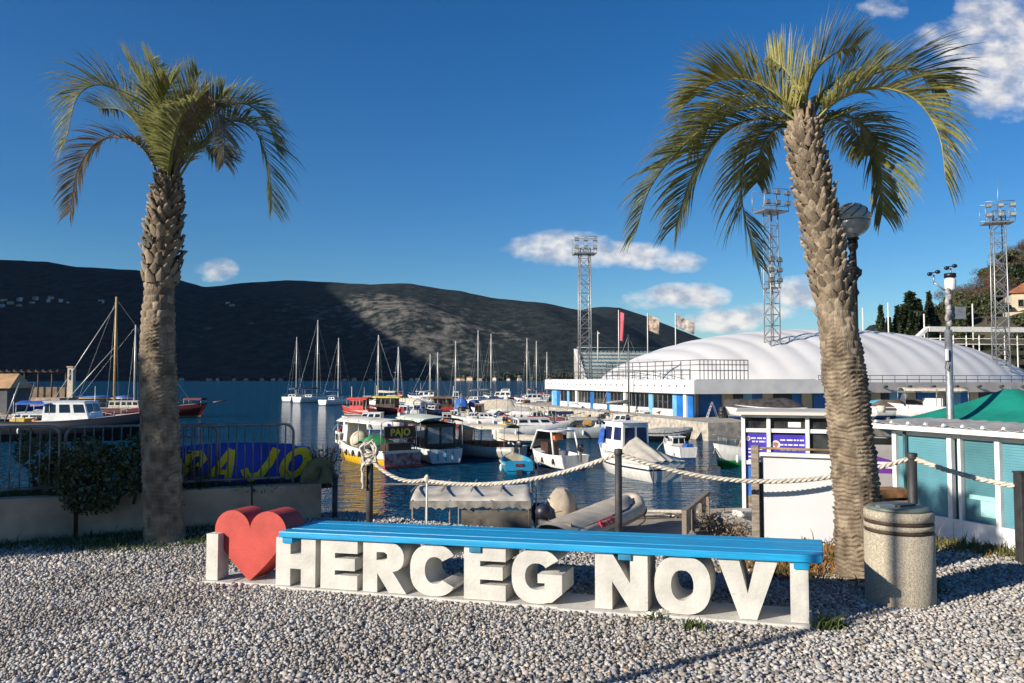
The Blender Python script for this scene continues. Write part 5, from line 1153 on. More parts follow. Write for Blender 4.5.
# ------------------------------------------------------------------ boats
def hb_(t, B, st, full=2.2):
    a = st+(1-st)*min(1, t/.35)**.8 if t < .35 else 1.0
    return B/2*a*(1-(max(0, t-.38)/.62)**full)
def sheer(t, H, bow, stern=.06): return H*(1+bow*max(0, (t-.25)/.75)**1.8+stern*max(0, (.3-t)/.3)**2)
def add_hull(root, L, B, H, m, dr=.35, bow=.45, st=.82, rake=.10, inside=None, deckm=None, deck_from=.55, full=2.2, trim=None):
    rings = []; N = 22; gun = []
    for i in range(N+1):
        t = i/N; b = max(.012, hb_(t, B, st, full)); zg = sheer(t, H, bow); ring = []
        sec = [(0, 0), (.50, .10), (.80, .32), (.94, .64), (1.0, 1.0)]; D = dr*(1-.75*max(0, (t-.7)/.3)**1.5)
        def P(yf, zf, s): z = -D+(zg+D)*zf; return (-L/2+L*t*(1-rake)+rake*L*t*(.15+.85*zf)*1.0, s*b*yf, z)
        ring += [P(y, z, -1) for y, z in reversed(sec[1:])]+[P(0, 0, 1)]+[P(y, z, 1) for y, z in sec[1:]]
        w_ = min(.07, b*.5); zf_ = .12; x = P(1, 1, 1)[0]; xi = P(1, .4, 1)[0]
        ring += [(x, b-w_, zg), (xi, max(.003, (b-w_)*.86), min(zf_, zg-.1)), (xi, -max(.003, (b-w_)*.86), min(zf_, zg-.1)), (x, -(b-w_), zg)]
        rings.append(ring); gun.append((x, b, zg))
    tr = rings[0][:9]; hm_ = MB().loft(rings); hm_.loft([[(-L/2+.006+dx, y*.985, max(-dr, z-.015)) for x_, y, z in tr] for dx in (0, .05)], smooth=False); h = hm_.build('hull', m, root)
    if deckm:
        vs = []; fs = []; ks = [i for i in range(N+1) if i/N >= deck_from]
        for i in ks:
            x, b, z = gun[i]; bb = max(.004, b-.05); vs += [(x, -bb, z-.015), (x, 0, z+.03+.02*b), (x, bb, z-.015)]
        for k in range(len(ks)-1): a = 3*k; fs += [(a, a+3, a+4, a+1), (a+1, a+4, a+5, a+2)]
        if deck_from > 0: fs.append((0, 1, 2)) ; x, b, z = gun[ks[0]]; o = len(vs); vs += [(x, -b+.05, .1), (x, b-.05, .1)]; fs.append((0, 2, o+1, o))
        d = MB().add(vs, fs).build('deck', deckm, root)
    if trim:
        for s in (-1, 1): MB().tube([(x, s*(b+.012), z-.05) for x, b, z in gun], .032, 6).build('rub_rail', trim, root)
    return gun
def cabin(root, x0, x1, w_, z0, h_, m, rake_f=.35, rake_b=.05, win=True, taper=.86, name='cabin', nwin=2, roof=True, glass=None, roofm=None):
    vs = []; 
    for z, k, f, b in ((z0, 1, 0, 0), (z0+h_, taper, -rake_f, rake_b)):
        vs += [(x0+b, -w_/2*k, z), (x1+f, -w_/2*k, z), (x1+f, w_/2*k, z), (x0+b, w_/2*k, z)]
    c = MB().add(vs, [(3, 2, 1, 0), (4, 5, 6, 7), (0, 1, 5, 4), (1, 2, 6, 5), (2, 3, 7, 6), (3, 0, 4, 7)]).build(name, m, root, bevel=.03)
    if roof: MB().box(((x0+rake_b+x1-rake_f)/2, 0, z0+h_+.03), (x1-x0-rake_f+.14, w_*taper+.12, .06)).build('roof', roofm or m, c, bevel=.02)
    if win:
        g = glass or DGLASS
        def pt(u, v, s): # side plane
            y = s*(w_/2*(1-(1-taper)*v)+.008); xa = x0+rake_b*v; xb = x1-rake_f*v; return (xa+(xb-xa)*u, y, z0+h_*v)
        for s in (-1, 1):
            for i in range(nwin):
                u0, u1 = (i+.12)/nwin, (i+.88)/nwin; MB().quad(pt(u0, .42, s), pt(u1, .42, s), pt(u1, .86, s), pt(u0, .86, s)).build('window', g, c, fix=False)
        def pf(u, v): k = 1-(1-taper)*v; return (x1-rake_f*v+.008, w_/2*k*u, z0+h_*v)
        for a, b in ((-.86, -.04), (.04, .86)): MB().quad(pf(a, .42), pf(b, .42), pf(b, .88), pf(a, .88)).build('window', g, c, fix=False)
        def pb(u, v): k = 1-(1-taper)*v; return (x0+rake_b*v-.008, w_/2*k*u, z0+h_*v)
        for a, b in ((-.82, -.08), (.08, .82)): MB().quad(pb(a, .2), pb(b, .2), pb(b, .86), pb(a, .86)).build('window', g, c, fix=False)
    return c
def canopy(root, x0, x1, w_, z, m, zp, sag=.08, pm=None, n=3):
    vs = []; nu, nv = 10, 9
    for i in range(nu):
        for j in range(nv):
            u = i/(nu-1); v = j/(nv-1)*2-1; vs.append((x0+(x1-x0)*u, w_/2*v, z-.16*v*v-sag*math.sin(u*math.pi*n)**2*.35-(.10 if abs(v) == 1 else 0)))
    o = MB().add(vs, [tuple(int(q) for q in f) for f in grid_faces(nu, nv)], True).build('canopy', m, root); sm = o.modifiers.new('t', 'SOLIDIFY'); sm.thickness = .02
    for i in range(n):
        x = x0+.08+(x1-x0-.16)*i/(n-1)
        for s in (-1, 1): MB().tube([(x, s*w_*.47, zp), (x, s*w_*.46, z-.12)], .024, 6).build('post', pm or STEEL, root)
    return o
def cover(root, x0, x1, gun_w, zg, ridge, m, wr=.04, name='cover'):
    nu, nv = 24, 17; vs = []
    for i in range(nu):
        for j in range(nv):
            u = i/(nu-1); v = j/(nv-1)*2-1; w_ = gun_w(u)+.05; rz2 = ridge*math.sin(min(1, u*3.2+.05)*1.57)*(1-.55*u**2)
            vs.append((x0+(x1-x0)*u, w_*v*(1.0), zg(u)-.06+rz2*(1-abs(v)**1.6)+wr*math.sin(u*23+3*v)*math.cos(v*5+u*6)*(1-v*v)-(.16 if abs(v) == 1 else 0)))
    o = MB().add(vs, [tuple(int(q) for q in f) for f in grid_faces(nu, nv)], True).build(name, m, root); return o
def outboard(root, x, y, z, m=BLACK):
    c = MB().loft([[(x-.10+a*k, y+b*k, z+h) for a, b in ((-.16, -.13), (.18, -.13), (.18, .13), (-.16, .13))] for h, k in ((.18, .75), (.3, 1), (.52, 1), (.62, .7))]).build('outboard_motor', m, root, bevel=.03)
    MB().box((x-.08, y, z-.1), (.13, .10, .62)).box((x-.08, y, z-.42), (.3, .03, .12)).build('motor_leg', mat('motor_grey', (.12, .12, .13), .5, .2, 5), c)
def mast(root, x, z0, h_, m=ALU, r=.09, boom=3.0, stays=(5, -5, 1.5), sail=None, spread=True):
    MB().tube([(x, 0, z0), (x, 0, z0+h_)], [r, r*.8], 8).build('mast', m, root)
    if boom:
        MB().tube([(x, 0, z0+1.3), (x-boom, 0, z0+1.25)], .06, 6).build('boom', m, root)
        if sail: MB().tube([(x-.1, 0, z0+1.5), (x-boom*.5, 0, z0+1.46), (x-boom, 0, z0+1.36)], [.17, .15, .07], 8).build('sail_cover', sail, root)
    rg = MB(); f, b, s = stays
    for p in ((x+f, 0, z0+.1), (x+b, 0, z0+.1), (x-.2, s, z0), (x-.2, -s, z0)): rg.tube([(x, 0, z0+h_*.98), p], .016, 4, False)
    if spread: rg.tube([(x, -.7, z0+h_*.55), (x, .7, z0+h_*.55)], .03, 5)
    rg.build('rigging', STEEL, root)
def rail(root, gun, t0, t1, h_, m=STEEL):
    N = len(gun)-1; ks = [i for i in range(N+1) if t0 <= i/N <= t1]; mb = MB()
    for s in (-1, 1):
        mb.tube([(gun[i][0], s*max(.02, gun[i][1]-.06), gun[i][2]+h_) for i in ks], .018, 5)
        for i in ks[::3]: x, b, z = gun[i]; mb.tube([(x, s*max(.02, b-.06), z), (x, s*max(.02, b-.06), z+h_)], .014, 5)
    mb.build('rail', m, root)
def fender(root, x, y, z, m=GEL, big=1.0): MB().ell((x, y, z), (.11*big, .11*big, .26*big), 10, 8).build('fender', m, root)
def boat(px, wl, head, label, name='motor_boat', cat='boat', group='boats moored in the harbour', shift=0, d=None, z=None):
    p = on(px, wl, WATER) if d is None else at(px, 400, d)
    return thing(name, label, cat, (p.x, p.y, WATER if z is None else z), R_(head), group)
H_W = hullmat('hull_white', (.76, .74, .70), (.03, .05, .10), .06, (.02, .06, .2)); H_WR = hullmat('hull_white_red', (.66, .64, .6), (.30, .03, .02), .10, (.4, .03, .02)); H_NV = hullmat('hull_navy', (.012, .02, .055), (.2, .03, .02), .08, (.5, .5, .5))
H_BK = hullmat('hull_black', (.010, .010, .013), (.02, .02, .02), .1); H_GY = hullmat('hull_grey', (.33, .36, .36), (.05, .06, .07), .08); H_RD = hullmat('hull_red', (.38, .045, .035), (.05, .02, .02), .1, (.6, .6, .55))
H_BL = hullmat('hull_blue', (.02, .12, .36), (.3, .04, .03), .08, (.6, .6, .6)); H_WG = hullmat('hull_white_green', (.66, .65, .6), (.015, .28, .05), .42, (.03, .35, .08)); H_BR = hullmat('hull_brown', (.10, .03, .02), (.02, .02, .02), .25, (.5, .4, .2))
H_OR = hullmat('hull_ochre', (.50, .27, .04), (.03, .12, .4), .42)
DECKB = mat('deck_buff', (.46, .38, .27), .7, .2, 3); DECKW = mat('deck_white', (.58, .57, .53), .6, .12, 3)

# yellow and white excursion boat
def excursion():
    s0, s1 = on(402, 468, WATER), on(330, 455, WATER); hd_ = (s1-s0); L = 8.6; hd_.normalize(); c = s0+hd_*(L/2); r = thing('excursion_boat', 'yellow and white excursion boat with PAJO board on its stern', 'boat', (c.x, c.y, WATER), math.atan2(hd_.y, hd_.x), 'boats moored in the harbour')
    hm = hullmat('hull_yellow_white', (.66, .63, .57), (.72, .42, .015), .52, (.5, .3, .03)); B = 2.6
    g = add_hull(r, L, B, .95, hm, .4, .75, .95, .08, deckm=DECKW, deck_from=.66, trim=WHITE)
    MB().box((-L/2-.03, 0, .47), (.06, B*.90, .75)).build('transom', mat('transom_oxblood', (.20, .03, .025), .6, .5, 4, col2=(.45, .38, .34)), r)
    MB().box((-L/2+.0, 0, .1), (.4, B*.93, .16)).build('swim_step', mat('step_red', (.40, .07, .06), .7, .3, 5), r)
    b = MB().box((-L/2+.25, 0, 2.02), (.06, 2.0, .62)).build('name_board', mat('board_dark', (.018, .008, .008), .5, .2, 5), r); MB().box((-L/2+.21, 0, 2.36), (.03, 2.06, .06)).box((-L/2+.21, 0, 1.70), (.03, 2.06, .06)).build('board_frame', RED, b)
    me = xform(text_mesh('PAJO', .56, .02, 0, .022, spacing=1.05), lambda q: Vector((-L/2+.215-q.z, -q.x, 2.02+q.y))); link('lettering', me, mat('lettering_gold', (1.0, .52, .03), .5, .1, 9), b)
    for s in (-1, 1): MB().tube([(-L/2+.25, s*.95, .9), (-L/2+.25, s*.95, 1.75)], .03, 6).build('post', DSTEEL, r)
    canopy(r, -L/2+.3, 1.9, 2.5, 2.75, mat('canopy_offwhite', (.56, .53, .47), .8, .2, 1.2), .9, n=5)
    cabin(r, 1.5, 2.2, 1.5, .95, 1.7, WHITE, .1, 0, win=False, name='wheelhouse'); MB().quad((2.21, -.6, 1.9), (2.21, .6, 1.9), (2.13, .55, 2.5), (2.13, -.55, 2.5)).build('windscreen', DGLASS, r, fix=False)
    pn = MB().obox((0, 0, 0), (1, 0, 0), (0, 1, 0), (0, 0, 1), (1.6, 1.16, 1.0), (3.3, 1.20, 1.75)).build('name_panel', WHITE, r)
    pn.location = (.1, .27, 0); pn.rotation_euler = (0, 0, -.28)
    me = xform(text_mesh('PAJO', .52, .02, 0, .02, spacing=1.0), lambda q: Vector((2.45-q.x, 1.203+q.z, 1.37+q.y))); link('lettering', me, BLACK, pn)
    for i in range(7): fender(r, -3.2+i*.85, B/2*.99+.05, .66, mat('fender_dark', (.03, .03, .06), .6, .3, 5), .75)
    v = []; nu = 9
    for i in range(nu):
        for j in range(nu): u, w_ = i/(nu-1), j/(nu-1)*2-1; v.append((-2.6+u*2.4, w_*.9+.2, 1.0+.75*math.sin(u*2.6+.3)*(1-.5*w_*w_)+.05*math.sin(u*12+w_*7)))
    MB().add(v, [tuple(int(q) for q in f) for f in grid_faces(nu, nu)], True).build('tarpaulin', GREENT, r)
    MB().ell((.5, .3, 1.3), (.7, .6, .6), 10, 8).build('bundle', CREAM, r); MB().box((-3.6, 0, 1.15), (.9, 1.5, .5)).build('bench_box', DWOOD, r)
    for i in range(5): MB().ell((3.0+.22*i, .5-.2*i, 1.78+.05*(i % 2)), (.14, .14, .12), 8, 6).build('buoy', RED, r)
    rail(r, g, .7, 1.0, .45)
excursion()
def wood_cabin():
    s0, s1 = on(446, 464, WATER), on(400, 449, WATER); hd_ = (s1-s0).normalized(); L = 7.5; c = s0+hd_*(L/2); r = thing('passenger_boat', 'white boat with dark wooden cabin and pale canopy beside the PAJO boat', 'boat', (c.x, c.y, WATER), math.atan2(hd_.y, hd_.x), 'boats moored in the harbour')
    g = add_hull(r, L, 2.35, .85, hullmat('hull_pale_blue', (.52, .57, .58), (.10, .03, .02), .06), .4, .6, .9, .08, deckm=DECKW, deck_from=.6)
    for s in (-.45, 0.0, .5): MB().box((-L/2-.02, s, .5), (.03, .07, .6)).build('stern_stripe', mat('stripe_blue', (.05, .3, .5), .5, .1, 4), r)
    cabin(r, -2.6, 1.6, 2.0, .85, 1.5, DWOOD, .2, 0, nwin=4, taper=.97, glass=mat('pale_glass', (.22, .25, .27), .15, .3, 2), roof=False)
    canopy(r, -2.9, 3.0, 2.9, 2.75, mat('canopy_mint', (.50, .55, .46), .8, .15, 1), .9, n=4)
wood_cabin()
def framed_boat():
    r = boat(481, 456.5, 150, 'weathered open boat with beige framed canopy and orange gear', 'fishing_boat'); L = 6.0
    add_hull(r, L, 2.2, .75, hullmat('hull_weathered', (.40, .38, .33), (.05, .05, .06), .12, (.2, .2, .2)), .35, .55, .8, deckm=mat('deck_ochre', (.40, .27, .15), .8, .3, 2), deck_from=.7)
    canopy(r, -2.4, 1.2, 2.0, 2.15, CREAM, .7, n=3, pm=GREYWOOD); MB().box((-.4, 0, .85), (2.6, 1.2, .35)).build('gear', mat('gear_orange', (.42, .12, .04), .8, .5, 6), r)
    MB().quad((1.25, -.9, .9), (1.25, .9, .9), (1.15, .85, 2.0), (1.15, -.85, 2.0)).build('clear_panel', mat('hazy_plastic', (.20, .19, .17), .3, .4, 4), r, fix=False)
    outboard(r, -L/2-.1, .5, .6); fender(r, -2.5, -1.2, .3); fender(r, 1.0, 1.15, .5, CREAM)
framed_boat()
def covered(px, wl, head, L, B, H, hm, cm, ridge, label, name='covered_boat', **k):
    r = boat(px, wl, head, label, name, **k); g = add_hull(r, L, B, H, hm, .3, .4, .8); gx = [q[0] for q in g]
    gw = lambda u: float(np.interp(u, np.linspace(0, 1, len(g)), [q[1] for q in g])); gz_ = lambda u: float(np.interp(u, np.linspace(0, 1, len(g)), [q[2] for q in g])); cover(r, g[0][0]-.05, g[-1][0]+.02, gw, gz_, ridge, cm, .03); return r
covered(522, 452, 140, 5.2, 2.0, .75, H_NV, CREAM, .55, 'dark blue boat under a cream cover behind the small blue dinghy')
def dinghy():
    r = boat(515.5, 470.5, 96, 'small bright blue dinghy with cream inside and motor bracket on its stern', 'dinghy'); L = 3.6; hm = hullmat('hull_sky_blue', (.02, .26, .46), (.012, .18, .36), .1)
    add_hull(r, L, 1.72, .62, hm, .25, .4, .85, .06, deckm=mat('cream_inside', (.52, .44, .28), .7, .15, 2), deck_from=.72)
    SB = mat('sky_blue_paint', (.02, .26, .46), .45, .12, 3)
    MB().box((-L/2+.55, 0, .42), (.8, .95, .42)).build('stern_box', SB, r); MB().box((-L/2-.02, 0, .44), (.06, 1.5, .50)).build('transom', SB, r); MB().box((.2, 0, .38), (.3, 1.35, .06)).build('thwart', SB, r)
    MB().box((-L/2-.07, 0, .50), (.05, .42, .14)).build('motor_pad', mat('pad_maroon', (.14, .03, .03), .6, .2, 6), r); MB().box((-L/2-.08, 0, .1), (.08, .3, .3)).build('bracket', DSTEEL, r)
    fender(r, -1.6, .95, .35, GEL, .8); fender(r, -1.5, -.95, .4, BLACK, .7)
    for s in (-1, 1): MB().box((-.35, s*.78, .50), (2.4, .12, .08)).build('side_deck', mat('cream_inside', (.5,)*3), r)
dinghy()
def screenboat():
    r = boat(553, 466, 118, 'white motorboat with tall windscreen frame and black outboard beside the blue dinghy'); L = 4.9; B = 2.0
    add_hull(r, L, B, .8, H_W, .3, .5, .9, deckm=GEL, deck_from=.5, trim=GEL)
    MB().loft([[(-1.9, s*.95, .75) for s in (1,)]+[(-1.9, .85, .75)], [(-1.6, .8, 2.05), (-1.6, .7, 2.05)]], closed=False, caps=False)
    f = MB()
    for s in (-1, 1): f.tube([(-1.5, s*.86, .8), (-1.1, s*.78, 2.1), (.6, s*.70, 2.1), (1.2, s*.80, .95)], .06, 8)
    f.tube([(-1.1, -.78, 2.1), (-1.1, .78, 2.1)], .06, 8).tube([(.6, -.70, 2.1), (.6, .70, 2.1)], .05, 8); f.build('windscreen_frame', GEL, r)
    MB().quad((1.18, -.78, .97), (1.18, .78, .97), (.62, .68, 2.06), (.62, -.68, 2.06)).build('windscreen', mat('screen_glass', (.05, .055, .06), .1, .3, 2), r, fix=False)
    MB().box((-.2, -.05, 2.12), (1.6, 1.5, .03)).build('top', mat('top_grey', (.3, .31, .31), .5, .2, 3), r)
    MB().box((.1, .15, .95), (.8, .75, .95)).build('console', mat('console_brown', (.06, .03, .022), .5, .3, 4), r); MB().box((-.2, -.15, 1.72), (.5, .55, .35)).build('life_jacket', ORANGE, r); MB().box((-1.2, 0, .5), (.5, 1.4, .35)).build('stern_seat', GEL, r)
    outboard(r, -L/2-.05, -.25, .85, mat('cowl_black', (.012, .013, .016), .3, .2, 4)); MB().box((-L/2-.25, -.55, .2), (.5, .6, .08)).build('swim_platform', CREAM, r)
    for x in (-1.6, -.4, .8): fender(r, x, .98, .45, RUBBER, .7)
screenboat()
def bigcover():
    s0, s1 = on(667, 482, WATER), on(605, 469, WATER); hd_ = (s1-s0).normalized(); L = 6.8; c = s0+hd_*(L/2); r = thing('cabin_boat', 'white cabin boat with blue curtains and a grey-beige cover over its cockpit', 'boat', (c.x, c.y, WATER), math.atan2(hd_.y, hd_.x), 'boats moored in the harbour')
    g = add_hull(r, L, 2.5, .95, hullmat('hull_white_line', (.70, .69, .66), (.60, .59, .56), .62, (.03, .03, .04)), .4, .6, .86, .10, deckm=GEL, deck_from=.0, trim=None)
    nu, nv = 26, 21; v = []
    for i in range(nu):
        for j in range(nv):
            u = i/(nu-1); w_ = j/(nv-1)*2-1; x = -L/2-.04+u*3.3; k = min(1, u*2.1+.0); b = float(np.interp(u*.5, np.linspace(0, 1, len(g)), [q[1] for q in g]))+.04
            top = .06+1.12*u**.85; fold = .06*math.sin(w_*15+u*3)*(1-abs(w_))*(1-.4*u); yy2 = w_*b*(1-.38*max(0, 1-abs(w_))*0)
            v.append((x, yy2, sheer(u*.5, .95, .6)-.04+top*(1-abs(w_)**1.35)+fold-(.10 if abs(w_) == 1 else 0)))
    MB().add(v, [tuple(int(q) for q in f) for f in grid_faces(nu, nv)], True).build('cover', mat('cover_beige', (.42, .39, .33), .85, .22, 1.6, .3, 8, col2=(.30, .28, .24)), r)
    cb = cabin(r, -.5, 1.7, 1.7, 1.2, 1.55, GEL, .35, .0, nwin=2, taper=.92, glass=mat('curtain_blue', (.012, .02, .08), .3, .3, 3)); MB().quad((1.2, 1.0, 1.7), (1.9, .95, 1.5), (1.75, .86, 2.35), (1.2, .9, 2.45)).build('side_screen', BLUETARP, r, fix=False)
    rail(r, g, .62, 1.0, .5); fender(r, -2.6, -1.3, .6, GEL)
    MB().tube([(-L/2-.05, -.9, .9), (-L/2-.05, .3, .15)], .015, 5).tube([(-L/2-.04, .8, .9), (-L/2-.04, .8, .0)], .02, 5).build('mooring_line', BLACK, r)
bigcover()
ACC = [ORANGE, BLUETARP, RED, RUBBER, CREAM, GREYTARP, mat('gear_green', (.04, .25, .12), .6, .3, 5), WOOD, mat('gear_yellow', (.6, .42, .05), .6, .2, 5), NAVY]
def clutter(r, L, B, H):
    q = rr_; MB().box((-L*.36, q.uniform(-.2, .2)*B, H+.02), (L*.10, B*.34, .34), q.uniform(-.3, .3)).build('gear_box', q.choice(ACC), r)
    MB().ell((-L*.25+q.uniform(-.2, .2), q.uniform(-.3, .3)*B, H+.02), (.3, .24, .2), 8, 6).build('gear_heap', q.choice(ACC), r)
    for s in (-1, 1):
        for x in (-.30, .02)[:q.choice([1, 2])]: fender(r, L*x, s*(B*.5+.02), H*.55, q.choice([GEL, GEL, RUBBER, BLUETARP]), .9)
    if q.random() < .6: MB().tube([(L*.1, .1, H), (L*.1, .1, H+q.uniform(1.6, 3.2))], .025, 5).build('pole', q.choice([ALU, WOOD]), r)
    if q.random() < .5: outboard(r, -L/2-.1, q.uniform(-.3, .3), H*.9)
    MB().tube([(L*.47, 0, H*1.3), (L*.56, .3, H*.6), (L*.62, .5, 0)], .018, 4).build('mooring_line', ROPE, r)
def cruiser(px, wl, head, L, label, hm=H_W, cabm=None, flag=False, cl=(.0, .5), ch=1.05, fly=False, canv=None, **k):
    r = boat(px, wl, head, label, k.pop('name', 'cabin_cruiser'), **k); B = L*.33; H = .11*L+.25; g = add_hull(r, L, B, H, hm, .4, .5, .88, .10, deckm=DECKW, deck_from=.25)
    x0, x1 = -L/2+L*(cl[0]+.18), -L/2+L*(cl[1]+.18); cabin(r, x0, x1, B*.72, H+.05, ch, cabm or GEL, .5, .05, nwin=3)
    if fly: cabin(r, x0+.2, x0+(x1-x0)*.6, B*.6, H+.12+ch, .6, GEL, .3, 0, nwin=1, roof=False, name='flybridge')
    if canv: canopy(r, -L/2+.1, x0+.4, B*.8, H+ch+.35, canv, H, n=2)
    rail(r, g, .6, 1.0, .5); clutter(r, L, B, H); return r
cruiser(372, 430, 176, 6.2, 'low white cruiser with pointed bow lying behind the PAJO boat', cl=(.15, .52), ch=.75)
cruiser(602, 438, 8, 6.4, 'white motor launch with stern platform and grey side', H_GY, cl=(.2, .5), ch=.55, canv=GREYTARP)
cruiser(540, 438.5, 12, 8.0, 'long low white boat with a thin dark blue waterline and grey bow', hullmat('hull_white_blue', (.60, .60, .58), (.04, .07, .16), .32, (.03, .05, .12)), cl=(.05, .45), ch=.55)
covered(668, 441, 14, 4.4, 1.7, .7, H_BK, GREYTARP, .5, 'black pointed boat with a grey cover near the quay corner')
cruiser(676, 456, 100, 4.2, 'small white boat seen stern-on beside the covered cabin boat', cl=(.2, .45), ch=.5)
r = cruiser(757, 466, 205, 6.4, 'white and green boat with wooden wheelhouse half behind the kiosk', H_WG, mat('wheelhouse_tan', (.36, .2, .09), .5, .3, 2), cl=(.2, .45), ch=1.2, name='fishing_boat'); fender(r, 2.3, 1.0, .6, GEL, .9)
covered(583, 432, 12, 3.8, 1.6, .75, H_OR, mat('ochre_canvas', (.50, .30, .07), .8, .2, 2), .5, 'small blue boat with an ochre canvas cover')
# sailing boats
def sailer(px, wl, ptop, head, L, label, hm=H_W, sail=None, m=ALU, bim=None, boom=True, second=None):
    r = boat(px, wl, head, label, 'sailing_boat', 'sailing boat', 'sailing boats moored in the harbour'); p = on(px, wl, WATER); top = at(px, ptop, p.y).z-WATER
    B = L*.31; H = .075*L+.3; g = add_hull(r, L, B, H, hm, .5, .25, .75, .10, deckm=DECKW, deck_from=0, full=2.0); cabin(r, -L*.22, L*.2, B*.6, H+.02, .5, GEL, .8, .1, nwin=3, roof=False)
    mast(r, 0, H+.4, top-H-.4, m, .11, L*.36 if boom else 0, (L*.48, -L*.48, B*.42), sail)
    if bim: canopy(r, -L*.46, -L*.2, B*.75, H+2.0, bim, H, n=2)
    rail(r, g, .05, 1.0, .55); return r
sailer(296, 401, 337, 80, 10, 'white sailing boat moored farthest out, with a bare boom', sail=WHITE)
sailer(317, 402, 320, 55, 11.5, 'white sloop with dark sprayhood carrying the tallest mast by the open water', sail=NAVY, bim=NAVY)
sailer(338, 404.5, 338, 60, 9, 'white sailing boat with blue sail cover beside the red excursion boat', sail=BLUETARP)
sailer(378, 408, 335, 150, 10, 'white sailing boat with cream bimini behind the yellow hulled boats', sail=CREAM, bim=CREAM)
sailer(398, 412, 347, 110, 8, 'small sailing boat with red canvas on deck near the life ring', sail=mat('red_canvas', (.36, .05, .04), .8, .2, 3))
sailer(430, 404, 354, 20, 8.5, 'short-masted white sailing boat, nearer the PAJO boat of a close pair', sail=None)
sailer(437.5, 405.5, 352, 30, 8.5, 'short-masted white sailing boat, nearer the hall of a close pair', sail=GREYTARP)
sailer(455.5, 404, 341, 90, 10, 'white sailing boat with square deckhouse above the blue tarp', sail=None)
sailer(478, 405, 330, 70, 11, 'white sailing boat with a very tall single mast above the cream awning', sail=WHITE)
sailer(491, 404, 334, 60, 10.5, 'white sailing boat with a raked second spar by its mast', sail=CREAM, bim=CREAM)
sailer(527, 402, 338, 100, 10, 'sailing boat with red deck canvas near the far end of the hall', sail=mat('red_canvas', (.4,)*3), hm=H_RD)
sailer(536.5, 402.5, 341, 80, 10, 'sailing boat with blue deck canvas close to the hall end', sail=BLUETARP, hm=H_BL)
sailer(547, 401, 352, 80, 9, 'grey sailing boat with short mast touching the hall end', sail=GREYTARP, hm=H_GY)
r = sailer(629, 427, 334, 10, 7.0, 'small yacht with a dark mast standing in front of the hall windows', m=DSTEEL, sail=GREYTARP, boom=True)
# middle rows
def wooden(px, wl, head, L, label, hm, rm, cabm, **k):
    r = boat(px, wl, head, label, k.pop('name', 'excursion_boat'), **k); B = L*.34; H = .13*L+.1; g = add_hull(r, L, B, H, hm, .4, .6, .85, deckm=DECKB, deck_from=.3); cabin(r, -L*.3, L*.16, B*.72, H*.9, 1.45, cabm, .15, 0, nwin=4, taper=.97, roof=False)
    canopy(r, -L*.44, L*.22, B*.95, H*.9+1.75, rm, H*.9, n=4); MB().tube([(L*.18, 0, H), (L*.18, 0, H+3.2)], .04, 6).build('flagstaff', WHITE, r); return r
REDC = mat('red_canopy', (.46, .04, .03), .7, .2, 2); YELC = mat('yellow_canopy', (.52, .42, .08), .7, .2, 2)
r = wooden(357, 415, 150, 5.6, 'red excursion boat with open red cabin frames and red canopy', H_RD, REDC, RED)
r = wooden(384, 414, 165, 6.8, 'dark red excursion boat with yellow-green canopy', hullmat('hull_darkred', (.16, .02, .02), (.03, .02, .02), .1), YELC, DWOOD)
r = cruiser(404, 421, 265, 4.8, 'white boat with a red life ring facing us beside the PAJO boat', H_WR, cl=(.2, .5)); me = MB().lathe([(.30, -.06), (.42, -.06), (.42, .06), (.30, .06), (.30, -.06)], 20); o = me.build('life_ring', RED, r); o.rotation_euler = (0, R_(80), 0); o.location = (1.5, .0, 1.25)
cruiser(417, 415, 95, 4.8, 'small white runabout tied between the life ring boat and the blue one', cl=(.2, .42), ch=.6)
cruiser(432, 416.5, 255, 5.0, 'dark blue runabout with grey cover and outboard', H_NV, cl=(.2, .45), ch=.6, canv=GREYTARP)
r = wooden(446, 414, 8, 6.0, 'red hulled wooden boat with brown cabin', H_RD, mat('brown_canopy', (.22, .12, .06), .8, .3, 2), WOOD, name='fishing_boat')
def tarped(px, wl, head, L, label, hm, tm, h_):
    r = boat(px, wl, head, label, 'covered_boat'); B = L*.36; add_hull(r, L, B, .85, hm, .35, .4, .88, deckm=DECKW, deck_from=.6); v = []; nu, nv = 12, 11
    for i in range(nu):
        for j in range(nv): u, w_ = i/(nu-1), j/(nv-1)*2-1; v.append((-L*.46+u*L*.8, B*.46*w_, .8+h_*(1-abs(w_)**5)*(.85+.15*math.sin(u*3.1))*(1 if .02 < u < .98 else .35)+.03*math.sin(u*17+w_*3)))
    MB().add(v, [tuple(int(q) for q in f) for f in grid_faces(nu, nv)], True).build('cover', tm, r); return r
tarped(461, 415, 100, 5.4, 'boat boxed in by a bright blue tarpaulin', H_W, BLUETARP, 1.6)
tarped(474, 414.5, 85, 5.0, 'boat under a faded slate blue tarpaulin', H_GY, mat('slate_tarp', (.08, .14, .26), .8, .2, 3), 1.3)
tarped(494, 416, 178, 6.4, 'wide boat under a long boxy cream awning', H_W, CREAM, 1.5)
cruiser(424, 402, 172, 7.5, 'white cabin cruiser with dark portholes behind the short-masted pair', ch=1.2)
cruiser(457, 401.5, 85, 6, 'white boat with a square two-window deckhouse behind the blue tarp', ch=1.3)
cruiser(500, 402, 175, 7.5, 'white flybridge cruiser beyond the cream awning', fly=True, ch=1.1)
cruiser(520, 409, 170, 5.5, 'brown decked boat with white cabin near the hall', H_BR, cl=(.1, .45), ch=.8)
cruiser(541, 411, 20, 5.0, 'navy blue boat lying under the hall end', H_NV, cl=(.1, .45), ch=.7)
cruiser(531, 404.5, 190, 6.5, 'white boat with red canopy close to the hall end', H_W, canv=REDC)
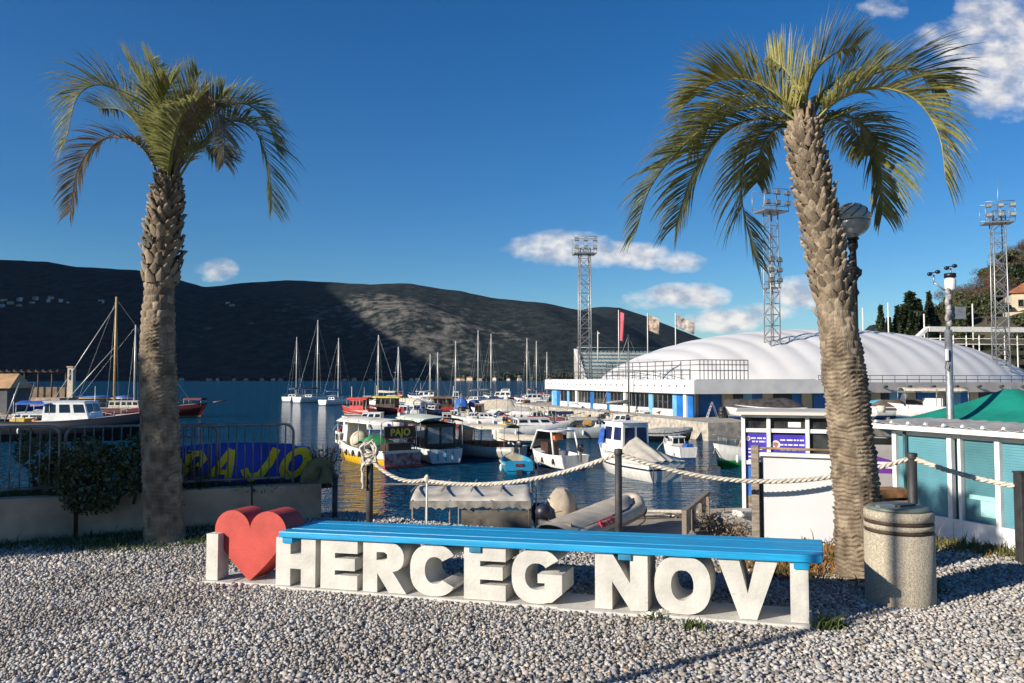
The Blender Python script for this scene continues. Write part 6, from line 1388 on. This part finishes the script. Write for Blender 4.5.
tarped(515, 418, 175, 5.0, 'boat under a flat grey tarpaulin in the middle row', H_W, GREYTARP, .7)
cruiser(470, 425, 185, 4.6, 'white runabout with red striped waterline in the middle row', H_WR, cl=(.15, .42), ch=.55)
r = cruiser(492, 426, 5, 5.2, 'white runabout with orange gear piled on its bow', H_W, cl=(.05, .38), ch=.5); MB().ell((1.5, 0, 1.05), (.5, .4, .2), 10, 6).build('gear', mat('gear_orange', (.4,)*3), r)
cruiser(455, 421, 80, 4.2, 'small white boat with pinkish buoys at the end of the middle row', H_W, cl=(.2, .45), ch=.5)
for i, (px, wl, hd2, L, lb, hm, ch2) in enumerate([(536, 424, 95, 4.6, 'white boat with grey windscreen third in the row before the hall', H_W, .6), (550, 421, 100, 4.4, 'dark hulled boat squeezed into the row before the hall', H_BK, .5), (562, 424, 92, 4.8, 'white open launch with brown seats before the hall', H_W, .45), (574, 420, 85, 4.4, 'beige boat with low cuddy before the hall', hullmat('hull_beige', (.46, .4, .3), (.1, .05, .03), .1), .5),
     (596, 422, 100, 4.8, 'grey boat with white cuddy near the strolling person', H_GY, .6), (610, 424, 88, 4.6, 'white boat with black rubber fenders below the strolling person', H_W, .5), (640, 422, 95, 4.8, 'white boat moored stern-on under the hall windows', H_W, .6), (654, 424, 92, 4.6, 'blue boat moored stern-on under the hall windows', H_BL, .5)]):
    r = cruiser(px, wl, hd2, L, lb, hm, cl=(.15, .42), ch=ch2)
    if i % 2: outboard(r, -L/2-.1, 0, .7)
    if i % 3 == 0: canopy(r, -L/2+.2, .6, 1.4, 2.1, [CREAM, GREYTARP, WHITE][i//3 % 3], .8, n=2)
covered(505, 408, 180, 5, 1.8, .8, H_W, GREYTARP, .8, 'boat under a peaked grey cover behind the cream awning')
covered(482, 409, 170, 5, 1.8, .8, H_W, WHITE, .7, 'boat under a peaked white cover beside the blue tarps')
covered(410, 407, 150, 6, 2.1, .9, H_W, CREAM, .9, 'boat under a cream cover behind the life ring boat')

# the tightly packed small boats between the pontoons
PK = [(447, 428, 95, 4.4, 'white boat with an orange box aft at the near end of the middle row', H_W, 'c', ORANGE), (508, 428, 80, 4.4, 'white open boat with a red gear bag behind the framed fishing boat', H_W, 'o', RED), (523, 429.5, 100, 4.2, 'cream open boat with a green seat beside the rusty mooring pole', hullmat('hull_beige', (.46, .4, .3), (.1, .05, .03), .1), 'o', None),
 (566, 431, 12, 4.6, 'white boat with a navy sprayhood next to the ochre covered one', H_W, 's', NAVY), (548, 428, 165, 4.4, 'pale grey boat with a maroon cover in front of the dark squeezed-in hull', H_GY, 't', mat('maroon_canvas', (.16, .04, .04), .8, .2, 2)), (622, 430, 170, 4.6, 'white boat with a black windscreen frame behind the grey sided launch', H_W, 'c', None),
 (586, 425, 95, 4.2, 'white boat with yellow gear between the ochre cover and the grey boat', H_W, 'o', mat('gear_yellow', (.6,)*3)), (604, 427, 85, 4.2, 'white boat with a blue sprayhood below the strolling person', H_W, 's', BLUETARP), (632, 425, 95, 4.4, 'white boat with a tan canopy at the foot of the dark mast', H_W, 's', CREAM), (648, 428, 15, 4.4, 'grey boat with a white canopy behind the blue curtained cabin', H_GY, 's', WHITE),
 (662, 429, 90, 4.2, 'white runabout with a brown sprayhood close to the quay corner', H_W, 's', mat('brown_canopy', (.2,)*3)), (677, 431, 100, 4.0, 'small cream boat under a tan sheet by the quay corner', H_W, 't', CREAM), (462, 418, 100, 4.6, 'white runabout with a green sprayhood in front of the bright blue tarpaulin', H_W, 's', GREENT), (480, 419.5, 80, 4.6, 'white boat with a wooden cabin in front of the slate blue tarpaulin', H_W, 'w', None),
 (500, 421, 95, 4.6, 'white boat with a navy cover in front of the long cream awning', H_W, 't', NAVY), (436, 409, 100, 5.0, 'white boat with a grey sprayhood between the two red hulls', H_W, 's', GREYTARP), (470, 408.5, 95, 5.2, 'white boat with an orange canopy behind the slate blue tarpaulin', H_W, 's', ORANGE), (511, 404, 90, 5.4, 'white boat with a blue canopy beyond the grey peaked cover', H_W, 's', BLUETARP),
 (526, 413, 100, 4.8, 'ochre wooden boat with a small cabin before the hall end', hullmat('hull_tan', (.36, .22, .10), (.05, .03, .02), .1), 'w', None), (553, 415, 85, 4.6, 'white boat with a red sprayhood before the hall end windows', H_W, 's', REDC), (568, 416, 92, 4.4, 'navy boat with a cream sheet under the first hall windows', H_NV, 't', CREAM), (414, 403.5, 165, 6.0, 'white boat with a dark blue canopy beside the short-masted pair', H_W, 's', NAVY),
 (392, 405, 150, 6.0, 'white boat with a pale green canopy beyond the yellow-green one', H_W, 's', mat('canopy_mint', (.5,)*3)), (367, 407, 160, 5.5, 'white boat with a wooden wheelhouse beyond the red excursion boat', H_W, 'w', None)]
for (px, wl, hd2, L, lb, hm, kd_, ac) in PK:
    if kd_ == 't': covered(px, wl, hd2, L, L*.36, .75, hm, ac, .55, lb)
    else:
        r = boat(px, wl, hd2, lb, {'o': 'open_boat', 's': 'motor_boat', 'c': 'motor_boat', 'w': 'fishing_boat'}[kd_]); B = L*.36; g = add_hull(r, L, B, .72, hm, .35, .45, .88, deckm=DECKB if kd_ == 'w' else DECKW, deck_from=.5)
        if kd_ == 'o': MB().box((-.1, 0, .55), (.3, B*.8, .06)).box((-L*.3, 0, .55), (.3, B*.8, .06)).build('thwart', WOOD, r); MB().ell((L*.02, 0, .8), (.45, .4, .3), 8, 6).build('gear', ac or GREENT, r); outboard(r, -L/2-.1, 0, .65)
        if kd_ == 'c': cabin(r, -.4, L*.22, B*.66, .74, .8, GEL, .45, 0, nwin=2); MB().box((-L*.33, 0, .8), (.7, .8, .4)).build('gear_box', ac or BLACK, r)
        if kd_ == 'w': cabin(r, -L*.22, L*.12, B*.62, .72, 1.25, WOOD, .12, 0, nwin=2, roofm=CREAM)
        if kd_ == 's': canopy(r, -L*.28, L*.14, B*.86, 1.95, ac, .7, n=2); MB().quad((L*.16, -B*.36, .8), (L*.16, B*.36, .8), (L*.09, B*.32, 1.35), (L*.09, -B*.32, 1.35)).build('windscreen', DGLASS, r, fix=False)
        clutter(r, L, B, .72)
# big boats towards the pier
r = cruiser(78, 440, 4, 12.5, 'white cabin cruiser with black hull and raked windows beyond the railing', hullmat('hull_black_white', (.012, .013, .018), (.02, .02, .02), .1), cl=(.14, .44), ch=1.55, group=None); r['group'] = 'boats moored in the harbour'; MB().box((-3.2, 0, 2.2), (3.0, 2.6, .12)).build('sun_roof', GEL, r); canopy(r, -4.4, -1.6, 3.0, 3.3, BLUETARP, 1.5, n=2)
MB().tube([(-5.2, 1.4, 1.5), (-4.2, 1.2, 4.8), (-4.2, -1.2, 4.8), (-5.2, -1.4, 1.5)], .06, 6).build('arch', STEEL, r)
def schooner():
    r = boat(150, 417.5, 3, 'wooden two-masted schooner with dark red hull and varnished mast', 'schooner', 'sailing boat', 'sailing boats moored in the harbour'); L = 15; p = r.location; d = p.y
    g = add_hull(r, L, 3.8, 1.25, hullmat('hull_oxblood', (.09, .012, .012), (.02, .015, .015), .2, (.4, .3, .15)), .6, .55, .8, .12, deckm=DECKB, deck_from=0)
    cabin(r, -5, -1, 2.2, 1.3, .9, mat('cabin_cream', (.55, .50, .40), .5, .15, 1), .3, .1, nwin=5); cabin(r, 1.2, 3.6, 1.9, 1.35, .6, WHITE, .3, .1, nwin=3)
    h1 = at(115, 297, d).z-WATER; x1 = at(115, 400, d).x-p.x; mast(r, x1, 1.3, h1-1.3, GOLDWOOD, .17, 4.5, (10.5, -5, 1.8), BLUETARP); h2 = at(134.5, 325, d).z-WATER; x2 = at(134.5, 400, d).x-p.x; mast(r, x2, 1.3, h2-1.3, ALU, .12, 3, (5, -8, 1.8), BLUETARP)
    rg = MB()
    for dx in (-8.6, -7.2): rg.tube([(x1, 0, h1-1-(dx+8.6)*4), (x1+dx, 0, 1.0)], .05, 5)
    rg.build('furled_stay', ALU, r); MB().tube([(L/2+.2, 0, 1.9), (L/2+2.4, 0, 2.3)], .09, 6).build('bowsprit', WOOD, r); rail(r, g, .05, 1, .7, WOOD); canopy(r, 4.6, 7, 2.2, 2.6, mat('maroon_canvas', (.16, .04, .04), .8, .2, 2), 1.5, n=2)
schooner()
cruiser(22, 432, 185, 8, 'dark low boat with grey cover tied under the pier terrace', H_BK, cl=(.1, .4), ch=.7, canv=GREYTARP); cruiser(128, 431, 175, 7, 'long pale boat lying alongside behind the cruiser', H_W, cl=(.1, .5), ch=.5)
tarped(52, 424, 10, 6.5, 'boat under a blue sheet before the pier terrace', H_W, BLUETARP, 1.3)

# ------------------------------------------------------------------ pier terrace with pergola, boathouse
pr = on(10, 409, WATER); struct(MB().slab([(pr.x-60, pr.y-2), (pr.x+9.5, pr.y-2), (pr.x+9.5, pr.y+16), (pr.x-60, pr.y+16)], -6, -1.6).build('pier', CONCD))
pg = thing('pergola', 'dark timber pergola terrace with parapet on the pier', 'pergola', (pr.x, pr.y+1, -1.6))
MB().box((0, 2.5, .9), (18, .4, 1.8)).build('parapet', mat('parapet_stone', (.20, .15, .11), .9, .3, 1), pg); MB().box((-2, 5, 4.5), (17, 7, .25)).build('roof', mat('pergola_roof', (.07, .035, .025), .8, .4, .8), pg)
for i in range(8): MB().tube([(-9+i*2.4, 1.8, 0), (-9+i*2.4, 1.8, 4.4)], .13, 6).build('post', DWOOD, pg)
for i in range(14): MB().box((-9.5+i*1.25, 5, 4.72), (.18, 8, .22)).build('rafter', DWOOD, pg)
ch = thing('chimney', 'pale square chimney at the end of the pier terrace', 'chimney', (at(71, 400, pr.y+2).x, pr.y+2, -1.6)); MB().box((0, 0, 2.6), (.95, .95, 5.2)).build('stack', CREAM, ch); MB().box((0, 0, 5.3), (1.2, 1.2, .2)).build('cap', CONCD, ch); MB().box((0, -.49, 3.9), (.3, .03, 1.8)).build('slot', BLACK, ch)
bh = thing('boathouse', 'grey boathouse with tan sloping roof by the pier', 'boathouse', (at(12, 400, 88).x-4, 88, -2.2), .1)
MB().box((0, 0, 1.4), (9, 5, 2.8)).build('wall', mat('boathouse_grey', (.12, .12, .125), .8, .3, .6), bh); MB().add([(-4.8, -2.8, 2.8), (4.9, -2.8, 2.8), (4.2, .6, 4.4), (-4.8, .6, 4.4), (4.9, 2.8, 2.8), (-4.8, 2.8, 2.8)], [(0, 1, 2, 3), (3, 2, 4, 5), (1, 4, 2), (0, 3, 5), (0, 5, 4, 1)]).build('roof', mat('tan_roof', (.50, .30, .15), .8, .2, 1), bh)
for x in (-3, 1.2): MB().box((x, -2.53, 1.6), (.9, .08, 1.2)).build('window', mat('pale_shutter', (.35, .36, .37), .6, .2, 2), bh)
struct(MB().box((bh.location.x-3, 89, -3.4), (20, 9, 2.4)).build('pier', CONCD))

# ------------------------------------------------------------------ boats and gear by the yard quay
def moored():
    a = on(432, 500, -1.0); r = thing('canopy_boat', 'work boat with dirty white panelled canopy and plastic curtains below the terrace', 'boat', (-1.75, 17.25, WATER), R_(179), 'boats moored in the harbour'); L = 4.4
    add_hull(r, L, 2.3, 1.05, H_GY, .4, .45, .88, deckm=DECKB, deck_from=.72)
    z1 = at(478, 500, 16.15).z-WATER; x0, x1 = -2.15, .28; v = []; nu, nv = 17, 9
    for i in range(nu):
        for j in range(nv): u = i/(nu-1); w_ = j/(nv-1)*2-1; v.append((x0+(x1-x0)*u, 1.12*w_, z1+.16*(1-w_*w_)-.03*abs(math.sin(u*math.pi*4))-.04*u))
    o = MB().add(v, [tuple(int(q) for q in f) for f in grid_faces(nu, nv)], True).build('canopy', mat('canopy_grey_white', (.50, .47, .42), .7, .25, 2.2, .1, col2=(.30, .27, .22)), r); sm = o.modifiers.new('t', 'SOLIDIFY'); sm.thickness = .02
    for i in range(5): MB().box((x0+(x1-x0)*i/4, 0, z1+.15), (.025, 1.9, .02)).build('batten', GREYWOOD, o)
    MB().box((0, 0, z1+.175), (x1-x0, .03, .03)).build('batten', GREYWOOD, o)
    vv = []
    for i in range(34):
        x = x0+(x1-x0)*i/33; d_ = .15+.025*math.sin(i*2.7)+.02*math.sin(i*7.1); vv += [(x, 1.13, z1-.01), (x, 1.15+.02*math.sin(i*1.9), z1-d_)]
    MB().add(vv, [(2*i, 2*i+2, 2*i+3, 2*i+1) for i in range(33)], True).build('valance', mat('valance_grey', (.25, .23, .2), .8, .35, 4), r, fix=False)
    for x in (x0+.05, x0+.8, x1-.8, x1-.05):
        for s in (-1, 1): MB().tube([(x, s*1.08, .8), (x, s*1.08, z1)], .022, 6).build('post', GREYWOOD, r)
    MB().quad((x0, 1.1, 1.0), (x0+1.4, 1.1, 1.0), (x0+1.4, 1.1, z1-.2), (x0, 1.1, z1-.2)).build('curtain', mat('smoky_plastic', (.17, .15, .125), .35, .45, 3), r, fix=False)
    MB().box((-.6, .5, 1.35), (.9, .5, .75)).build('crate', ORANGE, r); MB().box((-1.3, .75, 1.45), (.5, .4, .75)).build('cushion', CREAM, r); MB().lathe([(.22, 1.1), (.25, 1.5), (.23, 1.5), (.2, 1.15)], 16, (.55, .6, .5)).build('bucket', mat('bucket_white', (.5, .46, .4), .6, .3, 4), r); MB().ell((.95, .5, 1.75), (.25, .25, .2), 8, 6).build('red_bag', RED, r); MB().box((.2, .9, 1.45), (.4, .3, .06)).build('green_board', mat('board_green', (.05, .4, .15), .5, .1, 3), r)
    outboard(r, -2.25, -.5, 1.75); outboard(r, -2.3, -.9, 1.55)
    for s in (0, 1): MB().tube([(-2.15-s*.12, .3-s*.5, .9), (-2.15-s*.12, .3-s*.5, 2.9)], .015, 5).build('pole', STEEL, r)
moored()
fb_ = at(537, 512, 15.4); fe = thing('fender_ball', 'dark ball fender on a stand beside the canopy boat', 'fender', (fb_.x+.12, fb_.y, YARD)); zc = fb_.z-YARD; MB().ell((0, 0, zc), (.16, .15, .155), 16, 12).build('ball', mat('fender_navy', (.02, .02, .035), .45, .3, 4), fe); MB().lathe([(.10, 0), (.11, zc-.15), (.07, zc-.12)], 12).build('stand', DSTEEL, fe)
wb = at(562, 520, 16.6); wr_ = thing('wrapped_motor', 'outboard motor wrapped in a beige cloth behind the inflatable', 'motor', (wb.x, wb.y, YARD)); hz = at(561, 488, 16.6).z-YARD; rings = []
for i in range(14):
    t = i/13; rr5 = (.33-.02*math.sin(t*9))*(1-.62*max(0, (t-.72)/.28)**2.2); rings.append([((rr5+.03*math.sin(a*5+t*9)+.015*math.sin(a*9))*math.cos(a)*(1.0-.12*(t > .5)), (rr5*.8+.02*math.sin(a*4))*math.sin(a), t*hz) for a in np.linspace(0, 2*math.pi, 30, endpoint=False)])
MB().loft(rings).build('cloth_wrap', mat('wrap_beige', (.40, .34, .26), .9, .25, 3, .4, 9), wr_); MB().tube([(.31*math.cos(a), .26*math.sin(a), hz*.55+.02*math.sin(3*a)) for a in np.linspace(0, 6.28, 24)], .02, 6).build('cord', mat('cord_tan', (.3, .24, .16), .9, .2, 9), wr_); MB().box((0, 0, .04), (.7, .6, .08)).build('pallet', GREYWOOD, wr_)
def rib():
    a, b = at(552, 527, 14.2), at(630, 508, 17.4); a.z = b.z = 0; d = b-a; L = d.length+.3; c = (a+b)/2; r = thing('inflatable_dinghy', 'beige inflatable dinghy with red lettering lying on the quay edge', 'inflatable', (c.x, c.y, YARD+.10), math.atan2(d.y, d.x)); T = mat('hypalon_beige', (.50, .43, .33), .6, .15, 2.5, .1)
    z = .42; z = .44; pts = [(-L/2, .52, z), (L*.25, .52, z+.04), (L*.42, .36, z+.12), (L*.5, 0, z+.18), (L*.42, -.36, z+.12), (L*.25, -.52, z+.04), (-L/2, -.52, z)]; pts = [(a, b*.72, c_-.10) for a, b, c_ in pts]; cp = catmull(pts, 40)
    MB().tube(cp, [.04]+[.15]*38+[.04], 16).build('tube', T, r); MB().box((0, 0, .26), (L*.86, .56, .05)).build('floor', mat('floor_tan', (.3, .24, .17), .8, .3, 3), r); MB().box((-L*.42, 0, .45), (.05, .6, .30)).build('transom', GREYWOOD, r); MB().box((.1, 0, .5), (.25, .56, .04)).build('thwart', GREYWOOD, r)
    v = []
    for i in range(16):
        for j in range(9): u, w_ = i/15, j/8*2-1; v.append((-L*.48+u*L*.88, w_*.40*(1-.55*max(0, u-.75)/.25*u), z+.045+.10*(1-w_*w_)+.03*math.sin(u*9)*(1-w_*w_)+.08*u))
    MB().add(v, [tuple(int(q) for q in f) for f in grid_faces(16, 9)], True).build('cover', mat('rib_cover', (.46, .40, .31), .8, .2, 3, .2, 9), r)
    for s in (.22, .40): MB().tube([Vector(p)+Vector((0, -.14 if p[1] <= 0 else .14, s-z)) for p in cp[22:]], .012, 5).build('strake', mat('strake_brown', (.28, .18, .09), .7, .3, 5), r)
    me = xform(text_mesh('HN-1307', .20, .006, 0, .010), lambda q: Vector((q.x-.52, -.374-.176*math.cos((q.y+.12)/.16)-q.z, z-.08+.176*math.sin((q.y+.12)/.16)))); link('lettering', me, mat('lettering_red', (.55, .06, .06), .6, .1, 9), r)
    for x in (-.7, .6): MB().box((x, 0, .30), (.12, .7, .06)).build('floor_batten', GREYWOOD, r)
    MB().tube([(L*.5-.02, .1, .56), (L*.52, .0, .52), (L*.5-.02, -.1, .56)], .05, 8).build('bow_ring', GEL, r); MB().ell((L*.32, .2, .52), (.16, .13, .08), 10, 8).build('white_buoy', GEL, r)
    MB().tube([(L*.42, -.32, .36), (L*.55, -.08, .42), (L*.5, .22, .40)], .13, 10).build('bow_cover', RUBBER, r)
rib()
# gangway rails, debris on the yard
ga, gb = at(684, 520, 16.0), at(708, 505, 19.4); ga.z = gb.z = 0; gd = gb-ga; gw_ = thing('gangway', 'weathered wooden gangway fence sloping down at the quay edge', 'gangway', (ga.x, ga.y, YARD), math.atan2(gd.y, gd.x)); L = gd.length
z0, z1 = at(684, 514, 16.0).z-YARD, at(708, 494, 19.4).z-YARD
MB().loft([[(0, -.05, z0), (0, .05, z0), (0, .05, z0+.07), (0, -.05, z0+.07)], [(L, -.05, z1), (L, .05, z1), (L, .05, z1+.07), (L, -.05, z1+.07)]], smooth=False).build('top_rail', GREYWOOD, gw_)
for t in (0.02, .30, .62, .97): MB().box((L*t, 0, (z0+(z1-z0)*t)/2), (.12, .09, z0+(z1-z0)*t)).build('post', GREYWOOD, gw_)
for t0, t1 in ((.06, .27), (.34, .46), (.70, .92)): MB().box((L*(t0+t1)/2, .02, (z0+(z1-z0)*t0)/2+.02), (L*(t1-t0), .03, z0+(z1-z0)*t0-.12)).build('board', mat('board_beige', (.36, .30, .22), .85, .3, 4), gw_)
r = np.random.default_rng(19); cc_ = at(722, 520, 17.2); P = np.stack([cc_.x+r.normal(0, .28, 1500), cc_.y+r.normal(0, .5, 1500), YARD+.03+np.abs(r.normal(0, .16, 1500))], 1); v, f = leaf_cloud(P, .035, 4, aspect=.6); o = np_mesh('dry_debris', v, f, leafmat('dry_debris_leaf', (.10, .06, .035), (.40, .30, .19), .9, .05, 5), False); o['kind'] = 'stuff'
cr = thing('stone_block', 'pale broken stone blocks lying at the kiosk foot', 'stone', (at(738, 520, 17.3).x, 17.5, YARD)); MB().box((0, 0, .15), (.8, .5, .3), .2).build('block', LTCONC, cr, bevel=.03); MB().box((.2, -.1, .36), (.5, .35, .13), .5).build('block', LTCONC, cr, bevel=.03)
pn_ = at(655, 508, 18.7); tag(MB().tube([(pn_.x+.5*math.cos(t)*(1+.1*t), pn_.y+.22*math.sin(t*1.3)+.1, YARD+.03+.01*t) for t in np.linspace(0, 16, 90)], .025, 6).build('rope_coil', ROPE), 'tangled tan rope lying on the quay edge beyond the inflatable', 'rope')
# quay life: person, barrels, tarped boats ashore
def person(loc, rz):
    bm = bmesh.new(); J = {'pelvis': (0, 0, .92), 'belly': (0, 0, 1.10), 'chest': (0, .01, 1.34), 'neck': (0, .0, 1.50), 'head': (0, -.02, 1.66), 'top': (0, -.01, 1.72)}
    for s, n in ((-1, 'l'), (1, 'r')): J.update({n+'hip': (s*.10, 0, .88), n+'knee': (s*.11, -.10 if s > 0 else .03, .49), n+'foot': (s*.12, -.02 if s > 0 else .16, .07), n+'toe': (s*.12, -.18 if s > 0 else .02, .04), n+'sh': (s*.19, 0, 1.42), n+'el': (s*.26, .04*s, 1.14), n+'hand': (s*.26, -.10*s, .90)})
    ks = list(J); rad = {'pelvis': .15, 'belly': .14, 'chest': .16, 'neck': .06, 'head': .10, 'top': .08}
    me = bpy.data.meshes.new('person'); E = [('pelvis', 'belly'), ('belly', 'chest'), ('chest', 'neck'), ('neck', 'head'), ('head', 'top')]
    for n in 'lr': E += [('pelvis', n+'hip'), (n+'hip', n+'knee'), (n+'knee', n+'foot'), (n+'foot', n+'toe'), ('chest', n+'sh'), (n+'sh', n+'el'), (n+'el', n+'hand')]; rad.update({n+'hip': .095, n+'knee': .065, n+'foot': .045, n+'toe': .04, n+'sh': .07, n+'el': .05, n+'hand': .035})
    me.from_pydata([J[k] for k in ks], [(ks.index(a), ks.index(b)) for a, b in E], []); o = bpy.data.objects.new('person', me); COL.objects.link(o); sk = o.modifiers.new('skin', 'SKIN')
    for i, k in enumerate(ks): me.skin_vertices[0].data[i].radius = (rad[k], rad[k]); me.skin_vertices[0].data[i].use_root = (k == 'pelvis')
    o.modifiers.new('sub', 'SUBSURF').levels = 2; bpy.context.view_layer.update(); m2 = bpy.data.meshes.new_from_object(o.evaluated_get(bpy.context.evaluated_depsgraph_get())); o.modifiers.clear(); o.data = m2; m2.materials.append(mat('dark_clothes', (.012, .012, .016), .8, .3, 5)); o.location = loc; o.rotation_euler.z = rz
    for p in m2.polygons: p.use_smooth = True
    h = MB().ell((0, -.005, 1.72), (.105, .115, .09), 12, 8).build('hair', mat('hair_dark', (.015, .01, .008), .7, .2, 9), o); f = MB().ell((0, -.085, 1.64), (.07, .05, .09), 10, 8).build('face', mat('skin_tone', (.40, .24, .17), .6, .1, 5), o)
    tag(o, 'person in dark clothes walking along the quay before the hall', 'person')
pp = on(611, 408.6, QUAY); person((pp.x, pp.y, QUAY), .8)
for i, (px, lb) in enumerate([(713, 'dark barrel nearest the hall corner, by the blue doors'), (721, 'dark barrel standing between two others by the blue doors'), (727.5, 'smallest dark barrel of the row by the blue doors')]):
    q = QC+E1*(2.2+i*.75)+E2*-1.0; b = thing('barrel', lb, 'barrel', (q.x, q.y, QUAY), 0, 'barrels by the hall corner'); hh = (1.0, .95, .7)[i]; MB().lathe([(.3, 0), (.33, .03), (.31, .06), (.31, hh*.35), (.335, hh*.37), (.31, hh*.39), (.31, hh*.64), (.335, hh*.66), (.31, hh*.68), (.31, hh-.05), (.33, hh-.02), (.3, hh)], 20).build('drum', mat('barrel_dark', (.05, .045, .04), .6, .4, 5), b); MB().lathe([(.27, hh-.01), (.26, hh+.01)], 16).build('lid', DSTEEL, b)
q = QC+E1*.9+E2*-1.4; ld = thing('folding_ladder', 'white folding ladder leaning open by the hall corner', 'ladder', (q.x, q.y, QUAY)); m_ = MB()
for s in (-.3, .3): m_.tube([(-.5, s, 0), (0, s*.7, 1.5), (.5, s, 0)], .03, 5)
for k in range(4): t = (k+.6)/5; m_.tube([(-.5*(1-t), -.3, 1.5*t), (-.5*(1-t), .3, 1.5*t)], .025, 5)
m_.build('frame', WHITE, ld)
def ashore(px, d, head, L, label, tm, h_):
    p = at(px, 400, d); r = thing('covered_boat', label, 'boat', (p.x, p.y, QUAY+.45), R_(head), 'boats laid up on the quay'); g = add_hull(r, L, L*.35, .8, H_W, .35, .4, .85); cover(r, g[0][0], g[-1][0], lambda u: float(np.interp(u, np.linspace(0, 1, len(g)), [q[1] for q in g])), lambda u: float(np.interp(u, np.linspace(0, 1, len(g)), [q[2] for q in g])), h_, tm, .05)
    for x in (-L*.25, L*.2): MB().box((x, 0, -.25), (.2, L*.25, .4)).build('trestle', GREYWOOD, r)
ashore(764, 66, 170, 6.5, 'boat under a dark grey cover laid up before the blue doors', mat('charcoal_cover', (.05, .045, .042), .8, .4, 3), .9); ashore(878, 70, 175, 6, 'boat under a sky blue cover laid up beyond the hut roof', mat('sky_cover', (.12, .4, .55), .7, .15, 2), .6); ashore(897, 68, 10, 5, 'boat under a brown cover laid up beyond the hut roof', mat('brown_cover', (.12, .09, .07), .8, .3, 2), .7)
p = at(926, 400, 67); r = thing('motor_boat', 'white motorboat with flat cream canopy laid up beyond the hut roof', 'boat', (p.x, p.y, QUAY+.4), R_(170), 'boats laid up on the quay'); add_hull(r, 7, 2.3, .9, H_W, .35, .4, .85, deckm=DECKW, deck_from=.5); canopy(r, -3, 2, 2.2, 2.5, CREAM, .9, n=3); MB().quad((2.0, -.9, 1.0), (2.0, .9, 1.0), (1.6, .8, 2.0), (1.6, -.8, 2.0)).build('windscreen', DGLASS, r, fix=False); MB().box((-.5, 0, 1.2), (1.2, 1.2, .8)).build('console', GEL, r)
for (px, y0, y1, lb) in ((521.5, 416, 437, 'rusty brown mooring pole rising beside the long low white boat'), (554.5, 416, 430, 'thin dark mooring pole before the hall'), (628.5, 0, 0, '')):
    if y0: q = on(px, y1, WATER); t = at(px, y0, q.y).z; po_ = thing('mooring_pole', lb, 'pole', (q.x, q.y, WATER-.8), 0, 'mooring poles'); MB().tube([(0, 0, 0), (0, 0, t-WATER+.8)], .10, 8).build('pile', mat('rusty_pile', (.09, .05, .035), .9, .4, 4), po_); MB().lathe([(.11, t-WATER+.78), (.12, t-WATER+.86), (.02, t-WATER+.92)], 10).build('cap', DSTEEL, po_)

# ------------------------------------------------------------------ the air over the bay
hz_ = MB().box((0, 2600, 1090), (13000, 9400, 2200)); hz_.build('haze', None, kind='stuff')
hzo = bpy.data.objects['haze']; hzm = bpy.data.materials.new('haze_air'); hzm.use_nodes = True; t = NT(hzm.node_tree); t.n.clear()
pv = t.add('ShaderNodeVolumePrincipled'); pv.inputs['Color'].default_value = (.55, .74, 1, 1); pv.inputs['Density'].default_value = 8e-6; pv.inputs['Anisotropy'].default_value = .2
ou = t.add('ShaderNodeOutputMaterial'); t.link(pv.outputs[0], ou.inputs['Volume']); hzo.data.materials.append(hzm)
